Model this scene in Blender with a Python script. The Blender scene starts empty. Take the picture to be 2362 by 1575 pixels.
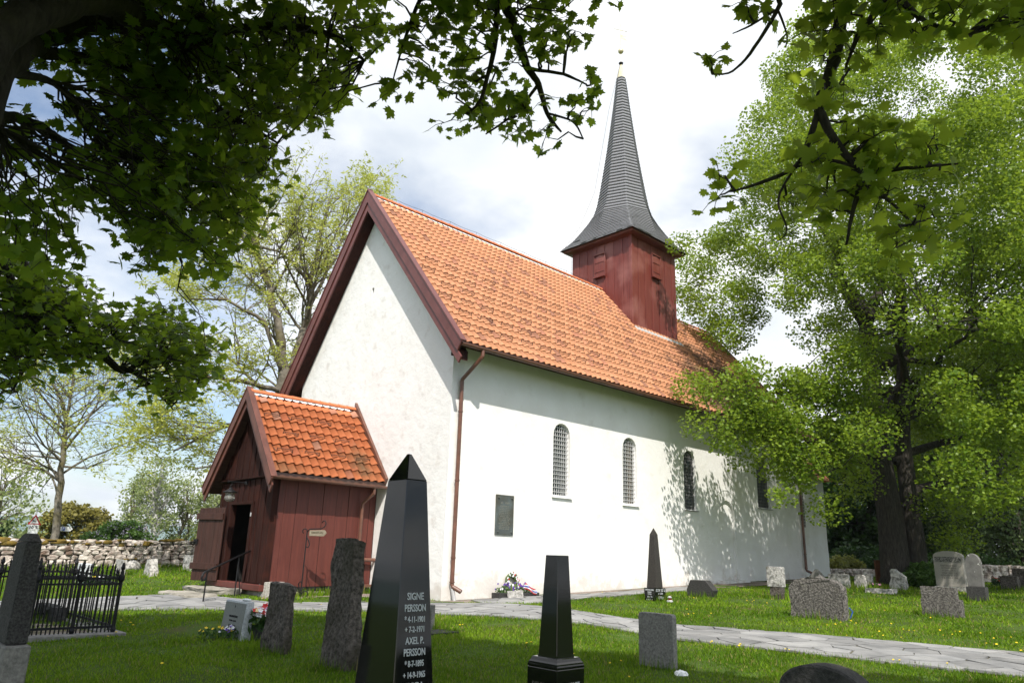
import bpy, bmesh, math, random
import numpy as np
from mathutils import Vector, Matrix, noise as mnoise

C = bpy.context.scene.collection
SC = bpy.context.scene
random.seed(7)
rng = np.random.default_rng(11)

# ------------------------------------------------------------------ camera
FPX, CXP, CYP = 1680.0, 1181.0, 787.5
YAW, PITCH, ROLL = math.radians(46.381), math.radians(16.1187), math.radians(1.8)
CAM = np.array([0.0, 0.0, 1.6])
_f = np.array([math.cos(YAW)*math.cos(PITCH), math.sin(YAW)*math.cos(PITCH), math.sin(PITCH)])
_r0 = np.cross(_f, [0, 0, 1]); _r0 /= np.linalg.norm(_r0)
_u0 = np.cross(_r0, _f)
_r = _r0*math.cos(ROLL) + _u0*math.sin(ROLL)
_u = -_r0*math.sin(ROLL) + _u0*math.cos(ROLL)
CM = np.stack([_r, _u, _f])
camd = bpy.data.cameras.new('camera'); cam = bpy.data.objects.new('camera', camd); C.objects.link(cam)
camd.sensor_width = 36.0; camd.lens = 36.0*FPX/2362.0; camd.clip_start = 0.05; camd.clip_end = 6000
cam.matrix_world = Matrix(((_r[0], _u[0], -_f[0], CAM[0]), (_r[1], _u[1], -_f[1], CAM[1]), (_r[2], _u[2], -_f[2], CAM[2]), (0, 0, 0, 1)))
SC.camera = cam

# ------------------------------------------------------------------ light
SUN = Vector((-0.74, -1.0, 1.52)).normalized()
sd = bpy.data.lights.new('sun', 'SUN'); sd.energy = 4.1; sd.angle = math.radians(0.55); sd.color = (1.0, 0.95, 0.87)
so = bpy.data.objects.new('sun', sd); C.objects.link(so)
so.rotation_euler = SUN.to_track_quat('Z', 'Y').to_euler()
W = bpy.data.worlds.new('World'); SC.world = W; W.use_nodes = True
def build_world():
    nt = W.node_tree; nt.nodes.clear(); N = nt.nodes.new; L = nt.links.new
    out = N('ShaderNodeOutputWorld')
    sky = N('ShaderNodeTexSky'); sky.sky_type = 'NISHITA'; sky.sun_disc = False
    sky.sun_elevation = math.asin(SUN.z); sky.sun_rotation = math.atan2(SUN.x, SUN.y) % (2*math.pi)
    sky.air_density = 1.0; sky.dust_density = 1.5; sky.ozone_density = 1.0
    b1 = N('ShaderNodeBackground'); b1.inputs['Strength'].default_value = 0.12; L(sky.outputs[0], b1.inputs[0])
    tc = N('ShaderNodeTexCoord'); sx = N('ShaderNodeSeparateXYZ'); L(tc.outputs['Generated'], sx.inputs[0])
    def M(op, a, b=None):
        m = N('ShaderNodeMath'); m.operation = op
        for i, v in enumerate((a, b)):
            if v is None: continue
            if isinstance(v, (int, float)): m.inputs[i].default_value = v
            else: L(v, m.inputs[i])
        return m.outputs[0]
    zz = M('ADD', M('MAXIMUM', sx.outputs[2], 0.0), 0.22)
    cx = N('ShaderNodeCombineXYZ'); L(M('DIVIDE', sx.outputs[0], zz), cx.inputs[0]); L(M('DIVIDE', sx.outputs[1], zz), cx.inputs[1])
    n1 = N('ShaderNodeTexNoise'); n1.inputs['Scale'].default_value = 1.15; n1.inputs['Detail'].default_value = 7; n1.inputs['Roughness'].default_value = 0.52
    mp = N('ShaderNodeMapping'); mp.inputs['Location'].default_value = (3.1, 7.4, 0.0); L(cx.outputs[0], mp.inputs[0]); L(mp.outputs[0], n1.inputs['Vector'])
    # the sky is more open to the north-west and behind the viewer, overcast to the east
    open_nw = N('ShaderNodeVectorMath'); open_nw.operation = 'DOT_PRODUCT'; L(tc.outputs['Generated'], open_nw.inputs[0])
    d = Vector((math.cos(math.radians(80)), math.sin(math.radians(80)), 0.40)).normalized(); open_nw.inputs[1].default_value = d
    g = N('ShaderNodeMapRange'); L(open_nw.outputs['Value'], g.inputs[0]); g.inputs[1].default_value = 0.80; g.inputs[2].default_value = 1.0; g.inputs[3].default_value = 0.0; g.inputs[4].default_value = 0.20
    back = N('ShaderNodeVectorMath'); back.operation = 'DOT_PRODUCT'; L(tc.outputs['Generated'], back.inputs[0]); back.inputs[1].default_value = (-math.cos(YAW), -math.sin(YAW), 0)
    g2 = N('ShaderNodeMapRange'); L(back.outputs['Value'], g2.inputs[0]); g2.inputs[1].default_value = -0.25; g2.inputs[2].default_value = 0.45; g2.inputs[3].default_value = 0.0; g2.inputs[4].default_value = 0.24
    dens = M('SUBTRACT', M('SUBTRACT', n1.outputs[0], g.outputs[0]), g2.outputs[0])
    rp = N('ShaderNodeValToRGB'); rp.color_ramp.elements[0].position = 0.27; rp.color_ramp.elements[1].position = 0.43
    L(dens, rp.inputs[0])
    n2 = N('ShaderNodeTexNoise'); n2.inputs['Scale'].default_value = 1.7; n2.inputs['Detail'].default_value = 5; L(cx.outputs[0], n2.inputs['Vector'])
    rc = N('ShaderNodeValToRGB'); rc.color_ramp.elements[0].position = 0.34; rc.color_ramp.elements[0].color = (0.70, 0.745, 0.79, 1)
    rc.color_ramp.elements[1].position = 0.64; rc.color_ramp.elements[1].color = (1.0, 1.0, 1.0, 1); L(n2.outputs[0], rc.inputs[0])
    b2 = N('ShaderNodeBackground'); L(rc.outputs[0], b2.inputs[0])
    # clouds near the sun are brighter than those opposite it
    ns = N('ShaderNodeVectorMath'); ns.operation = 'DOT_PRODUCT'; L(tc.outputs['Generated'], ns.inputs[0]); ns.inputs[1].default_value = SUN
    ms = N('ShaderNodeMapRange'); L(ns.outputs['Value'], ms.inputs[0]); ms.inputs[1].default_value = -0.1; ms.inputs[2].default_value = 0.75; ms.inputs[3].default_value = 0.86; ms.inputs[4].default_value = 1.30; L(ms.outputs[0], b2.inputs['Strength'])
    mx = N('ShaderNodeMixShader'); L(rp.outputs[0], mx.inputs[0]); L(b1.outputs[0], mx.inputs[1]); L(b2.outputs[0], mx.inputs[2])
    L(mx.outputs[0], out.inputs['Surface'])
build_world()
SC.view_settings.view_transform = 'Standard'; SC.view_settings.look = 'None'
SC.view_settings.exposure = 0.60; SC.view_settings.gamma = 1.0; SC.view_settings.use_curve_mapping = False
SC.cycles.max_bounces = 8; SC.cycles.diffuse_bounces = 3; SC.cycles.transparent_max_bounces = 6; SC.cycles.glossy_bounces = 3

# ------------------------------------------------------------------ image <-> world
def ray(px, py):
    return CM.T @ np.array([(px-CXP)/FPX, -(py-CYP)/FPX, 1.0])
def proj(P):
    q = CM @ (np.asarray(P, float)-CAM)
    return CXP+FPX*q[0]/q[2], CYP-FPX*q[1]/q[2]
def gz(x, y):
    """height of the ground: rises gently from the viewer towards the east end of the church"""
    z = -0.10+0.026*x+0.0129*y
    k = 0.35; a = 1.08
    h = np.clip(0.5+0.5*(a-z)/k, 0, 1)
    return a*(1-h)+z*h - k*h*(1-h)
def ghit(px, py):
    d = ray(px, py)
    lo, hi = 0.5, 400.0
    for _ in range(60):
        m = 0.5*(lo+hi); q = CAM+d*m
        if q[2] > gz(q[0], q[1]): lo = m
        else: hi = m
    return CAM+d*lo
def at(px, py, dist):
    """the point seen at a pixel, a given horizontal distance away"""
    d = ray(px, py); return CAM+d*(dist/math.hypot(d[0], d[1]))
def onplane(px, py, axis, val):
    d = ray(px, py); return CAM+d*((val-CAM[axis])/d[axis])
def bis(fn, target, lo, hi):
    s = fn(hi) > fn(lo)
    for _ in range(50):
        m = 0.5*(lo+hi)
        if (fn(m) < target) == s: lo = m
        else: hi = m
    return 0.5*(lo+hi)
def dims(xm, yb, xl, xr, yt, P=None):
    """near corner on the ground, width along +Y, thickness along +X, height of an axis-aligned stone"""
    if P is None: P = ghit(xm, yb)
    w = bis(lambda v: proj(P+np.array([0, v, 0]))[0], xl, 0.01, 4)
    t = bis(lambda v: proj(P+np.array([v, 0, 0]))[0], xr, 0.01, 4)
    h = bis(lambda v: proj(P+np.array([0, 0, v]))[1], yt, 0.02, 6)
    return P, w, t, h

# ------------------------------------------------------------------ mesh building
class MB:
    def __init__(s): s.v = []; s.f = []
    def add(s, vs, fs):
        o = len(s.v); s.v.extend([tuple(map(float, p)) for p in vs]); s.f.extend([tuple(i+o for i in f) for f in fs]); return s
    def box(s, a, b):
        (x0, y0, z0), (x1, y1, z1) = a, b
        return s.add([(x0,y0,z0),(x1,y0,z0),(x1,y1,z0),(x0,y1,z0),(x0,y0,z1),(x1,y0,z1),(x1,y1,z1),(x0,y1,z1)],
                     [(0,3,2,1),(4,5,6,7),(0,1,5,4),(1,2,6,5),(2,3,7,6),(3,0,4,7)])
    def obox(s, o, ax, ay, az):
        """box from a corner and three edge vectors"""
        o, ax, ay, az = map(np.asarray, (o, ax, ay, az))
        p = [o, o+ax, o+ax+ay, o+ay, o+az, o+ax+az, o+ax+ay+az, o+ay+az]
        return s.add(p, [(0,3,2,1),(4,5,6,7),(0,1,5,4),(1,2,6,5),(2,3,7,6),(3,0,4,7)])
    def frustum(s, base, top):
        n = len(base)
        return s.add(list(base)+list(top), [tuple(reversed(range(n))), tuple(range(n, 2*n))]+[(i, (i+1) % n, n+(i+1) % n, n+i) for i in range(n)])
    def tube(s, pts, r, n=8, caps=True):
        pts = [np.asarray(p, float) for p in pts]
        if not hasattr(r, '__len__'): r = [r]*len(pts)
        rings = []; prev = None
        for i, p in enumerate(pts):
            t = pts[min(i+1, len(pts)-1)]-pts[max(i-1, 0)]
            L = np.linalg.norm(t); t = t/L if L > 1e-9 else np.array([0, 0, 1.0])
            if prev is None:
                a = np.array([0, 0, 1.0]) if abs(t[2]) < 0.9 else np.array([1.0, 0, 0])
            else: a = prev
            u = a-t*(a@t); u /= np.linalg.norm(u)+1e-12; prev = u; w = np.cross(t, u)
            rings.append([p+r[i]*(u*math.cos(2*math.pi*k/n)+w*math.sin(2*math.pi*k/n)) for k in range(n)])
        vs = [q for R_ in rings for q in R_]
        fs = [(i*n+k, i*n+(k+1) % n, (i+1)*n+(k+1) % n, (i+1)*n+k) for i in range(len(pts)-1) for k in range(n)]
        if caps: fs += [tuple(reversed(range(n))), tuple(range((len(pts)-1)*n, len(pts)*n))]
        return s.add(vs, fs)
    def lathe(s, prof, c, n=16):
        """prof: (radius, z) from bottom to top round a vertical axis through c"""
        vs = [(c[0]+r*math.cos(2*math.pi*k/n), c[1]+r*math.sin(2*math.pi*k/n), c[2]+z) for r, z in prof for k in range(n)]
        m = len(prof)
        fs = [(i*n+k, i*n+(k+1) % n, (i+1)*n+(k+1) % n, (i+1)*n+k) for i in range(m-1) for k in range(n)]
        return s.add(vs, fs+[tuple(reversed(range(n))), tuple(range((m-1)*n, m*n))])
    def prism(s, poly, ext):
        """polygon (3D points) pushed along a vector"""
        ext = np.asarray(ext, float); a = [np.asarray(p, float) for p in poly]
        return s.frustum(a, [p+ext for p in a])
    def grid(s, P):
        n, m = len(P), len(P[0])
        return s.add([p for row in P for p in row], [(i*m+j, i*m+j+1, (i+1)*m+j+1, (i+1)*m+j) for i in range(n-1) for j in range(m-1)])

def wloc(o):
    p = Vector((0, 0, 0))
    while o is not None: p = p+o.location; o = o.parent
    return p
def setp(o, label=None, cat=None, group=None, kind=None):
    if label: o['label'] = label
    if cat: o['category'] = cat
    if group: o['group'] = group
    if kind: o['kind'] = kind
    return o
def root(name, loc, label, cat, group=None):
    o = bpy.data.objects.new(name, None); o.empty_display_size = 0.2; C.objects.link(o); o.location = tuple(map(float, loc))
    return setp(o, label, cat, group)
def link(name, me, mat, parent=None, loc=None, smooth=False, angle=None):
    """me is in world coordinates; it is moved into the frame of its parent, or of loc for a thing that is one mesh"""
    off = wloc(parent) if parent is not None else (Vector(tuple(map(float, loc))) if loc is not None else Vector((0, 0, 0)))
    if off.length > 0: me.transform(Matrix.Translation(-off))
    for m in (mat if isinstance(mat, (list, tuple)) else [mat]): me.materials.append(m)
    o = bpy.data.objects.new(name, me); C.objects.link(o)
    if parent is not None: o.parent = parent
    elif loc is not None: o.location = off
    if smooth: me.polygons.foreach_set('use_smooth', [True]*len(me.polygons))
    return o
def ob(name, mb, mat, parent=None, loc=None, smooth=False, bevel=0.0, recalc=True, segs=1):
    me = bpy.data.meshes.new(name); me.from_pydata(mb.v, [], mb.f)
    if recalc or bevel:
        bm = bmesh.new(); bm.from_mesh(me)
        bmesh.ops.recalc_face_normals(bm, faces=bm.faces)
        if bevel: bmesh.ops.bevel(bm, geom=[e for e in bm.edges if len(e.link_faces) == 2 and e.calc_face_angle(0) > 0.5], offset=bevel, segments=segs, affect='EDGES', clamp_overlap=True)
        bm.to_mesh(me); bm.free()
    return link(name, me, mat, parent, loc, smooth)
def arr(name, V, F, mat, parent=None, loc=None, smooth=False):
    """fast mesh from numpy arrays; all faces have the same number of corners"""
    V = np.asarray(V, np.float32).reshape(-1, 3); F = np.asarray(F, np.int32)
    me = bpy.data.meshes.new(name); k = F.shape[1]
    me.vertices.add(len(V)); me.vertices.foreach_set('co', V.ravel())
    me.loops.add(F.size); me.loops.foreach_set('vertex_index', F.ravel())
    me.polygons.add(len(F)); me.polygons.foreach_set('loop_start', np.arange(0, F.size, k, dtype=np.int32))
    me.update(calc_edges=True)
    return link(name, me, mat, parent, loc, smooth)
def rough(bm_or_mb, amp, freq, cuts=0, seed=0.0, flat_bottom=True):
    """subdivide a builder's mesh and roughen it with noise; returns a new builder"""
    bm = bmesh.new(); me = bpy.data.meshes.new('tmp'); me.from_pydata(bm_or_mb.v, [], bm_or_mb.f); bm.from_mesh(me)
    bmesh.ops.remove_doubles(bm, verts=bm.verts, dist=1e-5); bmesh.ops.recalc_face_normals(bm, faces=bm.faces)
    if cuts: bmesh.ops.subdivide_edges(bm, edges=bm.edges, cuts=cuts, use_grid_fill=True)
    bm.normal_update()
    o = MB(); new = []
    for v in bm.verts:
        n = mnoise.fractal(v.co*freq+Vector((seed, seed*1.7, -seed)), 0.9, 2.0, 4)
        new.append(tuple(v.co+v.normal*n*amp))
    o.v = new; bm.verts.index_update(); o.f = [tuple(v.index for v in f.verts) for f in bm.faces]
    bm.free(); bpy.data.meshes.remove(me)
    return o
def inpoly(P, poly):
    P = np.atleast_2d(P); x, y = P[:, 0], P[:, 1]; r = np.zeros(len(P), bool); n = len(poly)
    for i in range(n):
        (x0, y0), (x1, y1) = poly[i], poly[(i+1) % n]
        c = ((y0 > y) != (y1 > y)) & (x < (x1-x0)*(y-y0)/((y1-y0) if y1 != y0 else 1e-9)+x0)
        r ^= c
    return r
def text_mesh(s, size, o, xdir, ydir, parent, mat, name='inscription', sx=1.0, depth=0.002, align='CENTER', bold=0.0):
    cu = bpy.data.curves.new('txt', 'FONT'); cu.body = s; cu.size = size; cu.align_x = align; cu.extrude = depth; cu.offset = bold; cu.resolution_u = 3
    t = bpy.data.objects.new('txt', cu); C.objects.link(t); bpy.context.view_layer.update()
    me = bpy.data.meshes.new_from_object(t.evaluated_get(bpy.context.evaluated_depsgraph_get()))
    bpy.data.objects.remove(t); bpy.data.curves.remove(cu)
    x = Vector(xdir).normalized(); y = Vector(ydir).normalized(); z = x.cross(y)
    me.transform(Matrix(((x[0]*sx, y[0], z[0], o[0]), (x[1]*sx, y[1], z[1], o[1]), (x[2]*sx, y[2], z[2], o[2]), (0, 0, 0, 1))))
    me.name = name
    return me
def text(lines, parent, mat, name='inscription'):
    """lines: (string, size, origin, xdir, ydir, sx); one mesh per line of writing"""
    for s, size, o, xd, yd, sx, bold in lines:
        link(name, text_mesh(s, size, o, xd, yd, parent, mat, name, sx, bold=bold), mat, parent)

# ------------------------------------------------------------------ materials
def mat(name, c1, c2=None, scale=4.0, rough_=0.8, bump=0.0, bscale=None, detail=6.0, c3=None, lo=0.35, hi=0.65, spec=0.4, metal=0.0, stretch=None, bdist=0.02, c3scale=None, c3lo=0.55, c3hi=0.7, coords='Object', foot=None, island=0.0):
    m = bpy.data.materials.new(name); m.use_nodes = True; nt = m.node_tree; N = nt.nodes.new; L = nt.links.new
    b = nt.nodes['Principled BSDF']; b.inputs['Roughness'].default_value = rough_; b.inputs['Metallic'].default_value = metal
    b.inputs['Specular IOR Level'].default_value = spec
    tc = N('ShaderNodeTexCoord'); vec = tc.outputs[coords]
    if stretch:
        mp = N('ShaderNodeMapping'); mp.inputs['Scale'].default_value = stretch; L(vec, mp.inputs[0]); vec = mp.outputs[0]
    col = None
    if c2 is None: b.inputs['Base Color'].default_value = (*c1, 1)
    else:
        n = N('ShaderNodeTexNoise'); n.inputs['Scale'].default_value = scale; n.inputs['Detail'].default_value = detail; n.inputs['Roughness'].default_value = 0.6; L(vec, n.inputs['Vector'])
        r = N('ShaderNodeValToRGB'); r.color_ramp.elements[0].position = lo; r.color_ramp.elements[1].position = hi
        r.color_ramp.elements[0].color = (*c1, 1); r.color_ramp.elements[1].color = (*c2, 1); L(n.outputs[0], r.inputs[0]); col = r.outputs[0]
        if c3:
            n3 = N('ShaderNodeTexNoise'); n3.inputs['Scale'].default_value = c3scale or scale*0.3; n3.inputs['Detail'].default_value = 8; L(tc.outputs[coords], n3.inputs['Vector'])
            r3 = N('ShaderNodeMapRange'); r3.inputs[1].default_value = c3lo; r3.inputs[2].default_value = c3hi; L(n3.outputs[0], r3.inputs[0])
            mx = N('ShaderNodeMix'); mx.data_type = 'RGBA'; L(r3.outputs[0], mx.inputs[0]); L(col, mx.inputs[6]); mx.inputs[7].default_value = (*c3, 1); col = mx.outputs[2]
        if island:   # every separate slab a little lighter or darker
            gi = N('ShaderNodeNewGeometry'); mi = N('ShaderNodeMapRange'); mi.inputs[3].default_value = 1-island; mi.inputs[4].default_value = 1+island; L(gi.outputs['Random Per Island'], mi.inputs[0])
            vm = N('ShaderNodeVectorMath'); vm.operation = 'SCALE'; L(col, vm.inputs[0]); L(mi.outputs[0], vm.inputs['Scale']); col = vm.outputs[0]
        if foot:   # splash stains and lost limewash close to the ground: (colour, height in object space, reach)
            fc, fz, fr = foot
            sp = N('ShaderNodeSeparateXYZ'); L(tc.outputs[coords], sp.inputs[0]); nf = N('ShaderNodeTexNoise'); nf.inputs['Scale'].default_value = 2.3; nf.inputs['Detail'].default_value = 10; nf.inputs['Roughness'].default_value = 0.7; L(tc.outputs[coords], nf.inputs['Vector'])
            m1 = N('ShaderNodeMapRange'); m1.inputs[1].default_value = fz; m1.inputs[2].default_value = fz+fr; m1.inputs[3].default_value = 0.24; m1.inputs[4].default_value = -0.1; L(sp.outputs[2], m1.inputs[0])
            ad = N('ShaderNodeMath'); ad.operation = 'ADD'; L(nf.outputs[0], ad.inputs[0]); L(m1.outputs[0], ad.inputs[1])
            m2 = N('ShaderNodeMapRange'); m2.inputs[1].default_value = 0.62; m2.inputs[2].default_value = 0.74; m2.inputs[4].default_value = 0.40; L(ad.outputs[0], m2.inputs[0])
            mf = N('ShaderNodeMix'); mf.data_type = 'RGBA'; L(m2.outputs[0], mf.inputs[0]); L(col, mf.inputs[6]); mf.inputs[7].default_value = (*fc, 1); col = mf.outputs[2]
        L(col, b.inputs['Base Color'])
    if bump:
        n2 = N('ShaderNodeTexNoise'); n2.inputs['Scale'].default_value = bscale or scale*3; n2.inputs['Detail'].default_value = 8; n2.inputs['Roughness'].default_value = 0.65; L(vec, n2.inputs['Vector'])
        bp = N('ShaderNodeBump'); bp.inputs['Strength'].default_value = bump; bp.inputs['Distance'].default_value = bdist; L(n2.outputs[0], bp.inputs['Height']); L(bp.outputs[0], b.inputs['Normal'])
    return m
def leafmat(name, c1, c2, trans=0.45, scale=0.9, tcol=None, rough_=0.5, spec=0.35, straw=None):
    """leaf: glossy diffuse face that lets light through"""
    m = bpy.data.materials.new(name); m.use_nodes = True; nt = m.node_tree; N = nt.nodes.new; L = nt.links.new
    b = nt.nodes['Principled BSDF']; b.inputs['Roughness'].default_value = rough_; b.inputs['Specular IOR Level'].default_value = spec
    g = N('ShaderNodeNewGeometry')
    n = N('ShaderNodeTexNoise'); n.inputs['Scale'].default_value = scale; n.inputs['Detail'].default_value = 2; L(g.outputs['Position'], n.inputs['Vector'])
    ad = N('ShaderNodeMath'); ad.operation = 'ADD'; rs = N('ShaderNodeMath'); rs.operation = 'MULTIPLY_ADD'; L(g.outputs['Random Per Island'], rs.inputs[0]); rs.inputs[1].default_value = 0.5; rs.inputs[2].default_value = -0.25
    L(n.outputs[0], ad.inputs[0]); L(rs.outputs[0], ad.inputs[1])
    r = N('ShaderNodeValToRGB'); r.color_ramp.elements[0].position = 0.3; r.color_ramp.elements[1].position = 0.72
    r.color_ramp.elements[0].color = (*c1, 1); r.color_ramp.elements[1].color = (*c2, 1); L(ad.outputs[0], r.inputs[0])
    if straw:   # a few dry blades among the green
        gt = N('ShaderNodeMath'); gt.operation = 'GREATER_THAN'; gt.inputs[1].default_value = 0.93; L(g.outputs['Random Per Island'], gt.inputs[0])
        ms = N('ShaderNodeMix'); ms.data_type = 'RGBA'; L(gt.outputs[0], ms.inputs[0]); L(r.outputs[0], ms.inputs[6]); ms.inputs[7].default_value = (*straw, 1); r = ms; ro = ms.outputs[2]
    else: ro = r.outputs[0]
    L(ro, b.inputs['Base Color'])
    t = N('ShaderNodeBsdfTranslucent')
    hs = N('ShaderNodeMix'); hs.data_type = 'RGBA'; hs.inputs[0].default_value = 0.6; L(ro, hs.inputs[6]); hs.inputs[7].default_value = (*(tcol or tuple(min(1, x*2.0) for x in c2)), 1)
    L(hs.outputs[2], t.inputs['Color'])
    mx = N('ShaderNodeMixShader'); mx.inputs[0].default_value = trans; L(b.outputs[0], mx.inputs[1]); L(t.outputs[0], mx.inputs[2])
    L(mx.outputs[0], nt.nodes['Material Output'].inputs['Surface'])
    return m
# ------------------------------------------------------------------ ground
M_GROUND = mat('lawn_soil', (0.040, 0.062, 0.012), (0.062, 0.105, 0.018), 1.3, 0.95, bump=0.9, bscale=18, c3=(0.085, 0.062, 0.03), c3scale=0.55, c3lo=0.60, c3hi=0.78, spec=0.1)
def build_ground():
    xs = np.unique(np.concatenate([np.linspace(-1500, -80, 18), np.linspace(-80, -12, 24), np.linspace(-12, 48, 200), np.linspace(48, 110, 24), np.linspace(110, 1600, 18)]))
    ys = np.unique(np.concatenate([np.linspace(-1500, -60, 16), np.linspace(-60, -8, 18), np.linspace(-8, 48, 190), np.linspace(48, 110, 24), np.linspace(110, 1600, 18)]))
    X, Y = np.meshgrid(xs, ys); Z = gz(X, Y)
    Z = Z+0.012*np.sin(X*2.1+1.3*np.sin(Y*1.7))*np.cos(Y*1.9+X*0.6)*(np.hypot(X, Y) < 60)
    V = np.stack([X, Y, Z], -1).reshape(-1, 3); m = len(xs); n = len(ys)
    i = np.arange(n-1)[:, None]*m+np.arange(m-1)[None]
    F = np.stack([i, i+1, i+m+1, i+m], -1).reshape(-1, 4)
    o = arr('ground', V, F, M_GROUND, smooth=True); setp(o, 'green churchyard lawn with worn soil patches around the church', 'ground', kind='structure')
build_ground()

# paths: two edges given on the ground, filled with flagstones
def edge(pxs):
    return [ghit(x, y)[:2] for x, y in pxs]
def resample(P, n):
    P = np.asarray(P); d = np.r_[0, np.cumsum(np.linalg.norm(np.diff(P, axis=0), axis=1))]; t = np.linspace(0, d[-1], n)
    return np.stack([np.interp(t, d, P[:, k]) for k in range(2)], 1), d[-1]
_farE = [np.array([16.5, -5.2]), np.array([15.0, -6.2])]
PATH_N = edge([(-420, 1408), (-60, 1392), (120, 1384), (300, 1377), (430, 1371), (520, 1380), (640, 1393), (860, 1391), (1000, 1393), (1130, 1393), (1225, 1398), (1330, 1411), (1560, 1443), (1900, 1468), (2362, 1509), (2560, 1530)])
PATH_S = edge([(-420, 1440), (-60, 1424), (120, 1413), (300, 1408), (430, 1406), (520, 1408), (640, 1409), (860, 1411), (1000, 1418), (1130, 1423), (1245, 1432), (1330, 1438), (1560, 1478), (1900, 1514), (2362, 1565), (2560, 1592)])
WALK_N = edge([(1085, 1385), (1240, 1375), (1370, 1370), (1490, 1361), (1610, 1352)])
WALK_S = edge([(1115, 1394), (1245, 1392), (1350, 1380), (1480, 1371), (1610, 1360)])
GRAV_N = [(8.7, 17.75), (11.7, 17.6), (11.8, 14.72), (16, 14.76), (22, 14.76), (32.2, 14.76)]
GRAV_S = [(8.5, 17.3), (10.9, 16.6), (11.5, 13.9), (15.9, 13.75), (22, 13.6), (32.0, 12.9)]
M_FLAG = mat('flagstone', (0.17, 0.171, 0.17), (0.25, 0.246, 0.238), 2.2, 0.85, bump=0.35, bscale=14, c3=(0.135, 0.136, 0.134), c3scale=1.6, island=0.22)
M_JOINT = mat('joint_soil', (0.070, 0.062, 0.045), (0.105, 0.10, 0.055), 9, 0.95, bump=0.6)
M_GRAVEL = mat('gravel', (0.16, 0.12, 0.095), (0.31, 0.26, 0.225), 38, 0.95, bump=1.0, bscale=60, c3=(0.10, 0.085, 0.05), c3scale=0.9, lo=0.4, hi=0.62, c3lo=0.5, c3hi=0.62)
def ribbon_fn(A, B):
    A, la = resample(A, 160); B, lb = resample(B, 160); S = 0.5*(la+lb); Wd = np.mean(np.linalg.norm(A-B, axis=1))
    def f(s, u):
        t = np.clip(s/S, 0, 1)*159; i = int(min(158, math.floor(t))); q = t-i
        a = A[i]*(1-q)+A[i+1]*q; b = B[i]*(1-q)+B[i+1]*q
        return a*(1-u)+b*u
    return f, S, Wd, A, B
def sheet(name, A, B, lift, m, label, cat, nu=6):
    f, S, Wd, _, _ = ribbon_fn(A, B); g = []
    for s in np.linspace(0, S, 120):
        row = []
        for u in np.linspace(0, 1, nu):
            q = f(s, u); row.append((q[0], q[1], gz(*q)+lift))
        g.append(row)
    mb = MB().grid(g); o = ob(name, mb, m, smooth=True); setp(o, label, cat, kind='structure'); return o
def clip(poly, n, d):
    r = []
    for i in range(len(poly)):
        p, q = poly[i], poly[(i+1) % len(poly)]; a, b = p@n-d, q@n-d
        if a <= 0: r.append(p)
        if (a < 0 < b) or (b < 0 < a): r.append(p+(q-p)*(a/(a-b)))
    return r
def flags(name, A, B, ds, du, lift, label, cat, joint_name):
    f, S, Wd, _, _ = ribbon_fn(A, B); rr = np.random.default_rng(5)
    sheet(joint_name, A, B, 0.016, M_JOINT, 'dark soil showing in the joints of the '+label.split(' ', 1)[0]+' paving', 'soil')
    nu = max(1, round(Wd/du)); ns = round(S/ds); pts = []
    for i in range(-1, ns+1):
        for j in range(-1, nu+1):
            pts.append(((i+0.5+0.5*(j % 2)+rr.uniform(-.28, .28))*ds, (j+0.5+rr.uniform(-.22, .22))*Wd/nu))
    pts = np.array(pts); mb = MB()
    for k, p in enumerate(pts):
        poly = [np.array(q) for q in ((0, 0), (S, 0), (S, Wd), (0, Wd))]
        dd = np.hypot(*(pts-p).T); 
        for q in pts[np.argsort(dd)[1:14]]:
            n = q-p; L = np.linalg.norm(n); n = n/L; poly = clip(poly, n, n@((p+q)/2)-0.012)
            if len(poly) < 3: break
        if len(poly) < 3: continue
        c = np.mean(poly, 0); top = []
        lf = lift+rr.uniform(-.006, .008); tl = rr.normal(size=2)*.012
        for q in poly:
            q = q+0.012*rr.normal(size=2); g = f(q[0], min(max(q[1]/Wd, 0), 1)); top.append((g[0], g[1], gz(*g)+lf+tl@(np.array(q)-p)))
        mb.frustum([(x, y, z-0.04) for x, y, z in top], top)
    o = ob(name, mb, M_FLAG, bevel=0.006); setp(o, label, cat, kind='structure')
sheet('gravel_strip', GRAV_N, GRAV_S, 0.006, M_GRAVEL, 'pinkish gravel strip along the foot of the white church wall', 'gravel')
flags('path', PATH_N, PATH_S, 0.68, 0.44, 0.036, 'grey flagstone path crossing the churchyard from the fence to the right', 'path', 'path_soil')
flags('walkway', WALK_N, WALK_S, 0.8, 0.5, 0.030, 'worn grey flagstone walk beside the white church wall', 'path', 'walkway_soil')
_pn, _ = resample(PATH_N, 80); _ps, _ = resample(PATH_S, 80); PATH_POLY = [tuple(p) for p in _pn]+[tuple(p) for p in _ps[::-1]]
_pn, _ = resample(WALK_N, 30); _ps, _ = resample(WALK_S, 30); WALK_POLY = [tuple(p) for p in _pn]+[tuple(p) for p in _ps[::-1]]
GRAV_POLY = [tuple(p) for p in GRAV_N]+[tuple(p) for p in GRAV_S[::-1]]
KEEP_OUT = [[(11.9, 14.7), (36, 14.7), (36, 23.2), (11.9, 23.2)], [(8.7, 17.85), (12, 17.85), (12, 21.1), (8.7, 21.1)]]   # church and porch footprints

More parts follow.
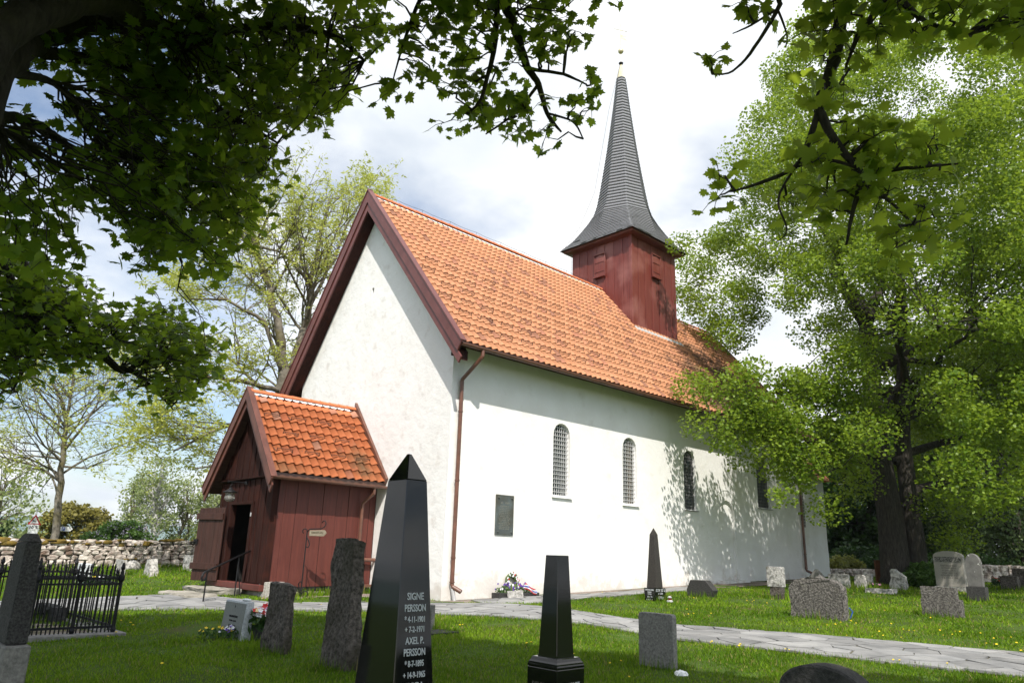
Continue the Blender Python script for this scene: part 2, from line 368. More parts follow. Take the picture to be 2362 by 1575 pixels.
# hills far off
M_HILL = mat('far_forest', (0.10, 0.15, 0.14), (0.15, 0.20, 0.18), 0.02, 1.0, spec=0.0)
def build_hills():
    g = []
    for i in range(60):
        a = math.radians(50+i*1.6); row = []
        for j, (rr_, hh) in enumerate(((1150, -30), (1250, 18), (1380, 40), (1500, 30), (1560, -30))):
            h = hh*(0.35+0.75*(0.5+0.5*mnoise.noise(Vector((a*5, j*0.6, 1)))) * (1.0 if i > 8 else 0.6)) if hh > 0 else hh
            row.append((rr_*math.cos(a), rr_*math.sin(a), h))
        g.append(row)
    o = ob('hills', MB().grid(g), M_HILL, smooth=True); setp(o, 'low wooded blue-green hills beyond the trees on the horizon', 'hill', kind='structure')
build_hills()
# ------------------------------------------------------------------ church
M_PLASTER = mat('lime_plaster', (0.74, 0.73, 0.705), (0.79, 0.785, 0.77), 1.4, 0.93, bump=0.32, bscale=3.2, c3=(0.66, 0.64, 0.60), c3scale=2.2, c3lo=0.60, c3hi=0.80, spec=0.15, bdist=0.05, foot=((0.46, 0.38, 0.31), -0.1, 1.1))
M_PLASTER_W = mat('weathered_lime_plaster', (0.78, 0.765, 0.735), (0.83, 0.82, 0.80), 1.1, 0.93, bump=0.38, bscale=4.0, c3=(0.60, 0.555, 0.51), c3scale=2.6, c3lo=0.58, c3hi=0.82, spec=0.15, bdist=0.06, foot=((0.46, 0.38, 0.31), -0.1, 1.3))
M_RED = mat('red_paint', (0.085, 0.020, 0.014), (0.120, 0.029, 0.020), 3.0, 0.55, bump=0.25, bscale=14, stretch=(6, 6, 0.5), c3=(0.145, 0.042, 0.031), c3scale=1.1, c3lo=0.55, c3hi=0.8, bdist=0.01)
M_TAR = mat('tarred_wood', (0.018, 0.0065, 0.005), (0.042, 0.014, 0.010), 2.0, 0.75, bump=0.7, bscale=9, stretch=(7, 7, 0.45), c3=(0.065, 0.016, 0.009), c3scale=1.6, c3lo=0.58, c3hi=0.78, spec=0.12)
M_BARGE = mat('bargeboard_paint', (0.105, 0.030, 0.026), (0.145, 0.045, 0.040), 2.5, 0.42, bump=0.15, bscale=20)
M_COPPER = mat('brown_metal', (0.105, 0.046, 0.030), (0.165, 0.070, 0.044), 5, 0.38, bump=0.05, c3=(0.10, 0.055, 0.04), c3scale=2, spec=0.6)
M_GLASS = mat('leaded_glass', (0.020, 0.036, 0.040), (0.045, 0.066, 0.066), 6, 0.35, spec=0.25)
M_AMBER = mat('amber_glass', (0.09, 0.062, 0.018), (0.17, 0.105, 0.03), 5, 0.35, spec=0.25)
M_GRILLE = mat('galvanised_bars', (0.42, 0.42, 0.42), (0.55, 0.55, 0.55), 10, 0.5, metal=0.2)
M_GRILLE_D = mat('dark_bars', (0.13, 0.13, 0.13), (0.20, 0.20, 0.20), 10, 0.5, metal=0.2)
M_IRON = mat('black_iron', (0.008, 0.008, 0.009), (0.017, 0.017, 0.018), 12, 0.5, bump=0.2, bscale=40, spec=0.2)
M_LIME = mat('ridge_lime', (0.78, 0.78, 0.78), (0.86, 0.86, 0.86), 8, 0.9)
M_GOLD = mat('pale_gilding', (0.70, 0.60, 0.36), (0.80, 0.72, 0.50), 6, 0.35, metal=0.35)
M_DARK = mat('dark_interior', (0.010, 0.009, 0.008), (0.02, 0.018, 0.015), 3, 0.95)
def tile_mat(name, base, alt, dark_lo, dark_hi, px=0.235, pv=0.34, moss=(0.085, 0.065, 0.05)):
    m = bpy.data.materials.new(name); m.use_nodes = True; nt = m.node_tree; N = nt.nodes.new; L = nt.links.new
    b = nt.nodes['Principled BSDF']; b.inputs['Roughness'].default_value = 0.75; b.inputs['Specular IOR Level'].default_value = 0.3
    u = N('ShaderNodeUVMap')
    s = N('ShaderNodeVectorMath'); s.operation = 'FLOOR'; L(u.outputs[0], s.inputs[0])
    wn = N('ShaderNodeTexWhiteNoise'); wn.noise_dimensions = '2D'; L(s.outputs[0], wn.inputs['Vector'])
    r = N('ShaderNodeValToRGB'); e = r.color_ramp.elements
    e[0].position = 0.0; e[0].color = (*base, 1); e[1].position = 0.80; e[1].color = (*alt, 1)
    x = e.new(0.94); x.color = (alt[0]*0.78, alt[1]*0.72, alt[2]*0.8, 1); x = e.new(0.99); x.color = (0.42, 0.20, 0.13, 1)
    L(wn.outputs[0], r.inputs[0])
    tc = N('ShaderNodeTexCoord')
    n = N('ShaderNodeTexNoise'); n.inputs['Scale'].default_value = 0.55; n.inputs['Detail'].default_value = 10; n.inputs['Roughness'].default_value = 0.68; L(tc.outputs['Object'], n.inputs['Vector'])
    # lichen on the lower courses, plus tree shade painted into the nave's east patch
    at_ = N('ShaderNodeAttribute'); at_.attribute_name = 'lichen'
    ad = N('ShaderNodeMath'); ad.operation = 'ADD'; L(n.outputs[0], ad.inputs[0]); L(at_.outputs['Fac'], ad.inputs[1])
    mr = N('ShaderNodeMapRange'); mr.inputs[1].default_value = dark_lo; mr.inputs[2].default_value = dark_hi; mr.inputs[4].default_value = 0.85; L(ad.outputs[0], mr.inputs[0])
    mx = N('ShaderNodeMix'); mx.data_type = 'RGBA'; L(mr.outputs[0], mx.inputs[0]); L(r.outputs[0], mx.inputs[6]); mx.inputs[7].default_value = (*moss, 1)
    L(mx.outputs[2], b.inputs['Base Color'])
    n2 = N('ShaderNodeTexNoise'); n2.inputs['Scale'].default_value = 30; n2.inputs['Detail'].default_value = 4; L(tc.outputs['Object'], n2.inputs['Vector'])
    bp = N('ShaderNodeBump'); bp.inputs['Strength'].default_value = 0.15; bp.inputs['Distance'].default_value = 0.01; L(n2.outputs[0], bp.inputs['Height']); L(bp.outputs[0], b.inputs['Normal'])
    return m
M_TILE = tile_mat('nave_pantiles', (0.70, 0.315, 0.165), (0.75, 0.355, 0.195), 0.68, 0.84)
M_TILE_P = tile_mat('porch_pantiles', (0.50, 0.150, 0.058), (0.58, 0.185, 0.075), 0.62, 0.80, moss=(0.16, 0.11, 0.06))

def pantiles(name, origin, along, down, L_, D_, tile, row, mat_, parent, lichen=None, amp=0.030, step=0.042, keep=None, wob=0.0):
    """pantile slope: waves across the slope and a step at the foot of every course"""
    o = np.asarray(origin, float); a = np.asarray(along, float); d = np.asarray(down, float)
    n = np.cross(a, d); n = n if n[2] > 0 else -n; n /= np.linalg.norm(n)
    nt_ = int(round(L_/tile)); tile = L_/nt_; nr = int(round(D_/row)); row = D_/nr; S = 8
    xs = np.linspace(0, L_, nt_*S+1)
    ph = (xs/tile) % 1.0
    wave = amp*np.where(ph < 0.68, np.cos(ph/0.68*math.pi*1.0)*-1.0, np.cos((ph-0.68)/0.32*math.pi))
    lines = []; vv = []
    for k in range(nr):
        for q, h in ((k*row-(0.07 if k else 0), 0.0), ((k+1)*row, step), ((k+1)*row+0.002, step-0.018), ((k+1)*row-0.07, 0.0)):
            z = wave+h
            if wob: z = z+np.array([wob*mnoise.noise(Vector((x*0.35, q*0.5, 3))) for x in xs])
            P = o+a*xs[:, None]+d*q+n*z[:, None]
            lines.append(P); vv.append(k+0.5)
    V = np.concatenate(lines); m = len(xs); R_ = len(lines)
    i = (np.arange(R_-1)[:, None]*m+np.arange(m-1)[None])
    F = np.stack([i, i+1, i+m+1, i+m], -1).reshape(-1, 4)
    if keep is not None:
        c = V[F].mean(1); F = F[keep(c)]
    ob_ = arr(name, V, F, mat_, parent)
    me = ob_.data; uv = me.uv_layers.new(name='UVMap')
    U = np.stack([np.tile(xs/tile+1e-4, R_), np.repeat(np.array(vv), m)], 1)
    # one uv cell per tile: use the corner that lies inside the tile
    li = np.zeros(len(me.loops), np.int32); me.loops.foreach_get('vertex_index', li)
    uvs = U[li].reshape(-1, 4, 2); cen = uvs.mean(1, keepdims=True); uvs[:, :, 0] = uvs[:, :, 0]*0.02+cen[:, :, 0]*0.98
    uv.data.foreach_set('uv', uvs.astype(np.float32).ravel())
    la = me.attributes.new('lichen', 'FLOAT', 'POINT')  # lichen, and on the nave's south slope painted tree shade as well
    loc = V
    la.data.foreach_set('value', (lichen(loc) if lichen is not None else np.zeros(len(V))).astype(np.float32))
    return ob_
def ridge_tiles(name, x0, x1, y, z, mat_, parent, r=0.115, L_=0.36, sag=None):
    mb = MB(); n = int((x1-x0)/L_); st = (x1-x0)/n
    for i in range(n):
        a = x0+i*st; b = a+st+0.03; s = sag(a) if sag else 0
        rows = []
        for xx, rr in ((a, r*1.08), (b, r*0.94)):
            rows.append([(xx, y+rr*1.05*math.cos(t), z+s+rr*0.85*math.sin(t)-0.02) for t in np.linspace(-0.15, math.pi+0.15, 9)])
        mb.grid(rows)
        rows2 = [[(p[0], y+(p[1]-y)*0.86, z+s+(p[2]-z-s)*0.86-0.004) for p in r_] for r_ in rows]; mb.grid([rows[0], rows2[0]]); mb.grid([rows[1], rows2[1]])
    return ob(name, mb, mat_, parent, recalc=False)

CH = root('church', (22.0, 18.9, gz(22, 18.9)), 'old whitewashed stone church with orange tiled roof and red wooden tower', 'church')
XW, XE, YS, YN = 11.95, 32.05, 14.79, 23.05
RY, RZ, SL, SLN = 19.17, 12.78, 1.175, 1.363           # ridge line and the two slopes
EY = 14.10                                            # foot of the south slope
HB = -0.4
def arch(x0, x1, z0, z1, rise, n=8, pointed=True):
    """window outline in (x, z): straight sides and a slightly pointed head"""
    c = (x0+x1)/2; zs = z1-rise; pts = [(x0, z0), (x1, z0)]
    for i in range(n+1):
        t = i/n*math.pi; k = math.sin(t)**0.85 if pointed else math.sin(t)
        pts.append((c+(x1-c)*math.cos(t), zs+rise*k))
    return pts
WIN = [(15.93, 16.68, 3.23, 5.40, 0.42), (19.28, 20.03, 3.21, 5.40, 0.42), (22.84, 23.60, 3.26, 5.38, 0.42), (28.18, 29.22, 3.65, 5.75, 0.5)]
DOORN = (25.10, 26.25, 0.84, 3.76, 0.55)
def wall_with_holes(outline, holes, depth, plane, mat_, name, parent):
    """a wall face filled round its holes, with reveals going in; plane maps (u, z, depth) to 3D"""
    bm = bmesh.new()
    def loop(pts):
        vs = [bm.verts.new(plane(u, z, 0)) for u, z in pts]
        return vs, [bm.edges.new((vs[i], vs[(i+1) % len(vs)])) for i in range(len(vs))]
    E_ = loop(outline)[1]; hv = []
    for h in holes: v, e = loop(h); E_ += e; hv.append(v)
    bmesh.ops.triangle_fill(bm, edges=E_, use_beauty=True)
    for h, v, dp in zip(holes, hv, depth):
        w = [bm.verts.new(plane(u, z, dp)) for u, z in h]
        for i in range(len(v)):
            j = (i+1) % len(v); bm.faces.new((v[i], v[j], w[j], w[i]))
    bmesh.ops.recalc_face_normals(bm, faces=bm.faces)
    me = bpy.data.meshes.new(name); bm.to_mesh(me); bm.free()
    return link(name, me, mat_, parent)
def south(u, z, d): return (u, YS+d, z)
ws = []
for i, (x0, x1, z0, z1, rs) in enumerate(WIN): ws.append(arch(x0, x1, z0, z1, rs))
ws.append(arch(*DOORN[:4], DOORN[4], pointed=False))
top_n = 40
def wavy(a, b, n, fn): return [fn(a+(b-a)*i/n) for i in range(n+1)]
outl = [(XW, HB), (XE, HB)]+[(XE-(XE-XW)*i/top_n, 7.12) for i in range(top_n+1)]
SW = wall_with_holes(outl, ws, [0.20]*4+[0.10], south, M_PLASTER, 'wall', CH)
setp(SW, 'sunlit south wall with arched windows')
# the west gable: its own weathered face
gab = [(YS+0.002, HB), (YN, HB), (YN, RZ-SLN*(YN-RY)-0.14), (RY, RZ-0.16), (YS+0.002, RZ-SL*(RY-YS)-0.14)]
slit = [(19.02, 9.30), (19.14, 9.30), (19.14, 9.62), (19.02, 9.62)]
gw = wall_with_holes(gab, [slit], [0.30], lambda u, z, d: (XW+d, u, z), M_PLASTER_W, 'wall', CH); setp(gw, 'weathered west gable wall with a narrow slit')
mb = MB(); mb.add([(XW, YN, HB), (XE, YN, HB), (XE, YN, 7.3), (XW, YN, 7.3)], [(0, 1, 2, 3)])
mb.add([(XE, YS, HB), (XE, YN, HB), (XE, YN, 7.35), (XE, RY, RZ-0.16), (XE, YS, 7.1)], [(0, 1, 2, 3, 4)])
ob('wall', mb, M_PLASTER, CH)
# blocked doorway panel and threshold
ob('blocked_doorway', MB().add([south(u, z, 0.098) for u, z in ws[4]], [tuple(range(len(ws[4])))]), M_PLASTER, CH)
mb = MB()
for r0, r1 in ((0.0, 0.13),):
    c = (DOORN[0]+DOORN[1])/2; hw = (DOORN[1]-DOORN[0])/2; zs = DOORN[3]-DOORN[4]
    P0 = [(c+(hw+0.42)*math.cos(t), YS-0.012, zs+(DOORN[4]+0.42)*math.sin(t)) for t in np.linspace(0, math.pi, 20)]
    P1 = [(c+(hw+0.37)*math.cos(t), YS-0.022, zs+(DOORN[4]+0.37)*math.sin(t)) for t in np.linspace(0, math.pi, 20)]
    P2 = [(c+(hw+0.33)*math.cos(t), YS+0.004, zs+(DOORN[4]+0.33)*math.sin(t)) for t in np.linspace(0, math.pi, 20)]
    mb.grid([P0, P1, P2])
ob('arch_moulding', mb, M_PLASTER, CH, smooth=True)
ob('threshold', rough(MB().box((DOORN[0]-0.35, YS-0.32, gz(25.6, 14.6)-0.05), (DOORN[1]+0.35, YS-0.002, gz(25.6, 14.6)+0.10)), 0.03, 3, 3, 2), M_PLASTER, CH)
# windows
def window(i, x0, x1, z0, z1, rs):
    hw = arch(x0, x1, z0, z1, rs); dark = i >= 2
    fr = MB(); c = (x0+x1)/2
    inner = [(c+(u-c)*0.93, z0+0.035+(z-z0)*0.972) for u, z in hw]
    fr.grid([[south(u, z, 0.10) for u, z in hw+hw[:1]], [south(u, z, 0.085) for u, z in inner+inner[:1]], [south(u, z, 0.16) for u, z in inner+inner[:1]]])
    w = ob('window', fr, M_GRILLE_D if dark else M_LIME, CH)
    gl = ob('glass_pane', MB().add([south(u, z, 0.19) for u, z in hw], [tuple(range(len(hw)))]), M_GLASS, w)
    if i < 2:
        am = [(max(u, c+0.07 if i == 1 else c+0.15), z) for u, z in inner]
        ob('amber_glass', MB().add([south(u, z, 0.186) for u, z in am], [tuple(range(len(am)))]), M_AMBER if i == 1 else mat('grey_glass', (0.085, 0.10, 0.092), (0.15, 0.155, 0.13), 5, 0.35, spec=0.25), w)
    g = MB(); n = 8; m = 17 if i < 3 else 16
    def head(u):  # height of the arch at u
        t = math.acos(max(-1, min(1, (u-c)/((x1-c)*0.96)))); return z1-rs+rs*0.96*math.sin(t)**0.85
    for k in range(1, n):
        u = x0+(x1-x0)*k/n; g.box((u-0.009, YS+0.095, z0+0.04), (u+0.009, YS+0.115, head(u)))
    for k in range(1, m):
        z = z0+(z1-z0)*k/m; hwid = (x1-x0)/2
        if z > z1-rs: hwid *= math.sqrt(max(0.02, 1-((z-z1+rs)/rs)**2))
        g.box((c-hwid*0.97, YS+0.080, z-0.010), (c+hwid*0.97, YS+0.094, z+0.010))
    ob('grille', g, M_GRILLE_D if dark else M_GRILLE, w)
    ob('sill', MB().obox((x0-0.05, YS-0.06, z0-0.055), (x1-x0+0.12, 0, 0), (0, 0.20, 0.03), (0, 0, 0.025)), M_GRILLE_D if dark else M_LIME, w)
for i, a in enumerate(WIN): window(i, *a)

# roof of the nave
sag = lambda x: 0.05*math.sin((x-12)/20*math.pi*2.0)-0.02
dS = np.array([0, -1, -SL]); LS = math.hypot(1, SL); dS = dS/LS
dN = np.array([0, 1, -SLN]); LN = math.hypot(1, SLN); dN = dN/LN
TX0, TX1, TY0, TY1 = 23.58, 26.90, 17.49, 20.86       # tower footprint
M_DECK = mat('roof_boards', (0.045, 0.022, 0.016), (0.08, 0.04, 0.028), 3, 0.8, stretch=(1, 8, 8))
x0r, x1r = XW-0.40, XE+0.38
dk = MB().add([(x0r, RY, RZ-0.05), (x0r, EY+0.03, RZ-0.05-SL*(RY-EY-0.03)), (x0r, EY+0.03, RZ-0.17-SL*(RY-EY-0.03)), (x0r, RY, RZ-0.19), (x0r, 23.78, RZ-0.17-SLN*(23.78-RY)), (x0r, 23.78, RZ-0.05-SLN*(23.78-RY)),
               (x1r, RY, RZ-0.05), (x1r, EY+0.03, RZ-0.05-SL*(RY-EY-0.03)), (x1r, EY+0.03, RZ-0.17-SL*(RY-EY-0.03)), (x1r, RY, RZ-0.19), (x1r, 23.78, RZ-0.17-SLN*(23.78-RY)), (x1r, 23.78, RZ-0.05-SLN*(23.78-RY))],
              [(0, 1, 7, 6), (1, 2, 8, 7), (2, 3, 9, 8), (3, 4, 10, 9), (4, 5, 11, 10), (5, 0, 6, 11), (0, 3, 2, 1), (0, 5, 4, 3), (6, 7, 8, 9), (6, 9, 10, 11)])
ROOF = ob('roof', dk, M_DECK, CH); setp(ROOF, 'steep gabled nave roof')
def lich_shade(P):
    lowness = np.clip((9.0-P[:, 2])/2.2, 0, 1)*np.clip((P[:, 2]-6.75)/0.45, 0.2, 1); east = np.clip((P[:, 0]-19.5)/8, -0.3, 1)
    return 0.21*lowness*(0.35+0.65*east)+0.10*np.clip(east, 0, 1)+0.27*np.exp(-((P[:, 0]-28.0)/3.8)**2)*np.clip((11.2-P[:, 2])/2.0, 0, 1)  # last term: dark patch below the tower, part lichen, part painted tree shade
pantiles('pantiles', (x0r, RY-0.03, RZ), (1, 0, 0), dS, x1r-x0r, (RY-0.03-EY)*LS, 0.232, 0.345, M_TILE, ROOF, lich_shade, wob=0.035)
pantiles('pantiles', (x0r, RY+0.03, RZ), (1, 0, 0), dN, x1r-x0r, 4.72*LN, 0.232, 0.345, M_TILE, ROOF)
ridge_tiles('ridge_tiles', x0r+0.05, TX0+0.05, RY, RZ+0.055, M_TILE_P, ROOF, sag=lambda x: 0.6*sag(x))
ridge_tiles('ridge_tiles', TX1-0.05, x1r-0.05, RY, RZ+0.055, M_TILE_P, ROOF, sag=lambda x: 0.6*sag(x))
for xa, xb in ((x0r+0.1, TX0), (TX1, x1r-0.1)):
    n = int((xb-xa)/0.232); bot = []; topp = []
    for i in range(n):
        x = x0r+0.232*round((xa-x0r)/0.232)+i*0.232
        bot += [(x+0.0, RY-0.085, RZ-0.02), (x+0.045, RY-0.135, RZ-0.065), (x+0.115, RY-0.15, RZ-0.07), (x+0.185, RY-0.135, RZ-0.065)]; topp += [(x+e, RY-0.07, RZ+0.01) for e in (0, 0.045, 0.115, 0.185)]
    ob('ridge_mortar', MB().grid([topp, bot]), M_LIME, ROOF)
# wire running above the ridge on small clips
mb = MB(); pts = []
for i in range(27):
    x = x0r+0.9+i*0.42
    if x > TX0-0.1: break
    pts.append((x, RY-0.02, RZ+0.19+0.6*sag(x)+(0.05 if i % 3 == 0 else 0.02)))
    if i % 3 == 0: mb.tube([(x, RY-0.02, RZ+0.10), (x, RY-0.02, RZ+0.25+0.6*sag(x))], 0.006, 4)
mb.tube(pts, 0.006, 4); ob('ridge_wire', mb, M_IRON, ROOF)
# snow guards: bent wire hooks hanging on the courses
def hook_mb(w=0.46, h=0.10):
    m = MB()
    for x in (0, w): m.tube([(x-0.03, 0.10, 0.10*SL+0.03), (x, 0.0, 0.055), (x, -0.03, 0.055+h), (x+0.03, 0.035, 0.06)], 0.010, 4)
    m.tube([(0, -0.03, 0.055+h*0.9), (w, -0.03, 0.055+h*0.9)], 0.010, 4); m.tube([(0, -0.015, 0.055+h*0.45), (w, -0.015, 0.055+h*0.45)], 0.007, 4)
    return m
M_HOOK = mat('rusty_wire', (0.075, 0.035, 0.022), (0.13, 0.06, 0.035), 10, 0.6)
hk = MB(); H0 = hook_mb(); spots = []
nrow = int(round((RY-0.03-EY)*LS/0.345)); rowl = (RY-0.03-EY)*LS/nrow
for r_ in range(9, nrow-1, 1):
    if r_ % 2: continue
    for i in range(24):
        x = x0r+0.25+i*0.812+(0.40 if (r_//2) % 2 else 0.0)
        if x > x1r-0.6: continue
        s = rowl*(r_+1)-0.03; p = np.array([x, RY-0.03, RZ])+dS*s
        if TX0-0.5 < p[0] < TX1+0.1 and p[1] > TY0-0.15: continue
        spots.append(p)
spots.sort(key=lambda p: np.linalg.norm(p-CAM))
hme = None
for k, p in enumerate(spots):
    if k < 100:
        if hme is None:
            o = ob('snow_guard', H0, M_HOOK, ROOF); hme = o.data; hme.transform(Matrix.Translation(wloc(ROOF)))
        else:
            o = bpy.data.objects.new('snow_guard', hme); C.objects.link(o); o.parent = ROOF
        o.location = Vector(p)-wloc(ROOF)
    else: hk.add([np.array(v)+p for v in H0.v], H0.f)
if hk.v: setp(ob('snow_guard_rows', hk, M_HOOK, ROOF), kind='stuff')
# verge boards at the west gable: an outer board over an inner one, both sides
def verge(x, sgn, slope, y_end, top, bot, th, name='bargeboard', m=M_BARGE, rz=RZ, ry=RY, parent=None):
    k = math.hypot(1, slope)
    ye = ry+sgn*y_end
    A = [(x, ry, rz+top*k), (x, ye, rz+top*k-slope*y_end), (x, ye+sgn*0.0-sgn*(top-bot)*0.55, rz+bot*k-slope*(y_end-(top-bot)*0.55)), (x, ry, rz+bot*k)]
    return MB().prism(A, (th, 0, 0))
for sgn, sl, ye, fl in ((-1, SL, RY-EY+0.16, 'sunlit south verge board'), (1, SLN, 4.66, 'shaded north verge board')):
    b1 = ob('bargeboard', verge(x0r-0.07, sgn, sl, ye, 0.10, -0.17, 0.055), M_BARGE, CH, bevel=0.006)
    ob('trim_board', verge(x0r-0.035, sgn, sl, ye-0.02, -0.172, -0.36, 0.05), M_BARGE, b1, bevel=0.006)
    ob('cap_board', verge(x0r-0.09, sgn, sl, ye+0.01, 0.135, 0.102, 0.20), M_BARGE, b1)
    # dark boarding between the verge and the gable wall
    ob('soffit_boards', MB().prism([(x0r+0.02, RY, RZ-0.36*math.hypot(1, sl)), (x0r+0.02, RY+sgn*(ye-0.25), RZ-0.36*math.hypot(1, sl)-sl*(ye-0.25)), (x0r+0.02, RY+sgn*(ye-0.25), RZ-0.20*math.hypot(1, sl)-sl*(ye-0.25)), (x0r+0.02, RY, RZ-0.20*math.hypot(1, sl))], (XW-x0r-0.035, 0, 0)), M_TAR, b1)
    ob('bargeboard', verge(x1r, sgn, sl, ye, 0.10, -0.3, 0.05), M_BARGE, CH, bevel=0.005)
# corbel block under the south-west verge and slates along the gable top
ob('corbel', rough(MB().box((XW-0.10, YS-0.30, 6.62), (XW+0.15, YS+0.0, 6.92)), 0.02, 6, 2), M_TAR, CH)
# gutter, with straps, and downpipes
def gutter(x0, x1, y, z, parent, r=0.075, name='gutter', nstrap=0.85):
    g = MB(); rows = []
    for x in np.linspace(x0, x1, 3):
        rows.append([(x, y+r*math.cos(t), z+r*math.sin(t)) for t in np.linspace(math.pi*0.97, 2*math.pi+0.1, 9)]+[(x, y+(r-0.008)*math.cos(t), z+(r-0.008)*math.sin(t)+0.004) for t in np.linspace(2*math.pi+0.1, math.pi*0.97, 9)])
    g.grid(rows)
    for x in (x0, x1): g.add([(x, y+r*math.cos(t), z+r*math.sin(t)) for t in np.linspace(math.pi, 2*math.pi, 9)], [tuple(range(9))])
    o = ob(name, g, M_COPPER, parent)
    s = MB(); x = x0+0.3
    while x < x1:
        s.grid([[(xx, y+(r+0.006)*math.cos(t), z+(r+0.006)*math.sin(t)) for t in np.linspace(math.pi*0.97, 2*math.pi+0.2, 9)] for xx in (x-0.012, x+0.012)]); x += nstrap
    ob('gutter_straps', s, M_COPPER, o)
    f = MB().obox((x0, y+0.075, z-0.03), (x1-x0, 0, 0), (0, 0.02, 0), (0, 0, 0.14)); ob('fascia', f, M_COPPER, o)
    return o
gutter(x0r+0.02, x1r, EY-0.06, 6.775, CH)
def pipe(pts, r, parent, label=None, collars=()):
    o = ob('downpipe', MB().tube(pts, r, 12), M_COPPER, parent, smooth=False)
    for p, q in collars: ob('pipe_collar', MB().tube([p, q], r+0.012, 12), M_COPPER, o)
    return o
gS = gz(12.2, 14.6)
def swan(x, zt, zb, r=0.052, y0=EY-0.06, yw=YS-0.10, drop=0.42, shift=-0.12, outlet=True):
    c = [((x, yw, z), (x, yw, z+0.035)) for z in (zt-1.6, zt-3.4, zb+1.0, zb+0.42)]
    pts = [(x-shift, y0, zt), (x-shift, y0, zt-0.16), (x-shift*0.9, y0+0.02, zt-0.20), (x-0.01, yw-0.02, zt-0.2-drop), (x, yw, zt-0.25-drop), (x, yw, zb+0.40), (x+0.01, yw-0.02, zb+0.33), (x+0.12, yw-0.22, zb+0.22)]
    return pts, c
pts, c = swan(12.20, 6.72, gS, drop=0.52); setp(pipe(pts, 0.055, CH, collars=c), 'copper brown downpipe at the southwest corner')
ge = gz(32, 14.5); pts, c = swan(31.85, 6.72, ge, drop=0.5); setp(pipe(pts, 0.055, CH, collars=c), 'dark brown downpipe at the east end of the nave')
mb = MB().tube([(12.20, YS-0.10, gS+0.36), (12.26, YS-0.16, gS-0.02)], 0.045, 8); ob('pipe_foot', mb, M_GRILLE, CH)
# chancel: lower and set back a little
CY = 15.35; cx1 = 35.75
mb = MB().box((XE, CY, HB), (cx1, 22.5, 5.4)); cw = ob('wall', rough(mb, 0.05, 0.8, 12, 3), M_PLASTER, CH); setp(cw, 'shaded chancel wall behind the tree')
mb = MB().add([(XE-0.0, CY-0.35, 5.35), (cx1+0.3, CY-0.35, 5.35), (cx1+0.3, RY, 9.6), (XE-0.0, RY, 9.6), (XE, 22.9, 5.35), (cx1+0.3, 22.9, 5.35)], [(0, 1, 2, 3), (3, 2, 5, 4), (1, 5, 2), (0, 3, 4)])
ob('roof', mb, M_TILE_P, CH)
mb = MB(); hw = arch(32.75, 33.45, 3.1, 4.9, 0.4); mb.prism([(u, CY-0.055, z) for u, z in hw], (0, 0.05, 0)); w = ob('window', mb, M_GRILLE_D, CH)
g = MB()
for k in range(1, 12): g.box((32.78, CY-0.072, 3.1+k*0.13), (33.42, CY-0.057, 3.125+k*0.13))
ob('grille', g, M_GRILLE, w)

# tower
def boards(mb, p0, ux, L_, z0f, z1, nrm, step=0.245, thick=0.022, seed=1):
    """vertical boards with narrow cover battens; z0f gives the foot height at a distance along the face"""
    r_ = random.Random(seed); p0 = np.asarray(p0, float); ux = np.asarray(ux, float); nrm = np.asarray(nrm, float); s = 0.0; i = 0
    while s < L_-0.01:
        w = min(step*r_.uniform(0.85, 1.15), L_-s)
        t = thick*(1.0 if i % 2 else 1.9)+r_.uniform(0, 0.004)
        a, b = s+(0.004 if i else 0), s+w-0.004; 
        q = [p0+ux*a, p0+ux*b, p0+ux*b+nrm*t, p0+ux*a+nrm*t]
        mb.frustum([(q[k][0], q[k][1], z0f(a if k in (0, 3) else b)) for k in range(4)], [(v[0], v[1], z1) for v in q])
        s += w; i += 1
TZ = 14.93
M_REDT = mat('tower_red_paint', (0.125, 0.026, 0.020), (0.175, 0.040, 0.030), 2.2, 0.45, bump=0.2, bscale=12, stretch=(6, 6, 0.4), c3=(0.25, 0.095, 0.08), c3scale=0.9, c3lo=0.50, c3hi=0.72, bdist=0.01)
def roofz(y): return RZ-SL*(RY-y) if y <= RY else RZ-SLN*(y-RY)
tw = MB().box((TX0+0.03, TY0+0.03, 10.5), (TX1-0.03, TY1-0.03, TZ+0.1)); TOW = ob('tower', tw, M_REDT, CH); setp(TOW, 'square red boarded tower with a shingled spire')
mb = MB(); boards(mb, (TX0, TY0+0.03, 0), (1, 0, 0), TX1-TX0, lambda s: roofz(TY0)+0.04, TZ, (0, -1, 0), seed=3)
ob('boarding', mb, M_REDT, TOW, bevel=0.003)
mb = MB(); boards(mb, (TX0+0.03, TY0, 0), (0, 1, 0), TY1-TY0, lambda s: roofz(TY0+s)+0.02, TZ, (-1, 0, 0), seed=4)
ob('boarding', mb, M_REDT, TOW, bevel=0.003)
mb = MB()
for x, y in ((TX0, TY0),): mb.box((x-0.045, y-0.045, roofz(y)+0.0), (x+0.11, y+0.11, TZ))
ob('corner_board', mb, M_REDT, TOW, bevel=0.005)
ob('flashing', MB().obox((TX0-0.06, TY0-0.10, roofz(TY0)-0.02), (TX1-TX0+0.16, 0, 0), (0, -0.16, -0.16*SL), (0, 0, 0.02)), M_GRILLE, TOW)
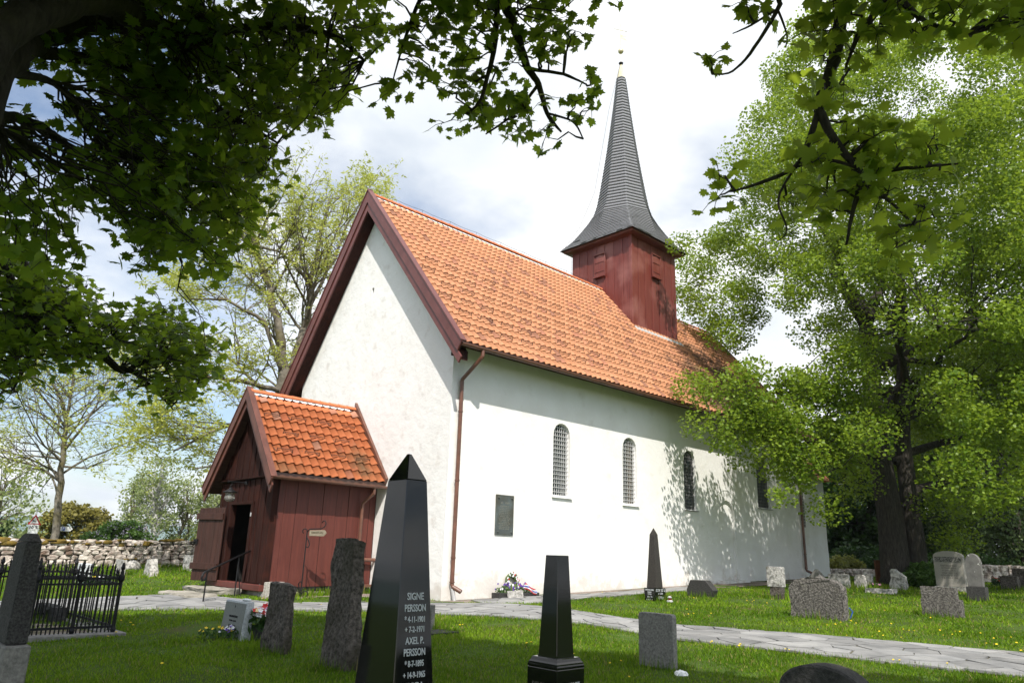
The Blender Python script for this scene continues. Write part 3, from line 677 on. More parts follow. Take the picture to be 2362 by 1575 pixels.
def shutter(o, ux, nrm, w=0.55, h=1.0):
    m = MB(); o = np.array(o, float); ux = np.array(ux, float); nrm = np.array(nrm, float); up = np.array([0, 0, 1.0])
    m.obox(o+nrm*0.04, ux*w, nrm*0.03, up*(h-0.16)); 
    m.prism([o+nrm*0.04+ux*w/2+ux*(w/2)*math.cos(t)+up*(h-0.16)+up*0.12*math.sin(t) for t in np.linspace(0, math.pi, 9)], nrm*0.03)
    for zz in (0.18, 0.62): m.obox(o+nrm*0.07+up*zz+ux*0.02, ux*(w-0.04), nrm*0.018, up*0.05)
    m.obox(o+nrm*0.035-ux*0.06-up*0.08, ux*(w+0.12), nrm*0.10, up*0.06); m.obox(o+nrm*0.035-ux*0.05+up*(h+0.0), ux*(w+0.10), nrm*0.07, up*0.045)
    m.obox(o+nrm*0.035-ux*0.045, ux*0.04, nrm*0.05, up*h); m.obox(o+nrm*0.035+ux*(w+0.005), ux*0.04, nrm*0.05, up*h)
    return ob('shutter', m, M_REDT, TOW, bevel=0.004)
shutter((25.02, TY0, 13.45), (1, 0, 0), (0, -1, 0)); shutter((TX0, 18.92, 13.45), (0, 1, 0), (-1, 0, 0))
# cornice under the spire and the spire itself
TCX, TCY = (TX0+TX1)/2, (TY0+TY1)/2; hx = (TX1-TX0)/2
def sq(r, z): return [(TCX-r, TCY-r, z), (TCX+r, TCY-r, z), (TCX+r, TCY+r, z), (TCX-r, TCY+r, z)]
mb = MB(); mb.frustum(sq(hx+0.02, TZ-0.02), sq(hx+0.20, TZ+0.03)); mb.frustum(sq(hx+0.30, TZ+0.031), sq(hx+0.36, TZ+0.17)); ob('cornice', mb, M_BARGE, TOW, bevel=0.008)
PROF = [(15.09, 2.93), (15.35, 2.60), (15.65, 2.28), (16.04, 1.97), (16.48, 1.64), (16.92, 1.37), (17.37, 1.22), (18.05, 1.09), (19.2, 0.905), (20.37, 0.725), (21.57, 0.56), (22.79, 0.405), (24.02, 0.265), (24.5, 0.205)]
pz = [a for a, b in PROF]; pr_ = [b for a, b in PROF]
def spire_ring(z, grow):
    R_ = float(np.interp(z, pz, pr_)); k = float(np.interp(z, [15.09, 15.6, 16.9], [0.707, 0.76, 0.985]))
    P = []
    for i in range(8):
        a = math.pi/4*i; r_ = (R_*k if i % 2 == 0 else R_)+grow
        P.append((TCX+r_*math.cos(a), TCY+r_*math.sin(a), z))
    return P
M_SHING = mat('grey_shingles', (0.145, 0.149, 0.16), (0.235, 0.24, 0.253), 6.5, 0.85, bump=0.08, bscale=9, stretch=(9, 9, 6), detail=3, lo=0.38, hi=0.62)
def build_spire():
    rr_ = random.Random(9); V = []; F = []; zs = []; z = 15.09
    while z < 24.45: zs.append(z); z += 0.105 if z < 16.7 else 0.17
    zs.append(24.5); sub = 14
    def ring(zz, g, jit):
        P = spire_ring(zz, g); o = []
        for i in range(8):
            a, b = np.array(P[i]), np.array(P[(i+1) % 8])
            for k in range(sub): 
                q = a+(b-a)*k/sub; q[2] += jit[i*sub+k]; o.append(q)
        return o
    m = 8*sub; rows = []
    for i in range(len(zs)-1):
        j = [rr_.uniform(-.004, .004) for _ in range(m)]; j0 = [0]*m
        rows.append(ring(zs[i]-0.02, 0.004, j)); rows.append(ring(zs[i]-0.02, 0.030, j)); rows.append(ring(zs[i+1]-0.005, 0.004, j0))
    V = np.array(rows).reshape(-1, 3); n = len(rows)
    i = np.arange(n-1)[:, None]*m; k = np.arange(m)[None]
    F = np.stack([i+k, i+(k+1) % m, i+m+(k+1) % m, i+m+k], -1).reshape(-1, 4)
    return arr('spire', V, F, M_SHING, TOW)
build_spire()
ob('spire_eave', MB().frustum(sq(hx+0.37, TZ+0.12), sq(hx+0.385, TZ+0.172)), M_TAR, TOW)
mb = MB(); mb.frustum([(TCX+0.215*math.cos(math.pi/4*i), TCY+0.215*math.sin(math.pi/4*i), 24.47) for i in range(8)], [(TCX+0.03*math.cos(math.pi/4*i), TCY+0.03*math.sin(math.pi/4*i), 25.36) for i in range(8)])
ob('spire_cap', mb, M_GOLD, TOW)
ob('finial_collar', MB().lathe([(0.03, 0), (0.10, 0.05), (0.12, 0.10), (0.05, 0.16)], (TCX, TCY, 25.28), 14), M_IRON, TOW, smooth=True)
ob('finial_ball', MB().lathe([(0.01, -0.15), (0.09, -0.12), (0.14, -0.05), (0.145, 0.02), (0.12, 0.09), (0.06, 0.14), (0.01, 0.15)], (TCX, TCY, 26.1), 16), M_GOLD, TOW, smooth=True)
mb = MB().tube([(TCX, TCY, 25.4), (TCX, TCY, 27.75)], 0.016, 6); mb.tube([(TCX-0.28, TCY+0.15, 27.35), (TCX+0.28, TCY-0.15, 27.35)], 0.014, 5)
for s in (-1, 1): mb.lathe([(0.0, -0.03), (0.03, 0), (0.0, 0.03)], (TCX+s*0.28, TCY-s*0.15, 27.35), 8)
ob('finial_cross', mb, M_GOLD, TOW)
mb = MB().prism([(TCX+0.02, TCY-0.01, 26.85), (TCX+0.30, TCY-0.16, 26.80), (TCX+0.24, TCY-0.13, 26.93), (TCX+0.34, TCY-0.18, 27.08), (TCX+0.02, TCY-0.01, 27.08)], (0.006, 0.01, 0)); ob('weather_vane', mb, M_GOLD, TOW)
# lightning wire down the spire
ob('lightning_wire', MB().tube([(TCX-0.02, TCY+0.05, 25.3), (TCX-0.55, TCY+0.35, 22.6), (TCX-1.15, TCY+0.78, 18.0), (TCX-1.75, TCY+1.2, 16.1), (TX0-0.38, TY1+0.3, 15.05), (TX0-0.03, TY1+0.02, 14.85), (TX0-0.03, TY1+0.02, 13.0)], 0.009, 4), M_IRON, TOW)
# ------------------------------------------------------------------ porch
PX, PY0, PY1, PRY, PRZ = 8.79, 17.90, 21.07, 19.38, 5.64
PS, PSN = 1.215, 1.235; PEY = 17.50
zg = 0.50
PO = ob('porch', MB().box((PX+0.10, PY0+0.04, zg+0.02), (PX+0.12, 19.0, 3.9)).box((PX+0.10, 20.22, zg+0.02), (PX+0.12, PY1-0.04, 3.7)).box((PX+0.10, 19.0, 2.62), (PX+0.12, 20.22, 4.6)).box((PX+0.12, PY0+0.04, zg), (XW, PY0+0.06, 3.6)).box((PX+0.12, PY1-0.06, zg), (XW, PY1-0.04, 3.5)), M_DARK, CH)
setp(PO, 'red boarded entrance porch with a tiled roof')
mb = MB(); boards(mb, (PX, PY0+0.05, 0), (1, 0, 0), XW-PX-0.02, lambda s: zg+0.06+0.02*s, 3.62, (0, -1, 0), step=0.385, thick=0.012, seed=8); o = ob('boarding', mb, M_RED, PO, bevel=0.004); setp(o, 'sunlit red south boarding')
# front: dark weathered boards, gable part laid over the lower part
def gable_z(y): return PRZ-0.18-(PS*(PRY-y) if y < PRY else PSN*(y-PRY))
mb = MB(); r_ = random.Random(5)
def vboards(y0, y1, zlo, zhi, x, step, th):
    y = y0; i = 0
    while y < y1-0.02:
        w = min(step*r_.uniform(0.8, 1.2), y1-y); t = th*(1 if i % 2 else 1.7)
        a, b = y+0.004, y+w-0.004
        base = [(x, a, zlo), (x, b, zlo), (x-t, b, zlo), (x-t, a, zlo)]
        mb.frustum(base, [(q[0], q[1], min(zhi, gable_z(q[1]))) for q in base]); y += w; i += 1
vboards(PY0, 18.98, zg+0.16, 3.28, PX+0.03, 0.17, 0.025); vboards(20.22, PY1, zg+0.10, 3.22, PX+0.03, 0.17, 0.025); vboards(18.985, 20.215, 2.66, 3.26, PX+0.03, 0.17, 0.025)
vboards(PY0+0.0, PY1, 3.33, 9, PX-0.01, 0.19, 0.028)
setp(ob('boarding', mb, M_TAR, PO, bevel=0.003), 'dark weathered front boarding')
ob('drip_board', MB().obox((PX-0.10, PY0-0.02, 3.30), (0.12, 0, 0.0), (0, PY1-PY0+0.04, -0.03), (0, 0, 0.035)), M_TAR, PO, bevel=0.004)
mb = MB().box((PX-0.045, 18.86, zg+0.14), (PX+0.12, 18.985, 2.66)); mb.box((PX-0.045, 20.215, zg+0.12), (PX+0.12, 20.32, 2.64)); mb.box((PX-0.05, 18.86, 2.62), (PX+0.12, 20.32, 2.70)); ob('door_frame', mb, M_TAR, PO, bevel=0.006)
ob('sill_beam', MB().box((PX-0.09, PY0-0.03, zg-0.02), (PX+0.14, PY1+0.03, zg+0.14)), M_RED, PO, bevel=0.015)
ob('corner_board', MB().box((PX-0.025, PY0-0.03, zg+0.14), (PX+0.16, PY0+0.05, 3.5)), M_TAR, PO, bevel=0.004)
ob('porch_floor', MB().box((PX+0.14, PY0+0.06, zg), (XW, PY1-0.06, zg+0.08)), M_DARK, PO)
ob('foundation', rough(MB().box((PX+0.05, PY0+0.06, 0.0), (XW, PY1-0.05, zg-0.03)), 0.04, 3, 6, 4), mat('pale_footing_stone', (0.22, 0.18, 0.15), (0.36, 0.31, 0.27), 5, 0.9, bump=0.5), PO)
# door leaf folded back against the front, with two cross battens, nails and a lock
hinge = np.array([PX-0.10, 20.36, 0.0]); a_ = math.radians(20); du = np.array([-math.sin(a_), math.cos(a_), 0]); dn = np.array([-math.cos(a_), -math.sin(a_), 0]); LW = 0.98
mb = MB(); n = 6
for i in range(n): mb.obox(hinge+du*(LW*i/n+0.003)+np.array([0, 0, 0.62-0.02*i/n]), du*(LW/n-0.006), dn*0.035, (0, 0, 1.93))
for z in (0.90, 2.22): mb.obox(hinge+du*0.02+dn*0.036+np.array([0, 0, z]), du*(LW+0.02), dn*0.05, (0, 0, 0.17))
for i in range(n):
    for z in (0.96, 1.03, 1.35, 1.7, 2.05, 2.28, 2.35):
        p = hinge+du*(LW*(i+0.5)/n)+dn*(0.087 if (0.9 < z < 1.07 or z > 2.22) else 0.037); p[2] = z; mb.obox(p, du*0.014, dn*0.008, (0, 0, 0.014))
DOOR = ob('door', mb, mat('old_door_wood', (0.030, 0.011, 0.007), (0.055, 0.020, 0.013), 2, 0.6, bump=0.6, bscale=9, stretch=(7, 7, 0.5)), PO, bevel=0.004)
setp(DOOR, 'dark plank door standing open against the front')
p = hinge+du*(LW-0.10)+dn*0.04; p[2] = 1.56; mb = MB().obox(p, du*0.14, dn*0.03, (0, 0, 0.13)); mb.tube([p+du*0.07+dn*0.03+np.array([0, 0, .06]), p+du*0.07+dn*0.10+np.array([0, 0, .06])], 0.02, 8); mb.tube([p+du*0.02+dn*0.10+np.array([0, 0, .06]), p+du*0.17+dn*0.10+np.array([0, 0, .05])], 0.014, 8)
ob('door_lock', mb, M_IRON, PO)
ob('door_tag', MB().box((PX-0.06, 18.895, 2.30), (PX-0.047, 18.945, 2.40)), M_GRILLE, PO)
# roof
p0, p1 = PX-0.36, XW+0.0
dPS = np.array([0, -1, -PS])/math.hypot(1, PS); dPN = np.array([0, 1, -PSN])/math.hypot(1, PSN)
mb = MB()
for sgn, sl, ye in ((-1, PS, PRY-PEY-0.03), (1, PSN, 2.05)):
    y = PRY+sgn*ye; mb.prism([(p0, PRY, PRZ-0.06), (p0, y, PRZ-0.06-sl*ye), (p0, y, PRZ-0.15-sl*ye), (p0, PRY, PRZ-0.16)], (p1-p0, 0, 0))
PR = ob('porch_roof', mb, M_DECK, PO)
def lichp(P): return 0.13*np.clip((5.2-P[:, 2])/2.2, 0, 1)+0.10*np.exp(-((P[:, 0]-11.3)/0.35)**2)
pantiles('porch_pantiles', (p0+0.05, PRY-0.03, PRZ-0.03), (1, 0, 0), dPS, p1-p0-0.10, (PRY-0.03-PEY)*math.hypot(1, PS), 0.245, 0.335, M_TILE_P, PO, lichp, amp=0.036, step=0.058)
pantiles('porch_pantiles', (p0+0.05, PRY+0.03, PRZ-0.03), (1, 0, 0), dPN, p1-p0-0.10, 2.08*math.hypot(1, PSN), 0.245, 0.335, M_TILE_P, PO, amp=0.036, step=0.058)
ridge_tiles('porch_ridge_tiles', p0+0.05, p1-0.08, PRY, PRZ+0.035, M_TILE_P, PO, r=0.105, L_=0.30)
bot = []; topp = []
for i in range(13):
    x = p0+0.06+0.245*i
    bot += [(x+0.0, PRY-0.085, PRZ-0.02), (x+0.05, PRY-0.14, PRZ-0.07), (x+0.12, PRY-0.155, PRZ-0.075), (x+0.19, PRY-0.14, PRZ-0.07)]; topp += [(x+e, PRY-0.075, PRZ+0.0) for e in (0, .05, .12, .19)]
ob('ridge_mortar', MB().grid([topp, bot]), M_LIME, PO)
hme2 = None; rl = (PRY-0.03-PEY)*math.hypot(1, PS); nr2 = int(round(rl/0.335)); rl /= nr2
for r_i, off in ((2, 0.10), (4, 0.5), (6, 0.18)):
    for i in range(4):
        x = p0+0.15+off+i*0.80
        if x > p1-0.5: continue
        p = np.array([x, PRY-0.03, PRZ-0.03])+dPS*(rl*(r_i+1)-0.03)
        if hme2 is None: o = ob('snow_guard', hook_mb(0.44, 0.09), M_HOOK, PO); hme2 = o.data; hme2.transform(Matrix.Translation(wloc(PO)))
        else: o = bpy.data.objects.new('snow_guard', hme2); C.objects.link(o); o.parent = PO
        o.location = Vector(p)-wloc(PO)
M_BARGEP = mat('porch_verge_paint', (0.085, 0.030, 0.022), (0.14, 0.050, 0.034), 2.5, 0.5, bump=0.3, bscale=16, stretch=(3, 1, 1))
for sgn, sl, ye in ((-1, PS, PRY-PEY+0.22), (1, PSN, 2.16)):
    ob('bargeboard', verge(p0-0.04, sgn, sl, ye, 0.07, -0.13, 0.05, rz=PRZ, ry=PRY), M_BARGEP, PO, bevel=0.006)
    ob('trim_board', verge(p0+0.012, sgn, sl, ye-0.02, -0.05, -0.26, 0.04, rz=PRZ, ry=PRY), M_BARGEP, PO, bevel=0.006)
    ob('cap_board', verge(p0-0.055, sgn, sl, ye+0.01, 0.105, 0.072, 0.17, rz=PRZ, ry=PRY), M_BARGEP, PO)
    if sgn < 0: ob('wall_flashing', verge(p1-0.10, sgn, sl, ye-0.12, 0.16, 0.0, 0.085, rz=PRZ, ry=PRY), M_COPPER, PO)
gutter(p0+0.02, p1-0.02, PEY-0.055, 3.26, PO, r=0.07, name='porch_gutter', nstrap=0.72)
mb = MB().tube([(11.55, PEY-0.03, 3.20), (11.55, PEY-0.03, 3.05), (11.42, PY0-0.10, 2.78), (11.42, PY0-0.09, 0.95), (11.46, PY0-0.14, 0.84), (11.50, PY0-0.30, 0.74)], 0.045, 10)
mb.tube([(11.42, PY0-0.09, 1.28), (11.95, PY0-0.12, 1.28)], 0.05, 10); mb.box((11.25, PY0-0.35, 0.58), (11.95, PY0-0.05, 0.64)); ob('downpipe', mb, M_COPPER, PO)
# little strip of whitewashed wall between the porch and the corner is part of the gable wall

# lamp hanging from an iron bracket over the door
LP = root('porch_lamp', (PX-0.45, 19.60, 3.05), 'black iron lamp with clear glass bell hanging over the porch door', 'lamp')
lx, ly, lz = PX-0.45, 19.45, 3.17
ob('bracket', MB().tube([(PX-0.02, ly, lz+0.02), (lx-0.05, ly, lz+0.02), (lx-0.10, ly, lz+0.0)], 0.012, 6).lathe([(0.0, -.05), (0.055, -.04), (0.055, .04), (0.0, .05)], (PX-0.03, ly, lz+0.02), 10).tube([(lx, ly, lz), (lx+0.025, ly, lz-0.05), (lx-0.02, ly, lz-0.09), (lx, ly, lz-0.13)], 0.01, 5), M_IRON, LP)
ob('lamp_cap', MB().lathe([(0.185, 0), (0.19, 0.015), (0.10, 0.06), (0.045, 0.10), (0.03, 0.14)], (lx, ly, lz-0.27), 20), M_IRON, LP, smooth=True)
M_LAMPG = mat('lamp_glass', (0.55, 0.54, 0.50)); b = M_LAMPG.node_tree.nodes['Principled BSDF']; b.inputs['Transmission Weight'].default_value = 0.75; b.inputs['Roughness'].default_value = 0.12; b.inputs['IOR'].default_value = 1.1
ob('lamp_glass', MB().lathe([(0.02, -0.235), (0.08, -0.225), (0.125, -0.18), (0.135, -0.13), (0.115, -0.07), (0.115, -0.03), (0.135, 0.0)], (lx, ly, lz-0.275), 20), M_LAMPG, LP, smooth=True)
ob('bulb', MB().lathe([(0.02, 0), (0.03, -0.03), (0.045, -0.09), (0.03, -0.13), (0.0, -0.14)][::-1], (lx, ly, lz-0.29), 10), M_LIME, LP, smooth=True)

# steps and handrail
M_STEP = mat('step_stone', (0.20, 0.185, 0.15), (0.34, 0.315, 0.27), 4, 0.9, bump=0.6, c3=(0.12, 0.11, 0.09))
s1 = ghit(510, 1386)
def stone_block(name, pts_px, z0, z1, m, label, cat, amp=0.03, seed=0, group=None):
    pass
mb = rough(MB().frustum([(8.62, 18.75, 0.22), (8.62, 20.55, 0.22), (7.95, 20.60, 0.22), (7.88, 18.80, 0.22)], [(8.66, 18.72, 0.50), (8.66, 20.62, 0.49), (7.90, 20.70, 0.485), (7.80, 18.72, 0.49)]), 0.05, 2.4, 10, 5)
o = ob('stone_step', mb, M_STEP, loc=(8.2, 19.6, gz(8.2, 19.6)), smooth=False); setp(o, 'upper thick stone slab in front of the open porch door', 'step', 'stone steps to the porch')
mb = rough(MB().frustum([(7.80, 18.05, 0.14), (7.80, 20.2, 0.14), (7.05, 20.1, 0.12), (7.0, 18.1, 0.12)], [(7.79, 18.10, 0.42), (7.79, 20.15, 0.41), (7.12, 20.05, 0.39), (7.05, 18.15, 0.40)]), 0.05, 2.2, 10, 9)
o = ob('stone_step', mb, M_STEP, loc=(7.4, 19.1, gz(7.4, 19.1)), smooth=False); setp(o, 'lower flat stone step lying on the flagstone path before the porch', 'step', 'stone steps to the porch')
def railing():
    q0 = ghit(468, 1390); R0 = root('handrail', q0, 'black iron handrail sloping up beside the porch steps', 'handrail')
    h0 = bis(lambda v: proj(q0+np.array([0.0, 0, v]))[1], 1318, 0.1, 3)
    e = at(580, 1268.6, math.hypot(8.55, 18.95)); top0 = q0+np.array([0, 0, h0])
    dr = (e-top0)/np.linalg.norm(e-top0); st = top0-dr*0.18
    curl = [st-dr*0.0+np.array([0, 0, 0.0])]
    cc = st+np.array([0, 0, -0.075]); pts = [cc+dr*(0.16)+np.array([0, 0, -0.045]), cc+dr*0.07+np.array([0, 0, -0.085]), cc-dr*0.02+np.array([0, 0, -0.07]), cc-dr*0.07+np.array([0, 0, 0.0]), cc-dr*0.02+np.array([0, 0, 0.075]), st+dr*0.1+np.array([0, 0, 0.02]), e]
    ob('rail', MB().tube(pts, 0.022, 8), M_IRON, R0, smooth=True)
    ob('post', MB().tube([q0-np.array([0, 0, .05]), top0], 0.018, 8), M_IRON, R0)
    t = 0.70; m_ = top0+(e-top0)*t; 
    ob('post', MB().tube([(m_[0], m_[1], gz(m_[0], m_[1])-0.05), m_], 0.018, 8), M_IRON, R0); 
    m2 = m_+np.array([0.09, 0.0, 0]); ob('brace', MB().tube([(m_[0]+0.14, m_[1]-0.03, gz(m_[0], m_[1])), m_-np.array([0, 0, .25])], 0.014, 6), M_IRON, R0)
railing()
o = ob('broom', MB().tube([(9.2, 19.35, 0.62), (9.42, 19.15, 1.62)], 0.014, 6).frustum([(9.12, 19.28, 0.585), (9.28, 19.28, 0.585), (9.28, 19.42, 0.585), (9.12, 19.42, 0.585)], [(9.18, 19.33, 0.72), (9.24, 19.33, 0.72), (9.24, 19.38, 0.72), (9.18, 19.38, 0.72)]), mat('pale_wood', (0.42, 0.32, 0.16), (0.5, 0.38, 0.2), 6, 0.6), loc=(9.2, 19.35, 0.585)); setp(o, 'thin pale broom standing just inside the dark porch doorway', 'broom')
# ------------------------------------------------------------------ gravestones and small things
M_BLACKG = mat('polished_black_granite', (0.004, 0.0045, 0.004), (0.010, 0.0105, 0.0095), 60, 0.06, spec=0.40, c3=(0.016, 0.017, 0.016), c3scale=3.0, c3lo=0.55, c3hi=0.9)
M_BLACKR = mat('rough_black_granite', (0.016, 0.016, 0.015), (0.05, 0.048, 0.045), 30, 0.8, bump=0.8, bscale=40)
M_ROUGH = mat('rough_grey_granite', (0.026, 0.022, 0.017), (0.15, 0.128, 0.112), 22, 0.92, bump=1.0, bscale=26, c3=(0.034, 0.029, 0.014), c3scale=1.6, c3lo=0.45, c3hi=0.68, bdist=0.03)
M_HEWN = mat('hewn_dark_granite', (0.040, 0.036, 0.032), (0.20, 0.185, 0.165), 24, 0.95, bump=1.0, bscale=22, bdist=0.06, c3=(0.23, 0.22, 0.17), c3scale=6, c3lo=0.62, c3hi=0.75)
M_GREY = mat('grey_granite', (0.13, 0.125, 0.115), (0.25, 0.24, 0.22), 34, 0.85, bump=0.5, bscale=50, c3=(0.14, 0.13, 0.11), c3scale=3)
M_LIGHT = mat('lichened_pale_stone', (0.20, 0.195, 0.18), (0.50, 0.48, 0.45), 13, 0.95, bump=0.9, bscale=24, c3=(0.10, 0.095, 0.08), c3scale=5, lo=0.38, hi=0.6, bdist=0.03)
M_MARBLE = mat('grey_marble', (0.15, 0.16, 0.15), (0.19, 0.20, 0.185), 30, 0.55)
M_SPECK = mat('speckled_light_granite', (0.36, 0.38, 0.40), (0.60, 0.62, 0.64), 42, 0.6)
def marks(rows, size, o, xd, yd, width, parent, m, seed=1, name='lettering', depth=.0015, step=1.35):
    """rows of weathered letters too worn to read: short strokes of varied width"""
    r_ = random.Random(seed); o = np.array(o, float); x = np.array(xd, float); y = np.array(yd, float); n = np.cross(x, y)
    for k in range(rows):
        w = width*r_.uniform(.7, 1.0); s = -w/2; mb = MB()
        while s < w/2:
            g = size*r_.uniform(.18, .34)
            if r_.random() > .16:
                p = o+x*s-y*k*size*step
                mb.obox(p, x*g*.45, y*size*r_.uniform(.8, 1), n*depth)
                if r_.random() < .8: mb.obox(p+x*g*.46+y*size*r_.choice((0, .4, .75)), x*g*.5, y*size*.22, n*depth*.9)
            s += g*1.35
        ob(name, mb, m, parent)
M_ENGRAVE = mat('pale_engraving', (0.40, 0.43, 0.44), (0.50, 0.52, 0.53), 20, 0.8)
M_ENGDIM = mat('dim_engraving', (0.085, 0.075, 0.062), (0.11, 0.10, 0.085), 20, 0.8)
M_ENGDARK = mat('dark_engraving', (0.02, 0.02, 0.02))
M_MOSSG = mat('mossy_dark_granite', (0.012, 0.0115, 0.010), (0.066, 0.064, 0.061), 70, 0.9, bump=0.7, bscale=60, c3=(0.05, 0.042, 0.012), c3scale=1.2, c3lo=0.5, c3hi=0.75)
SX, SZ = (1, 0, 0), (0, 0, 1)
WX = (0, -1, 0)
def slab(name, P, prof, t, m, label, cat='gravestone', group=None, bevel=0.012, amp=0.0, freq=6, cuts=0, lean=0.0, parent=None, seed=0, tag_=True):
    """an upright slab: outline prof in (y, z) from the near corner P, pushed t along +X; lean tips it back to the east"""
    a = [np.array([P[0]+lean*z, P[1]+y, P[2]+z]) for y, z in prof]
    mb = MB().prism(a, (t, 0, 0))
    if amp: mb = rough(mb, amp, freq, cuts, seed)
    c = (P[0]+t/2, P[1]+np.mean([p[0] for p in prof]), P[2])
    o = ob(name, mb, m, parent, loc=None if parent else c, bevel=0 if amp else bevel)
    if tag_ and parent is None: setp(o, label, cat, group)
    return o
def rect(w, h, z0=-0.15): return [(0, z0), (w, z0), (w, h), (0, h)]
def archp(w, zs, zt, z0=-0.15, n=12, inset=0.0, p=1.0):
    return [(0, z0), (w, z0), (w, zs)]+[(w/2+(w/2-inset)*math.cos(t), zs+(zt-zs)*math.sin(t)**p) for t in np.linspace(0, math.pi, n)]+[(0, zs)]
# 1 grey tapering pillar on a block, left edge
G = at(11, 1488, 6.3); base_z = gz(G[0], G[1])
P1, w1, t1, _ = dims(11, 1488, -20, 63.6, 1240, P=G.copy()); h1 = bis(lambda v: proj(G+np.array([0.06, 0.06, v]))[1], 1250, 0.2, 2)
R1 = root('pillar_gravestone', (G[0]+t1/2, G[1]+w1/2, base_z), 'tapering speckled dark grey granite pillar beside the iron fence at the left edge', 'gravestone')
def taper(c, a0, b0, z0, a1, b1, z1): return [(c[0]+s*a0, c[1]+q*b0, z0) for s, q in ((-1, -1), (1, -1), (1, 1), (-1, 1))], [(c[0]+s*a1, c[1]+q*b1, z1) for s, q in ((-1, -1), (1, -1), (1, 1), (-1, 1))]
c1 = (G[0]+t1/2, G[1]+w1/2); zt = G[2]+h1
mb = MB().frustum(*taper(c1, t1/2, w1/2, G[2], t1*0.37, w1*0.34, zt)); ob('shaft', mb, M_MOSSG, R1, bevel=0.01)
ob('cap', MB().frustum(*taper(c1, t1*0.37, w1*0.34, zt+0.001, t1*0.20, w1*0.20, zt+0.06)), M_MOSSG, R1, bevel=0.006)
ob('base_block', MB().box((c1[0]-t1*0.62, c1[1]-w1*0.62, base_z-0.1), (c1[0]+t1*0.62, c1[1]+w1*0.62, G[2]-0.002)), M_GREY, R1, bevel=0.012)
# 6 tall black obelisk with names
def obelisk(P, xl, xr, ytop, yap, m, zb=None, taper_top=None):
    pass
K = at(908, 1575, 4.6); Pb, wb, tb, _ = dims(908, 1575, 821, 999, 1100, P=K.copy())
kc = np.array([K[0]+tb/2, K[1]+wb/2]); dk = math.hypot(K[0], K[1])
Ps = at(939, 1102, dk+.05); _, ws_, ts_, _ = dims(939, 1102, 894, 986, 1050, P=Ps.copy()); ksz = Ps[2]; sx6, sy6 = ts_/2, ws_/2
kg = gz(*kc); kap = at(947, 1047, math.hypot(*kc))[2]; zb6 = kg+.25
ex6 = sx6+(tb/2-sx6)*(ksz-zb6)/(ksz-K[2]); ey6 = sy6+(wb/2-sy6)*(ksz-zb6)/(ksz-K[2])
O6 = root('obelisk_gravestone', (kc[0], kc[1], kg), 'tall polished black obelisk with pale carved names and a pointed top', 'gravestone', 'black obelisk gravestones')
ob('shaft', MB().frustum(*taper(kc, ex6, ey6, zb6, sx6, sy6, ksz)), M_BLACKG, O6, bevel=0.005)
ob('tip', MB().frustum(*taper(kc, sx6, sy6, ksz+0.0005, 0.012, 0.012, kap)), M_BLACKG, O6, bevel=0.004)
ob('base_block', MB().box((kc[0]-ex6*1.3, kc[1]-ey6*1.3, kg-0.1), (kc[0]+ex6*1.3, kc[1]+ey6*1.3, kg+0.249)), M_BLACKG, O6, bevel=0.01)
tilt = (ey6-sy6)/(ksz-zb6); fy = lambda z: kc[1]-ey6+tilt*(z-zb6)-0.0015
L6 = []
for s, yp, sz, sx in (('SIGNE', 1382, .052, .80), ('PERSSON', 1409, .052, .68), ('\u2606 4-11-1901', 1434, .043, .68), ('\u2020 7-2-1971', 1457, .043, .70), ('AXEL P.', 1484, .050, .74), ('PERSSON', 1511, .052, .68), ('\u2605 8-7-1895', 1536, .043, .68), ('\u2020 14-9-1965', 1562, .043, .68), ('THYRA', 1590, .052, .74)):
    z = onplane(955, yp, 1, kc[1]-ey6)[2]; z = onplane(955, yp, 1, fy(z))[2]
    s = s.replace('\u2606', '*').replace('\u2605', '*').replace('\u2020', '+')
    L6.append((s, sz*1.1, (kc[0], fy(z)-0.001, z), SX, (0, tilt, 1), sx, 0.0006))
text(L6, O6, M_ENGRAVE)
# 7 cut-off black obelisk on a moulded base
K = at(1283, 1517, 6.0); d7 = math.hypot(K[0], K[1]); Pb, wb, tb, _ = dims(1283, 1517, 1241, 1324, 1280, P=K.copy())
c7 = np.array([K[0]+tb/2, K[1]+wb/2]); g7 = gz(*c7); z7 = K[2]; zt7 = bis(lambda v: proj((K[0]+0.04, K[1]+0.04, v))[1], 1280, 1, 3)
h7 = (wb+tb)/4; tw7 = (1314-1258)/(1324-1241)*h7
O7 = root('obelisk_gravestone', (c7[0], c7[1], g7), 'black truncated obelisk on a moulded pedestal beside the flagstone path', 'gravestone', 'black obelisk gravestones')
ob('shaft', MB().frustum(*taper(c7, h7, h7, z7, tw7, tw7, zt7)), M_BLACKG, O7, bevel=0.005)
hp = (1343-1216)/FPX*d7*math.cos(PITCH)/1.414/2*1.02
prof = [(hp*0.98, -0.075), (hp*0.99, -0.06), (hp*0.96, -0.05), (hp*0.96, -0.04), (hp*0.88, -0.028), (hp*0.84, -0.008), (hp*0.80, -0.004)]
for i in range(len(prof)-1):
    pass
mb = MB(); rings = [[(c7[0]+a*r_, c7[1]+b*r_, z7+z) for a, b in ((-1, -1), (1, -1), (1, 1), (-1, 1), (-1, -1))] for r_, z in prof]; mb.grid(rings); mb.add(rings[-1][:4], [(0, 1, 2, 3)]); ob('moulding', mb, M_BLACKG, O7)
ob('pedestal', MB().box((c7[0]-hp, c7[1]-hp, g7-0.1), (c7[0]+hp, c7[1]+hp, z7-0.076)), M_BLACKG, O7, bevel=0.005)
zA = z7-0.076
text([('MAGNHILD FRIIS', .042, (c7[0], c7[1]-hp-0.0015, zA-0.125), SX, SZ, .62, 0.0006), ('C TANUM', .040, (c7[0], c7[1]-hp-0.0015, zA-0.185), SX, SZ, .62, .0006)], O7, M_ENGRAVE)
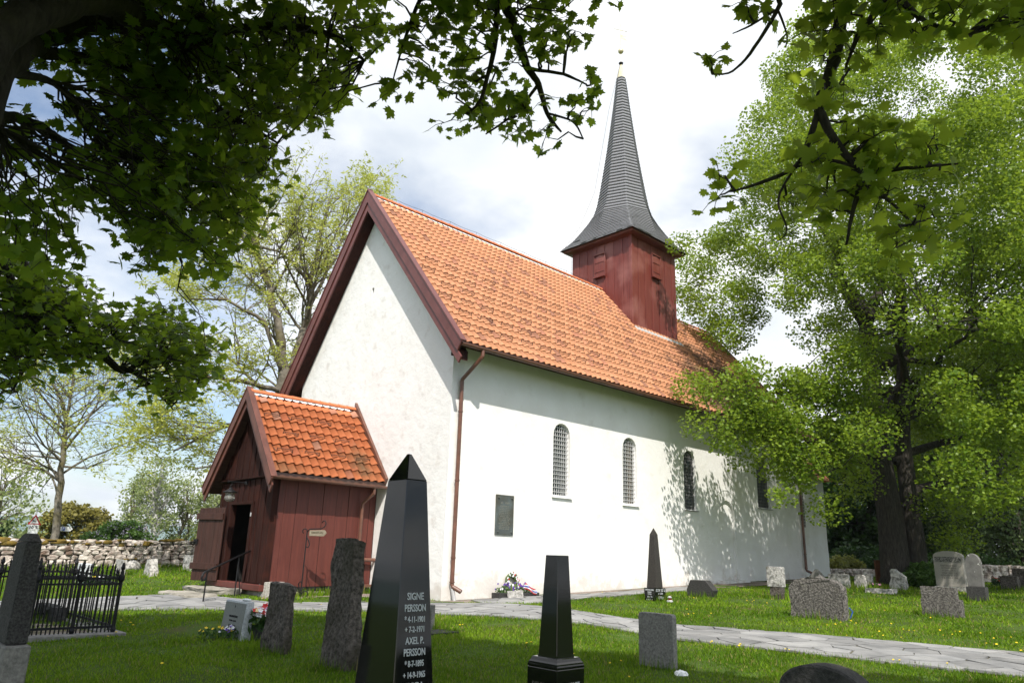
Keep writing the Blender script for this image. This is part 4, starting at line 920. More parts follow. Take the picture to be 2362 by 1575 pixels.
text([('KARL TANUM', .044, (c7[0]-hp-0.0015, c7[1], zA-0.13), WX, SZ, .72, .0), ('*5-3-1896', .042, (c7[0]-hp-0.0015, c7[1], zA-0.19), WX, SZ, .72, .0)], O7, M_ENGDIM)
ob('moulding', MB().frustum(*taper(c7, h7*1.01, h7*1.01, z7-0.0035, h7*1.0, h7*1.0, z7+0.012)), M_BLACKG, O7)
# 20 black round-topped stone at the bottom edge
P, w, t, _ = dims(2000, 1640, 1823, 2062, 1575, P=at(2000, 1660, 4.5)*np.array([1, 1, 0])+np.array([0, 0, gz(*at(2000, 1660, 4.5)[:2])]))
zt = bis(lambda v: proj((P[0], P[1]+w/2, v))[1], 1533, 0.2, 2.5)-P[2]; zs = bis(lambda v: proj((P[0], P[1]+w, v))[1], 1582, 0.1, 2.5)-P[2]
o = slab('gravestone', P, archp(w, zs, zt, -0.1, 18), max(t, 0.16), M_BLACKR, 'black round-topped gravestone cut off by the bottom edge, seen from behind', group='dark headstones'); 
# 3 small headstone of grey marble, with pebbles and flowers
P, w, t, h = dims(556.5, 1479, 509, 577, 1388)
R3 = root('headstone', (P[0]+t/2, P[1]+w/2, P[2]), 'small grey headstone with a cross and bright speckled side between flowers', 'gravestone')
body = MB().prism([(P[0]+0.0, P[1]+y, P[2]+z) for y, z in rect(w, h)], (t, 0, 0))
ob('stone', MB().frustum([(P[0]-0.035, P[1], P[2]-.1), (P[0]-0.035, P[1]+w, P[2]-.1), (P[0]+t, P[1]+w, P[2]-.1), (P[0]+t, P[1], P[2]-.1)], [(P[0]+0.02, P[1], P[2]+h), (P[0]+0.02, P[1]+w, P[2]+h), (P[0]+t, P[1]+w, P[2]+h), (P[0]+t, P[1], P[2]+h)]), M_SPECK, R3, bevel=0.008)
xs_ = lambda z: P[0]-0.035+0.055*(z+0.1)/(h+0.1)
ob('polished_face', MB().obox((xs_(0.02)-0.003, P[1]+0.006, P[2]+0.02), (xs_(h-0.03)-xs_(0.02), 0, h-0.05), (0, w-0.012, 0), (0.002, 0, 0)), M_MARBLE, R3)
fx = lambda z: xs_(z)-0.005; td = (0.055/(h+0.1), 0, 1)
L3 = [('ERLING ANDREAS TRONVIK', .042, h*0.565, .56), ('*25.4.1906  +5.12.1987', .032, h*0.46, .82), ('ASTRID TRONVIK', .042, h*0.325, .72), ('*4.12.1911  +8.2.1996', .032, h*0.21, .82)]
L3 = [(' ' if False else s, sz, (fx(z), P[1]+w/2, P[2]+z), WX, td, sx, .0004) for s, sz, z, sx in L3]
L3.append(('+', .10, (fx(h*0.79), P[1]+w/2, P[2]+h*0.79), WX, td, .55, .001))
text(L3, R3, M_ENGDARK)
M_PEB = mat('white_pebble', (0.62, 0.63, 0.64), (0.72, 0.73, 0.74), 8, 0.5)
for i, yy in enumerate((0.10, 0.19)):
    mb = MB().lathe([(0.0, 0), (0.04, 0.004), (0.052, 0.02), (0.04, 0.036), (0.0, 0.042)], (P[0]+t*0.55, P[1]+yy, P[2]+h+0.001), 12)
    o = ob('pebble', mb, M_PEB, loc=(P[0]+t*0.55, P[1]+yy, P[2]+h), smooth=True); setp(o, ['smooth white pebble on the headstone, nearer its bright side', 'smooth white pebble on the headstone, nearer its middle'][i], 'pebble', 'white pebbles on the headstone')
def flowers(name, c, rx, ry, hz, cols, n, mleaf, label, cat, size=0.03, group=None, pot=None, seed=1, leafn=160):
    r_ = np.random.default_rng(seed); R_ = root(name, c, label, cat, group)
    if pot: ob('pot', pot, M_BLACKR, R_)
    # leaves
    V = []; F = []
    for i in range(leafn):
        a = r_.uniform(0, 6.28); q = math.sqrt(r_.uniform()); p = np.array(c)+np.array([rx*q*math.cos(a), ry*q*math.sin(a), hz*r_.uniform(0.1, 0.85)])
        d = r_.normal(size=3); d /= np.linalg.norm(d); e = np.cross(d, r_.normal(size=3)); e /= np.linalg.norm(e); s = size*r_.uniform(0.8, 1.5)
        k = len(V); V += [p-d*s, p+e*s*0.35, p+d*s, p-e*s*0.35]; F.append((k, k+1, k+2, k+3))
    arr('leaves', V, F, mleaf, R_)
    for ci, col in enumerate(cols):
        mb = MB()
        for i in range(n):
            a = r_.uniform(0, 6.28); q = math.sqrt(r_.uniform()); p = np.array(c)+np.array([rx*q*math.cos(a), ry*q*math.sin(a), hz*r_.uniform(0.8, 1.15)*(1-0.3*q*q)])
            s = size*r_.uniform(0.75, 1.15); f = Vector((r_.uniform(-.7, .1), r_.uniform(-.8, .2), 0.7)).normalized(); M_ = f.to_track_quat('Z', 'Y').to_matrix()
            pet = 5; vs = [p+np.array(M_ @ Vector((0, 0, -s*0.15)))]
            for j in range(pet*2):
                t = j*math.pi/pet; rr = s*(1.0 if j % 2 == 0 else 0.62); vs.append(p+np.array(M_ @ Vector((rr*math.cos(t), rr*math.sin(t), s*0.12*(j % 2 == 0)))))
            mb.add(vs, [(0, 1+j, 1+(j+1) % (pet*2)) for j in range(pet*2)])
        ob('blossoms', mb, col, R_, recalc=False)
    return R_
cm = lambda n, c: mat('petal_'+n, c, tuple(min(1, x*1.2) for x in c), 20, 0.7)
M_FLEAF = leafmat('flower_leaves', (0.02, 0.05, 0.012), (0.045, 0.10, 0.02), 0.3)
PY_, PP, PW, PRD, PPK, PCR, PBL = cm('yellow', (0.62, 0.42, 0.02)), cm('purple', (0.10, 0.04, 0.28)), cm('white', (0.68, 0.68, 0.70)), cm('red', (0.45, 0.012, 0.015)), cm('pink', (0.50, 0.20, 0.36)), cm('cream', (0.70, 0.55, 0.25)), cm('blue', (0.08, 0.12, 0.45))
q = ghit(500, 1474); flowers('pansies', q, 0.30, 0.22, 0.17, (PY_,), 14, M_FLEAF, 'yellow and white pansies growing left of the small headstone', 'flowers', 0.032, 'pansies by the headstone', seed=2)
q2 = ghit(528, 1476); flowers('pansies', q2, 0.16, 0.18, 0.18, (PP, PW), 8, M_FLEAF, 'purple and white pansies growing before the small headstone', 'flowers', 0.030, 'pansies by the headstone', seed=3)
q = ghit(600, 1477); flowers('bouquet', q+np.array([0, 0, 0.12]), 0.19, 0.19, 0.36, (PRD, PW, PPK, PCR), 6, M_FLEAF, 'red white and pink bouquet in a dark pot right of the small headstone', 'bouquet', 0.058, pot=MB().lathe([(0.10, 0), (0.13, 0.2), (0.12, 0.2)], q, 14), seed=4, leafn=220)
# 4, 5 rough stone pillars
def rough_pillar(xm, yb, xl, xr, yt, label, seed, topscale, group):
    P, w, t, h = dims(xm, yb, xl, xr, yt); c = (P[0]+t/2, P[1]+w/2)
    b, u = taper(c, t/2, w/2, P[2]-0.15, t/2*topscale, w/2*topscale, P[2]+h)
    u = [(x, y, z+0.03*math.sin(i*2+seed)) for i, (x, y, z) in enumerate(u)]
    mb = MB().frustum(b, u); mb = rough(mb, 0.032, 3.2, 22, seed)
    mb2 = MB(); mb2.v = [(x+0.010*mnoise.noise(Vector((x*22, y*22, z*22))), y+0.010*mnoise.noise(Vector((x*22, y*22, z*22+9))), z+0.006*mnoise.noise(Vector((x*25+5, y*25, z*25)))) for x, y, z in mb.v]; mb2.f = mb.f
    o = ob('pillar_gravestone', mb2, M_ROUGH, loc=(c[0], c[1], P[2])); setp(o, label, 'gravestone', group); return P, w, t, h
rough_pillar(649, 1512, 600, 671, 1349, 'short rough hewn stone pillar on the shaded lawn right of the bouquet', 3, 0.88, 'rough stone pillars')
P5 = rough_pillar(795, 1550, 737, 830, 1247, 'tall rough hewn stone pillar standing beside the black obelisk with names', 8, 0.80, 'rough stone pillars')
# 8 plain grey slab by the path
P, w, t, h = dims(1554, 1547, 1474, 1564, 1417)
hh = [(0, -.1), (w, -.1), (w, h-0.04), (w-0.012, h-0.012), (w-0.04, h), (0.04, h), (0.012, h-0.012), (0, h-0.04)]
slab('gravestone', P, hh, t, M_GREY, 'plain weathered grey granite slab with rounded corners on the near lawn', group='grey gravestones', bevel=0.006)
q = ghit(1572, 1558); mb = rough(MB().lathe([(0.02, 0), (0.09, 0.01), (0.07, 0.05), (0.0, 0.07)], q, 8), 0.02, 20, 2); o = ob('shell_ornament', mb, M_LIME, loc=q); setp(o, 'small white shell lying at the foot of the plain grey slab', 'ornament')
# 9 small black obelisk by the church
P, w, t, h = dims(1511, 1386, 1486, 1536, 1356); c9 = (P[0]+t/2, P[1]+w/2); d9 = math.hypot(*c9); z9 = P[2]+h
O9 = root('obelisk_gravestone', (c9[0], c9[1], P[2]), 'slender black obelisk on an inscribed block standing before the white wall', 'gravestone', 'black obelisk gravestones')
ob('base_block', MB().box((P[0], P[1], P[2]-.1), (P[0]+t, P[1]+w, z9)), M_BLACKG, O9, bevel=0.006)
hw0 = (1530-1494)/FPX*d9*math.cos(PITCH)/1.414/2; hw1 = (1522-1503.5)/FPX*d9*math.cos(PITCH)/1.414/2; zs = at(1513, 1233, d9)[2]; za = at(1513, 1218, d9)[2]
M_BLACKM = mat('matt_black_stone', (0.020, 0.017, 0.014), (0.040, 0.034, 0.028), 30, 0.45)
ob('shaft', MB().frustum(*taper(c9, hw0, hw0, z9+0.001, hw1, hw1, zs)), M_BLACKM, O9, bevel=0.004); ob('tip', MB().frustum(*taper(c9, hw1, hw1, zs+0.0005, 0.006, 0.006, za)), M_BLACKM, O9)
text([('CHRISTIAN LARSEN', .05, (P[0]-0.002, c9[1], P[2]+h*0.80), WX, SZ, .62, .001), ('TANUM', .045, (P[0]-0.002, c9[1], P[2]+h*0.63), WX, SZ, .8, .001)], O9, M_ENGRAVE)
marks(4, .045, (P[0]-0.001, c9[1], P[2]+h*.48), WX, SZ, w*.6, O9, M_ENGRAVE, 9, step=1.55)
marks(1, .075, (c9[0], P[1]-0.001, P[2]+h*.72), SX, SZ, t*.85, O9, M_ENGRAVE, 6); marks(2, .05, (c9[0], P[1]-0.001, P[2]+h*.5), SX, SZ, t*.5, O9, M_ENGRAVE, 7, step=1.7); marks(1, .06, (c9[0], P[1]-0.001, P[2]+h*.14), SX, SZ, t*.8, O9, M_ENGRAVE, 8)
q = ghit(1545, 1388); L9 = root('grave_lantern', q, 'small silver grave lantern in the grass beside the slender black obelisk', 'lantern')
ob('holder', MB().lathe([(0.085, 0), (0.085, 0.03), (0.05, 0.05)], q, 12), M_GRILLE, L9); ob('lid', MB().lathe([(0.05, 0.10), (0.06, 0.12), (0.02, 0.15)], q, 12), M_GRILLE, L9); ob('glass', MB().lathe([(0.045, 0.051), (0.045, 0.099)], q, 12), mat('red_glass', (0.12, 0.015, 0.01), rough_=0.2), L9)
# 10 low black hexagonal stone
P, w, t, h = dims(1640, 1379, 1586, 1652, 1339)
pr = [(0.0, 0.0), (w, 0.0), (w+0.03, h*0.42), (w-0.10, h), (0.16, h), (-0.08, h*0.45)]
slab('gravestone', P, pr, max(t, .15), M_BLACKR, 'low black six-sided stone speckled white, near the slender obelisk', group='dark headstones')
# 11 pale slab on a darker foot
P, w, t, h = dims(1803, 1382, 1776, 1812, 1354); 
R11 = root('gravestone', (P[0]+t/2, P[1]+w/2, P[2]), 'narrow white lichen-covered slab on a rough grey foot near the wall', 'gravestone', 'pale lichened gravestones')
ob('foot', rough(MB().box((P[0], P[1], P[2]-.1), (P[0]+t, P[1]+w, P[2]+h)), 0.03, 6, 5), M_ROUGH, R11)
h2 = bis(lambda v: proj((P[0], P[1]-0.03, P[2]+v))[1], 1307, 0.2, 3)
ob('slab', rough(MB().box((P[0]-0.01, P[1]-0.02, P[2]+h+.01), (P[0]+t+0.02, P[1]+w+0.05, P[2]+h2)), 0.012, 9, 5, 2), M_LIGHT, R11)
# 12 broad dark hewn stone with a bowed top
P, w, t, h = dims(1948, 1432, 1825, 1960, 1361); zt = bis(lambda v: proj((P[0], P[1]+w/2, P[2]+v))[1], 1331, 0.1, 3)
slab('gravestone', P, archp(w, h, zt, -.12, 14, p=0.9), max(t, 0.2), M_HEWN, 'broad dark rough-hewn gravestone with a bowed top, seen from behind', group='dark headstones', amp=0.03, freq=9, cuts=7, seed=4)
q = ghit(1962, 1428); o = ob('blue_ribbon', MB().tube([q+np.array([.0, .0, .02]), q+np.array([.05, -.04, .16]), q+np.array([.02, .02, .24])], 0.012, 5), mat('blue_plastic', (0.02, 0.07, 0.35), rough_=0.4), loc=q); setp(o, 'scrap of blue ribbon at the side of the broad dark stone', 'ribbon')
# 13 low gabled stone by the downpipe
P, w, t, h = dims(1898, 1352, 1867, 1906, 1331); zt = h+0.28
slab('gravestone', P, [(0, -.1), (w, -.1), (w, h), (w/2, zt), (0, h)], max(t, .12), M_GREY, 'low pale grey gabled stone at the foot of the chancel wall', group='grey gravestones')
# 14, 15 pale rough slabs
P, w, t, h = dims(1958, 1357, 1912, 1963, 1325)
slab('gravestone', P, rect(w, h), max(t, .15), M_LIGHT, 'wide low lichened slab right behind the broad dark stone', group='pale lichened gravestones', amp=0.03, freq=6, cuts=7, seed=5)
P, w, t, h = dims(1996, 1356, 1972, 2001, 1325)
slab('gravestone', P, archp(w, h*0.75, h, -.1, 10), max(t, .12), M_LIGHT, 'small round-shouldered pale slab in front of another beside the rusty panel', group='pale lichened gravestones', amp=0.02, freq=6, cuts=5, seed=6)
P, w, t, h = dims(2012, 1352, 1992, 2016, 1323)
slab('gravestone', P, rect(w, h), max(t, .12), M_LIGHT, 'squarish pale slab half hidden behind the small round-shouldered one', group='pale lichened gravestones', amp=0.02, freq=6, cuts=5, seed=7)
# 16 broken slanting stone, and the flat one before it
P, w, t, h = dims(2087, 1362, 2050, 2095, 1330); 
zt = bis(lambda v: proj((P[0], P[1]+w*0.72, P[2]+v))[1], 1312, 0.1, 3)
slab('gravestone', P, [(0, -.1), (w*0.9, -.1), (w*0.95, h*0.40), (w*0.80, h*0.72), (w*0.84, zt*0.9), (w*0.74, zt), (w*0.6, zt*0.99), (0, h)], max(t, .22), M_LIGHT, 'broken pale stone with a slanting top leaning before the big linden', group='pale lichened gravestones', amp=0.035, freq=5, cuts=7, seed=8, lean=0.06)
q = ghit(2031, 1367); mb = rough(MB().box((q[0]-.18, q[1]-.42, q[2]-.05), (q[0]+.25, q[1]+.42, q[2]+.12)), 0.05, 5, 6, 3); o = ob('flat_stone', mb, M_LIGHT, loc=q); setp(o, 'flat weathered stone lying in the grass before the rusty panel', 'stone')
# 17 big round-topped stone with carved band
P, w, t, h = dims(2232, 1366, 2157, 2245, 1354); wp = w
R17 = root('gravestone', (P[0]+t/2, P[1]+w/2, P[2]), 'large grey stone with a carved band under its rounded top', 'gravestone', 'grey gravestones')
ob('plinth', rough(MB().box((P[0], P[1], P[2]-.1), (P[0]+.45, P[1]+w, P[2]+h)), 0.02, 8, 5), M_LIGHT, R17)
hs = bis(lambda v: proj((P[0]+.06, P[1]+.05, P[2]+v))[1], 1283, 0.3, 4); ht = bis(lambda v: proj((P[0]+.06, P[1]+w/2, P[2]+v))[1], 1270, 0.3, 4)
Pq = P+np.array([.07, .04, h+.001]); ww = w-.08
sb = slab('stone', Pq, archp(ww, hs-h, ht-h, 0, 14), .24, mat('carved_grey_granite', (0.22, 0.205, 0.18), (0.33, 0.31, 0.275), 60, 0.85, bump=.3, bscale=60), '', parent=R17)
ob('carved_band', MB().box((Pq[0]-.012, Pq[1]+.05, Pq[2]+hs-h-.20), (Pq[0]-.002, Pq[1]+ww-.05, Pq[2]+hs-h-.02)), mat('dark_carving', (0.05, 0.048, 0.045), (0.24, 0.23, 0.21), 30, 0.9, bump=1.0, bscale=40, lo=.45, hi=.55), R17)
marks(6, .06, (Pq[0]-.001, Pq[1]+ww/2, Pq[2]+hs-h-.34), WX, SZ, ww*.62, R17, M_ENGDIM, 5)
# 18 narrow rounded stone on a dark block
P, w, t, h = dims(2277, 1389, 2232, 2284, 1354)
R18 = root('gravestone', (P[0]+t/2, P[1]+w/2, P[2]), 'narrow grey round-headed stone on a dark block beside the carved one', 'gravestone', 'grey gravestones')
ob('base_block', MB().box((P[0], P[1], P[2]-.1), (P[0]+max(t, .2), P[1]+w, P[2]+h)), M_BLACKR, R18, bevel=.01)
hs = bis(lambda v: proj((P[0]+.05, P[1]+.04, P[2]+v))[1], 1299, .3, 4); ht = bis(lambda v: proj((P[0]+.05, P[1]+w/2, P[2]+v))[1], 1276, .3, 4)
slab('stone', P+np.array([.05, .05, h+.001]), archp(w-.10, hs-h, ht-h, 0, 14), .18, mat('spotted_grey_stone', (0.085, 0.082, 0.078), (0.14, 0.135, 0.125), 4, 0.8, c3=(0.45, 0.45, 0.42), c3scale=9, c3lo=.66, c3hi=.70), '', parent=R18)
# 19 stepped rough slab
P, w, t, h = dims(2221, 1426, 2128, 2227, 1384); h2 = bis(lambda v: proj((P[0], P[1]+.1*w, P[2]+v))[1], 1355, .1, 3); st = w*0.10
slab('gravestone', P, [(0, -.12), (w, -.12), (w, h), (w*0.975, h), (w*0.975, h2), (st, h2), (st, h), (0, h)], max(t, .2), M_HEWN, 'stepped rough grey slab with notched shoulders on the sunny lawn', group='grey gravestones', amp=.012, freq=12, cuts=6, seed=10)
mb = MB()
for yy in (w*0.80, w*0.18): mb.box((P[0]-.004, P[1]+yy, P[2]), (P[0]+.004, P[1]+yy+.012, P[2]+h))
# 21 stones at the right edge
P, w, t, h = dims(2350, 1362, 2310, 2356, 1329); slab('gravestone', P, rect(w, h), max(t, .2), M_ROUGH, 'squat grey stone by the right edge with red flowers behind', group='grey gravestones', amp=.03, freq=6, cuts=6, seed=11)
P, w, t, h = dims(2392, 1360, 2340, 2400, 1312); slab('gravestone', P, rect(w, h), max(t, .25), M_ROUGH, 'taller dark stone cut off by the right edge of the view', group='grey gravestones', amp=.03, freq=5, cuts=6, seed=12)
q = ghit(2303, 1352); flowers('graveside_flowers', q, .2, .2, .35, (PRD,), 8, M_FLEAF, 'small red flowers behind the squat stone at the right edge', 'flowers', .06, seed=9)
q = ghit(2019, 1354); flowers('graveside_flowers', q, .18, .18, .14, (PPK,), 8, M_FLEAF, 'pink flowers in the grass beside the squarish pale slab', 'flowers', .05, seed=10)
# 22 small stones before the wall on the left
P, w, t, h = dims(443, 1319, 419, 449, 1281); slab('gravestone', P, rect(w, h), max(t, .12), M_LIGHT, 'pale squarish stone near the porch in front of the dry stone wall', group='pale lichened gravestones', amp=.03, freq=5, cuts=6, seed=20, lean=.05)
P, w, t, h = dims(346, 1331, 328, 353, 1310); slab('gravestone', P, [(-.05, -.1), (w+.05, -.1), (w*.72, h*1.9), (w*.42, h*2.0)], max(t, .25), M_LIGHT, 'small pointed pale stone on the lawn before the dry stone wall', group='pale lichened gravestones', amp=.03, freq=5, cuts=6, seed=21)
P, w, t, h = dims(279, 1326, 262, 285, 1291); slab('gravestone', P, rect(w, h), max(t, .12), M_LIGHT, 'narrow pale stone right behind the corner of the iron fence', group='pale lichened gravestones', amp=.02, freq=6, cuts=5, seed=22)
P, w, t, h = dims(191, 1348, 172, 204, 1300); slab('gravestone', P, rect(w, h), max(t, .2), M_SPECK, 'light grey smooth stone with flowers seen through the iron fence', group='grey gravestones')
q = ghit(222, 1349); flowers('graveside_flowers', q, .4, .25, .25, (PY_, PW), 10, M_FLEAF, 'yellow flowers beside the light grey stone behind the fence', 'flowers', .06, seed=12)
q = ghit(302, 1313); mb = rough(MB().lathe([(.3, -.1), (.36, .08), (.2, .28), (0.02, .33)], q, 10), .08, 4, 2); o = ob('boulder', mb, M_LIGHT, loc=q, smooth=True); setp(o, 'rounded boulder resting at the foot of the dry stone wall', 'stone')
# low black stone inside the fence
P, w, t, h = dims(119, 1436, 78, 127, 1401); slab('gravestone', P, rect(w, h), max(t, .2), M_BLACKR, 'low rough black stone inside the iron fence', group='dark headstones', amp=.03, freq=6, cuts=5, seed=23)
q = ghit(20, 1440); slab('gravestone', q, rect(.8, .45), .3, M_BLACKR, 'wide low black stone inside the iron fence at its far left', group='dark headstones', amp=.03, freq=6, cuts=5, seed=24)
# thin grey stone half hidden behind the tall obelisk, flat edging plate
P, w, t, h = dims(993, 1450, 950, 1000, 1394); slab('gravestone', P, rect(w, h), .09, M_GREY, 'thin grey slab almost hidden behind the tall black obelisk', group='grey gravestones')
q = ghit(1012, 1458); o = ob('edging_plate', MB().box((q[0]-.35, q[1]-.25, q[2]-.02), (q[0]+.25, q[1]+.25, q[2]+.022)), M_BLACKR, loc=q); setp(o, 'flat dark edging plate in the grass right of the tall obelisk', 'plate')
# drum-shaped stone at the porch corner
q = ghit(624, 1374); rr_ = 26.5/FPX*math.hypot(q[0], q[1])*.97; hd = bis(lambda v: proj(q+np.array([0, 0, v]))[1], 1341, .1, 2)
mb = MB().lathe([(rr_, -.1), (rr_, hd-.03), (rr_*.97, hd), (rr_*.02, hd+.01)], q, 28); o = ob('round_stone', mb, mat('pebbled_concrete', (0.20, 0.185, 0.16), (0.46, 0.44, 0.40), 30, .9, bump=.9, bscale=45), loc=q); setp(o, 'round pale concrete drum standing at the corner of the porch', 'stone')
# rusty panel by the tree
q = ghit(2024, 1343); dd = math.hypot(q[0], q[1]); zt = at(2020, 1291, dd)[2]; ux = np.array([math.sin(YAW), -math.cos(YAW), 0]); wv = 43/FPX*dd
M_RUST = mat('rusty_steel', (0.10, 0.035, 0.012), (0.20, 0.075, 0.025), 3, .85, bump=.3, bscale=20)
RP = root('rusty_panel', q+ux*wv/2, 'rust brown steel panel in two leaves standing left of the linden trunk', 'panel')
ob('panel_leaf', MB().obox(q-np.array([0, 0, .1]), ux*wv*.74, (-.12*ux[1], .12*ux[0], 0), (0, 0, zt-q[2]+.1)), M_RUST, RP); ob('panel_leaf', MB().obox(q+ux*wv*.78-np.array([0, 0, .1])+np.array([.1, .1, 0]), ux*wv*.25, (-.12*ux[1], .12*ux[0], 0), (0, 0, zt-q[2]+.1)), M_RUST, RP)
# bronze plaque on the wall
M_BRONZE = mat('weathered_bronze', (0.075, 0.083, 0.082), (0.125, 0.15, 0.15), 3, .5, c3=(0.085, 0.082, 0.065), c3scale=2.0, c3lo=.45, c3hi=.6, bump=.2, bscale=30, metal=.3)
PL = root('memorial_plaque', (13.99, YS, 2.05), 'tall weathered bronze plaque with raised writing bolted to the white wall', 'plaque')
ob('plate', MB().box((13.66, YS-.035, 2.04), (14.335, YS-.004, 3.10)), M_BRONZE, PL, bevel=.006)
for x, z in ((13.75, 3.02), (14.25, 3.02), (13.75, 2.12), (14.25, 2.12)): ob('bolt', MB().frustum([(x+.03*math.cos(t), YS-.036, z+.03*math.sin(t)) for t in np.linspace(0, 6.28, 9)[:-1]], [(x+.015*math.cos(t), YS-.075, z+.015*math.sin(t)) for t in np.linspace(0, 6.28, 9)[:-1]]), M_BRONZE, PL)
M_RAISED = mat('raised_lettering', (0.24, 0.24, 0.20), rough_=.5, metal=.4)
marks(1, .06, (13.99, YS-.0355, 2.86), SX, SZ, .40, PL, M_RAISED, 3); marks(14, .034, (13.98, YS-.0355, 2.785), SX, SZ, .44, PL, M_RAISED, 4)
# planter with pansies, wreath and ribbon under the plaque
q = ghit(1140, 1384); y0 = YS-.45
PT = root('planter', (14.25, y0+.15, gz(14.2, 14.4)), 'long black planter with pansies set against the white wall', 'planter'); gp = gz(14.2, 14.4)
ob('trough', MB().box((13.50, y0, gp-.02), (14.98, y0+.30, gp+.13)), M_BLACKR, PT, bevel=.006)
def leafblob(parent, c, rx, ry, rz, n, size, m, seed):
    r_ = np.random.default_rng(seed); V = []; F = []
    for i in range(n):
        d = r_.normal(size=3); d /= np.linalg.norm(d); p = np.array(c)+d*np.array([rx, ry, rz])*r_.uniform(.4, 1)
        a = r_.normal(size=3); a /= np.linalg.norm(a); b = np.cross(a, r_.normal(size=3)); b /= np.linalg.norm(b); s = size*r_.uniform(.7, 1.3)
        k = len(V); V += [p-a*s, p+b*s*.5, p+a*s, p-b*s*.5]; F.append((k, k+1, k+2, k+3))
    return arr('leaves', V, F, m, parent)
M_FL2 = leafmat('pansy_leaves', (0.05, 0.10, 0.03), (0.10, 0.17, 0.05), .3)
leafblob(PT, (13.85, y0+.15, gp+.18), .35, .13, .13, 220, .04, M_FL2, 1); leafblob(PT, (14.5, y0+.15, gp+.18), .3, .13, .12, 160, .04, M_FL2, 2)
r_ = np.random.default_rng(5); 
for m_, n_ in ((PP, 34), (PW, 10)):
    mb = MB()
    for i in range(n_):
        c = np.array([r_.uniform(13.55, 14.7), y0+r_.uniform(.02, .25), gp+r_.uniform(.2, .38)]); mb.add([c+.03*np.array([math.cos(t), -.3, math.sin(t)]) for t in np.linspace(0, 6.28, 6)[:-1]], [(0, 1, 2, 3, 4)])
    ob('blossoms', mb, m_, PT, recalc=False)
WC = np.array([14.27, y0+.36, gp+.38]); WR = root('wreath', (WC[0], WC[1], gp), 'round memorial wreath of white and red flowers with a striped ribbon', 'wreath')
ring = MB().tube([WC+.17*np.array([math.cos(t), 0.25*math.sin(t), math.sin(t)]) for t in np.linspace(0, 2*math.pi, 25)], .05, 8, caps=False); ob('ring', ring, mat('wreath_moss', (0.05, 0.08, 0.03), (0.12, 0.15, 0.06), 20, .9, bump=.6), WR)
for m_, n_ in ((PW, 30), (PRD, 8), (M_FL2, 40)):
    mb = MB()
    for i in range(n_):
        t = r_.uniform(0, 6.28); q_ = r_.uniform(.14, .24); c = WC+np.array([q_*math.cos(t), -.075+.06*math.sin(t), q_*math.sin(t)]); s = .035 if m_ is not M_FL2 else .03
        mb.add([c+s*np.array([math.cos(a), r_.uniform(-.4, .1), math.sin(a)]) for a in np.linspace(0, 6.28, 7)[:-1]]+[c+np.array([0, -.02, 0])], [(i_, (i_+1) % 6, 6) for i_ in range(6)])
    ob('flowers', mb, m_, WR, recalc=False)
for k, m_ in enumerate((PRD, PW, PBL, PW, PRD)):
    P_ = []; 
    for s in np.linspace(0, 1, 10): P_.append([(14.40+.42*s, y0-.01-.04*s+.005*k+.03*math.sin(9*s+k), gp+.22-.15*s**1.3+.030*k*(1-.2*s)+.02*math.sin(7*s)+e) for e in (0, .029)])
    ob('ribbon', MB().grid(P_), m_, WR, recalc=False)
tq = np.array([13.98, y0-.10, gz(13.98, y0-.1)]); o = ob('small_tablet', MB().obox(tq+np.array([-.27, 0, -.02]), (.55, 0, .02), (0, .05, .20), (0, -.03, .015)), M_LIGHT, loc=tq, bevel=.004); setp(o, 'small pale stone tablet leaning against the black planter', 'tablet')
# wrought-iron signpost
q = onplane(693, 1375, 1, 17.30); q[2] = gz(q[0], q[1]); SP = root('signpost', q, 'wrought iron signpost with scrolls and a pointed wooden sign', 'sign'); d_ = math.hypot(q[0], q[1])
hz = at(702, 1224, d_)[2]-q[2]; T = q+np.array([0, 0, hz])
ob('post', MB().tube([q-np.array([0, 0, .1]), T], .016, 8), M_IRON, SP)
ux = np.array([.80, -.60, 0])
def scroll(c, r0, r1, a0, a1, u, n=14): return [np.array(c)+u*(r0+(r1-r0)*i/n)*math.cos(a0+(a1-a0)*i/n)+np.array([0, 0, 1.0])*(r0+(r1-r0)*i/n)*math.sin(a0+(a1-a0)*i/n) for i in range(n+1)]
mb = MB().tube([T+np.array([0, 0, -.02])]+[T+ux*.06+np.array([0, 0, .05]), T+ux*.34+np.array([0, 0, .07])]+[T+ux*.42+np.array([0, 0, .12]), T+ux*.45+np.array([0, 0, .20]), T+ux*.42+np.array([0, 0, .27]), T+ux*.37+np.array([0, 0, .26]), T+ux*.35+np.array([0, 0, .21])], .014, 6)
mb.tube(scroll(T-ux*.055+np.array([0, 0, .0]), .06, .05, -1.2, math.pi*1.1, -ux), .013, 6)
mb.tube([T-np.array([0, 0, .14]), T+ux*.06-np.array([0, 0, .24]), T+ux*.09-np.array([0, 0, .33]), T+ux*.06-np.array([0, 0, .40]), T+ux*.01-np.array([0, 0, .38])], .014, 6)
mb.tube([q+np.array([0, 0, .05]), q-ux*.06+np.array([0, 0, .2]), q-ux*.08+np.array([0, 0, .32]), q-ux*.04+np.array([0, 0, .38]), q+np.array([0, 0, .32])], .014, 6)
for s in (-1, 1): mb.tube(scroll(q+s*ux*.11+np.array([0, 0, .08]), .09, .05, 3.6, -1.2, s*ux), .014, 6)
ob('scrollwork', mb, M_IRON, SP, smooth=True)
S0 = T+ux*.055+np.array([0, 0, -.115]); wn = np.array([ux[1], -ux[0], 0])*1.0
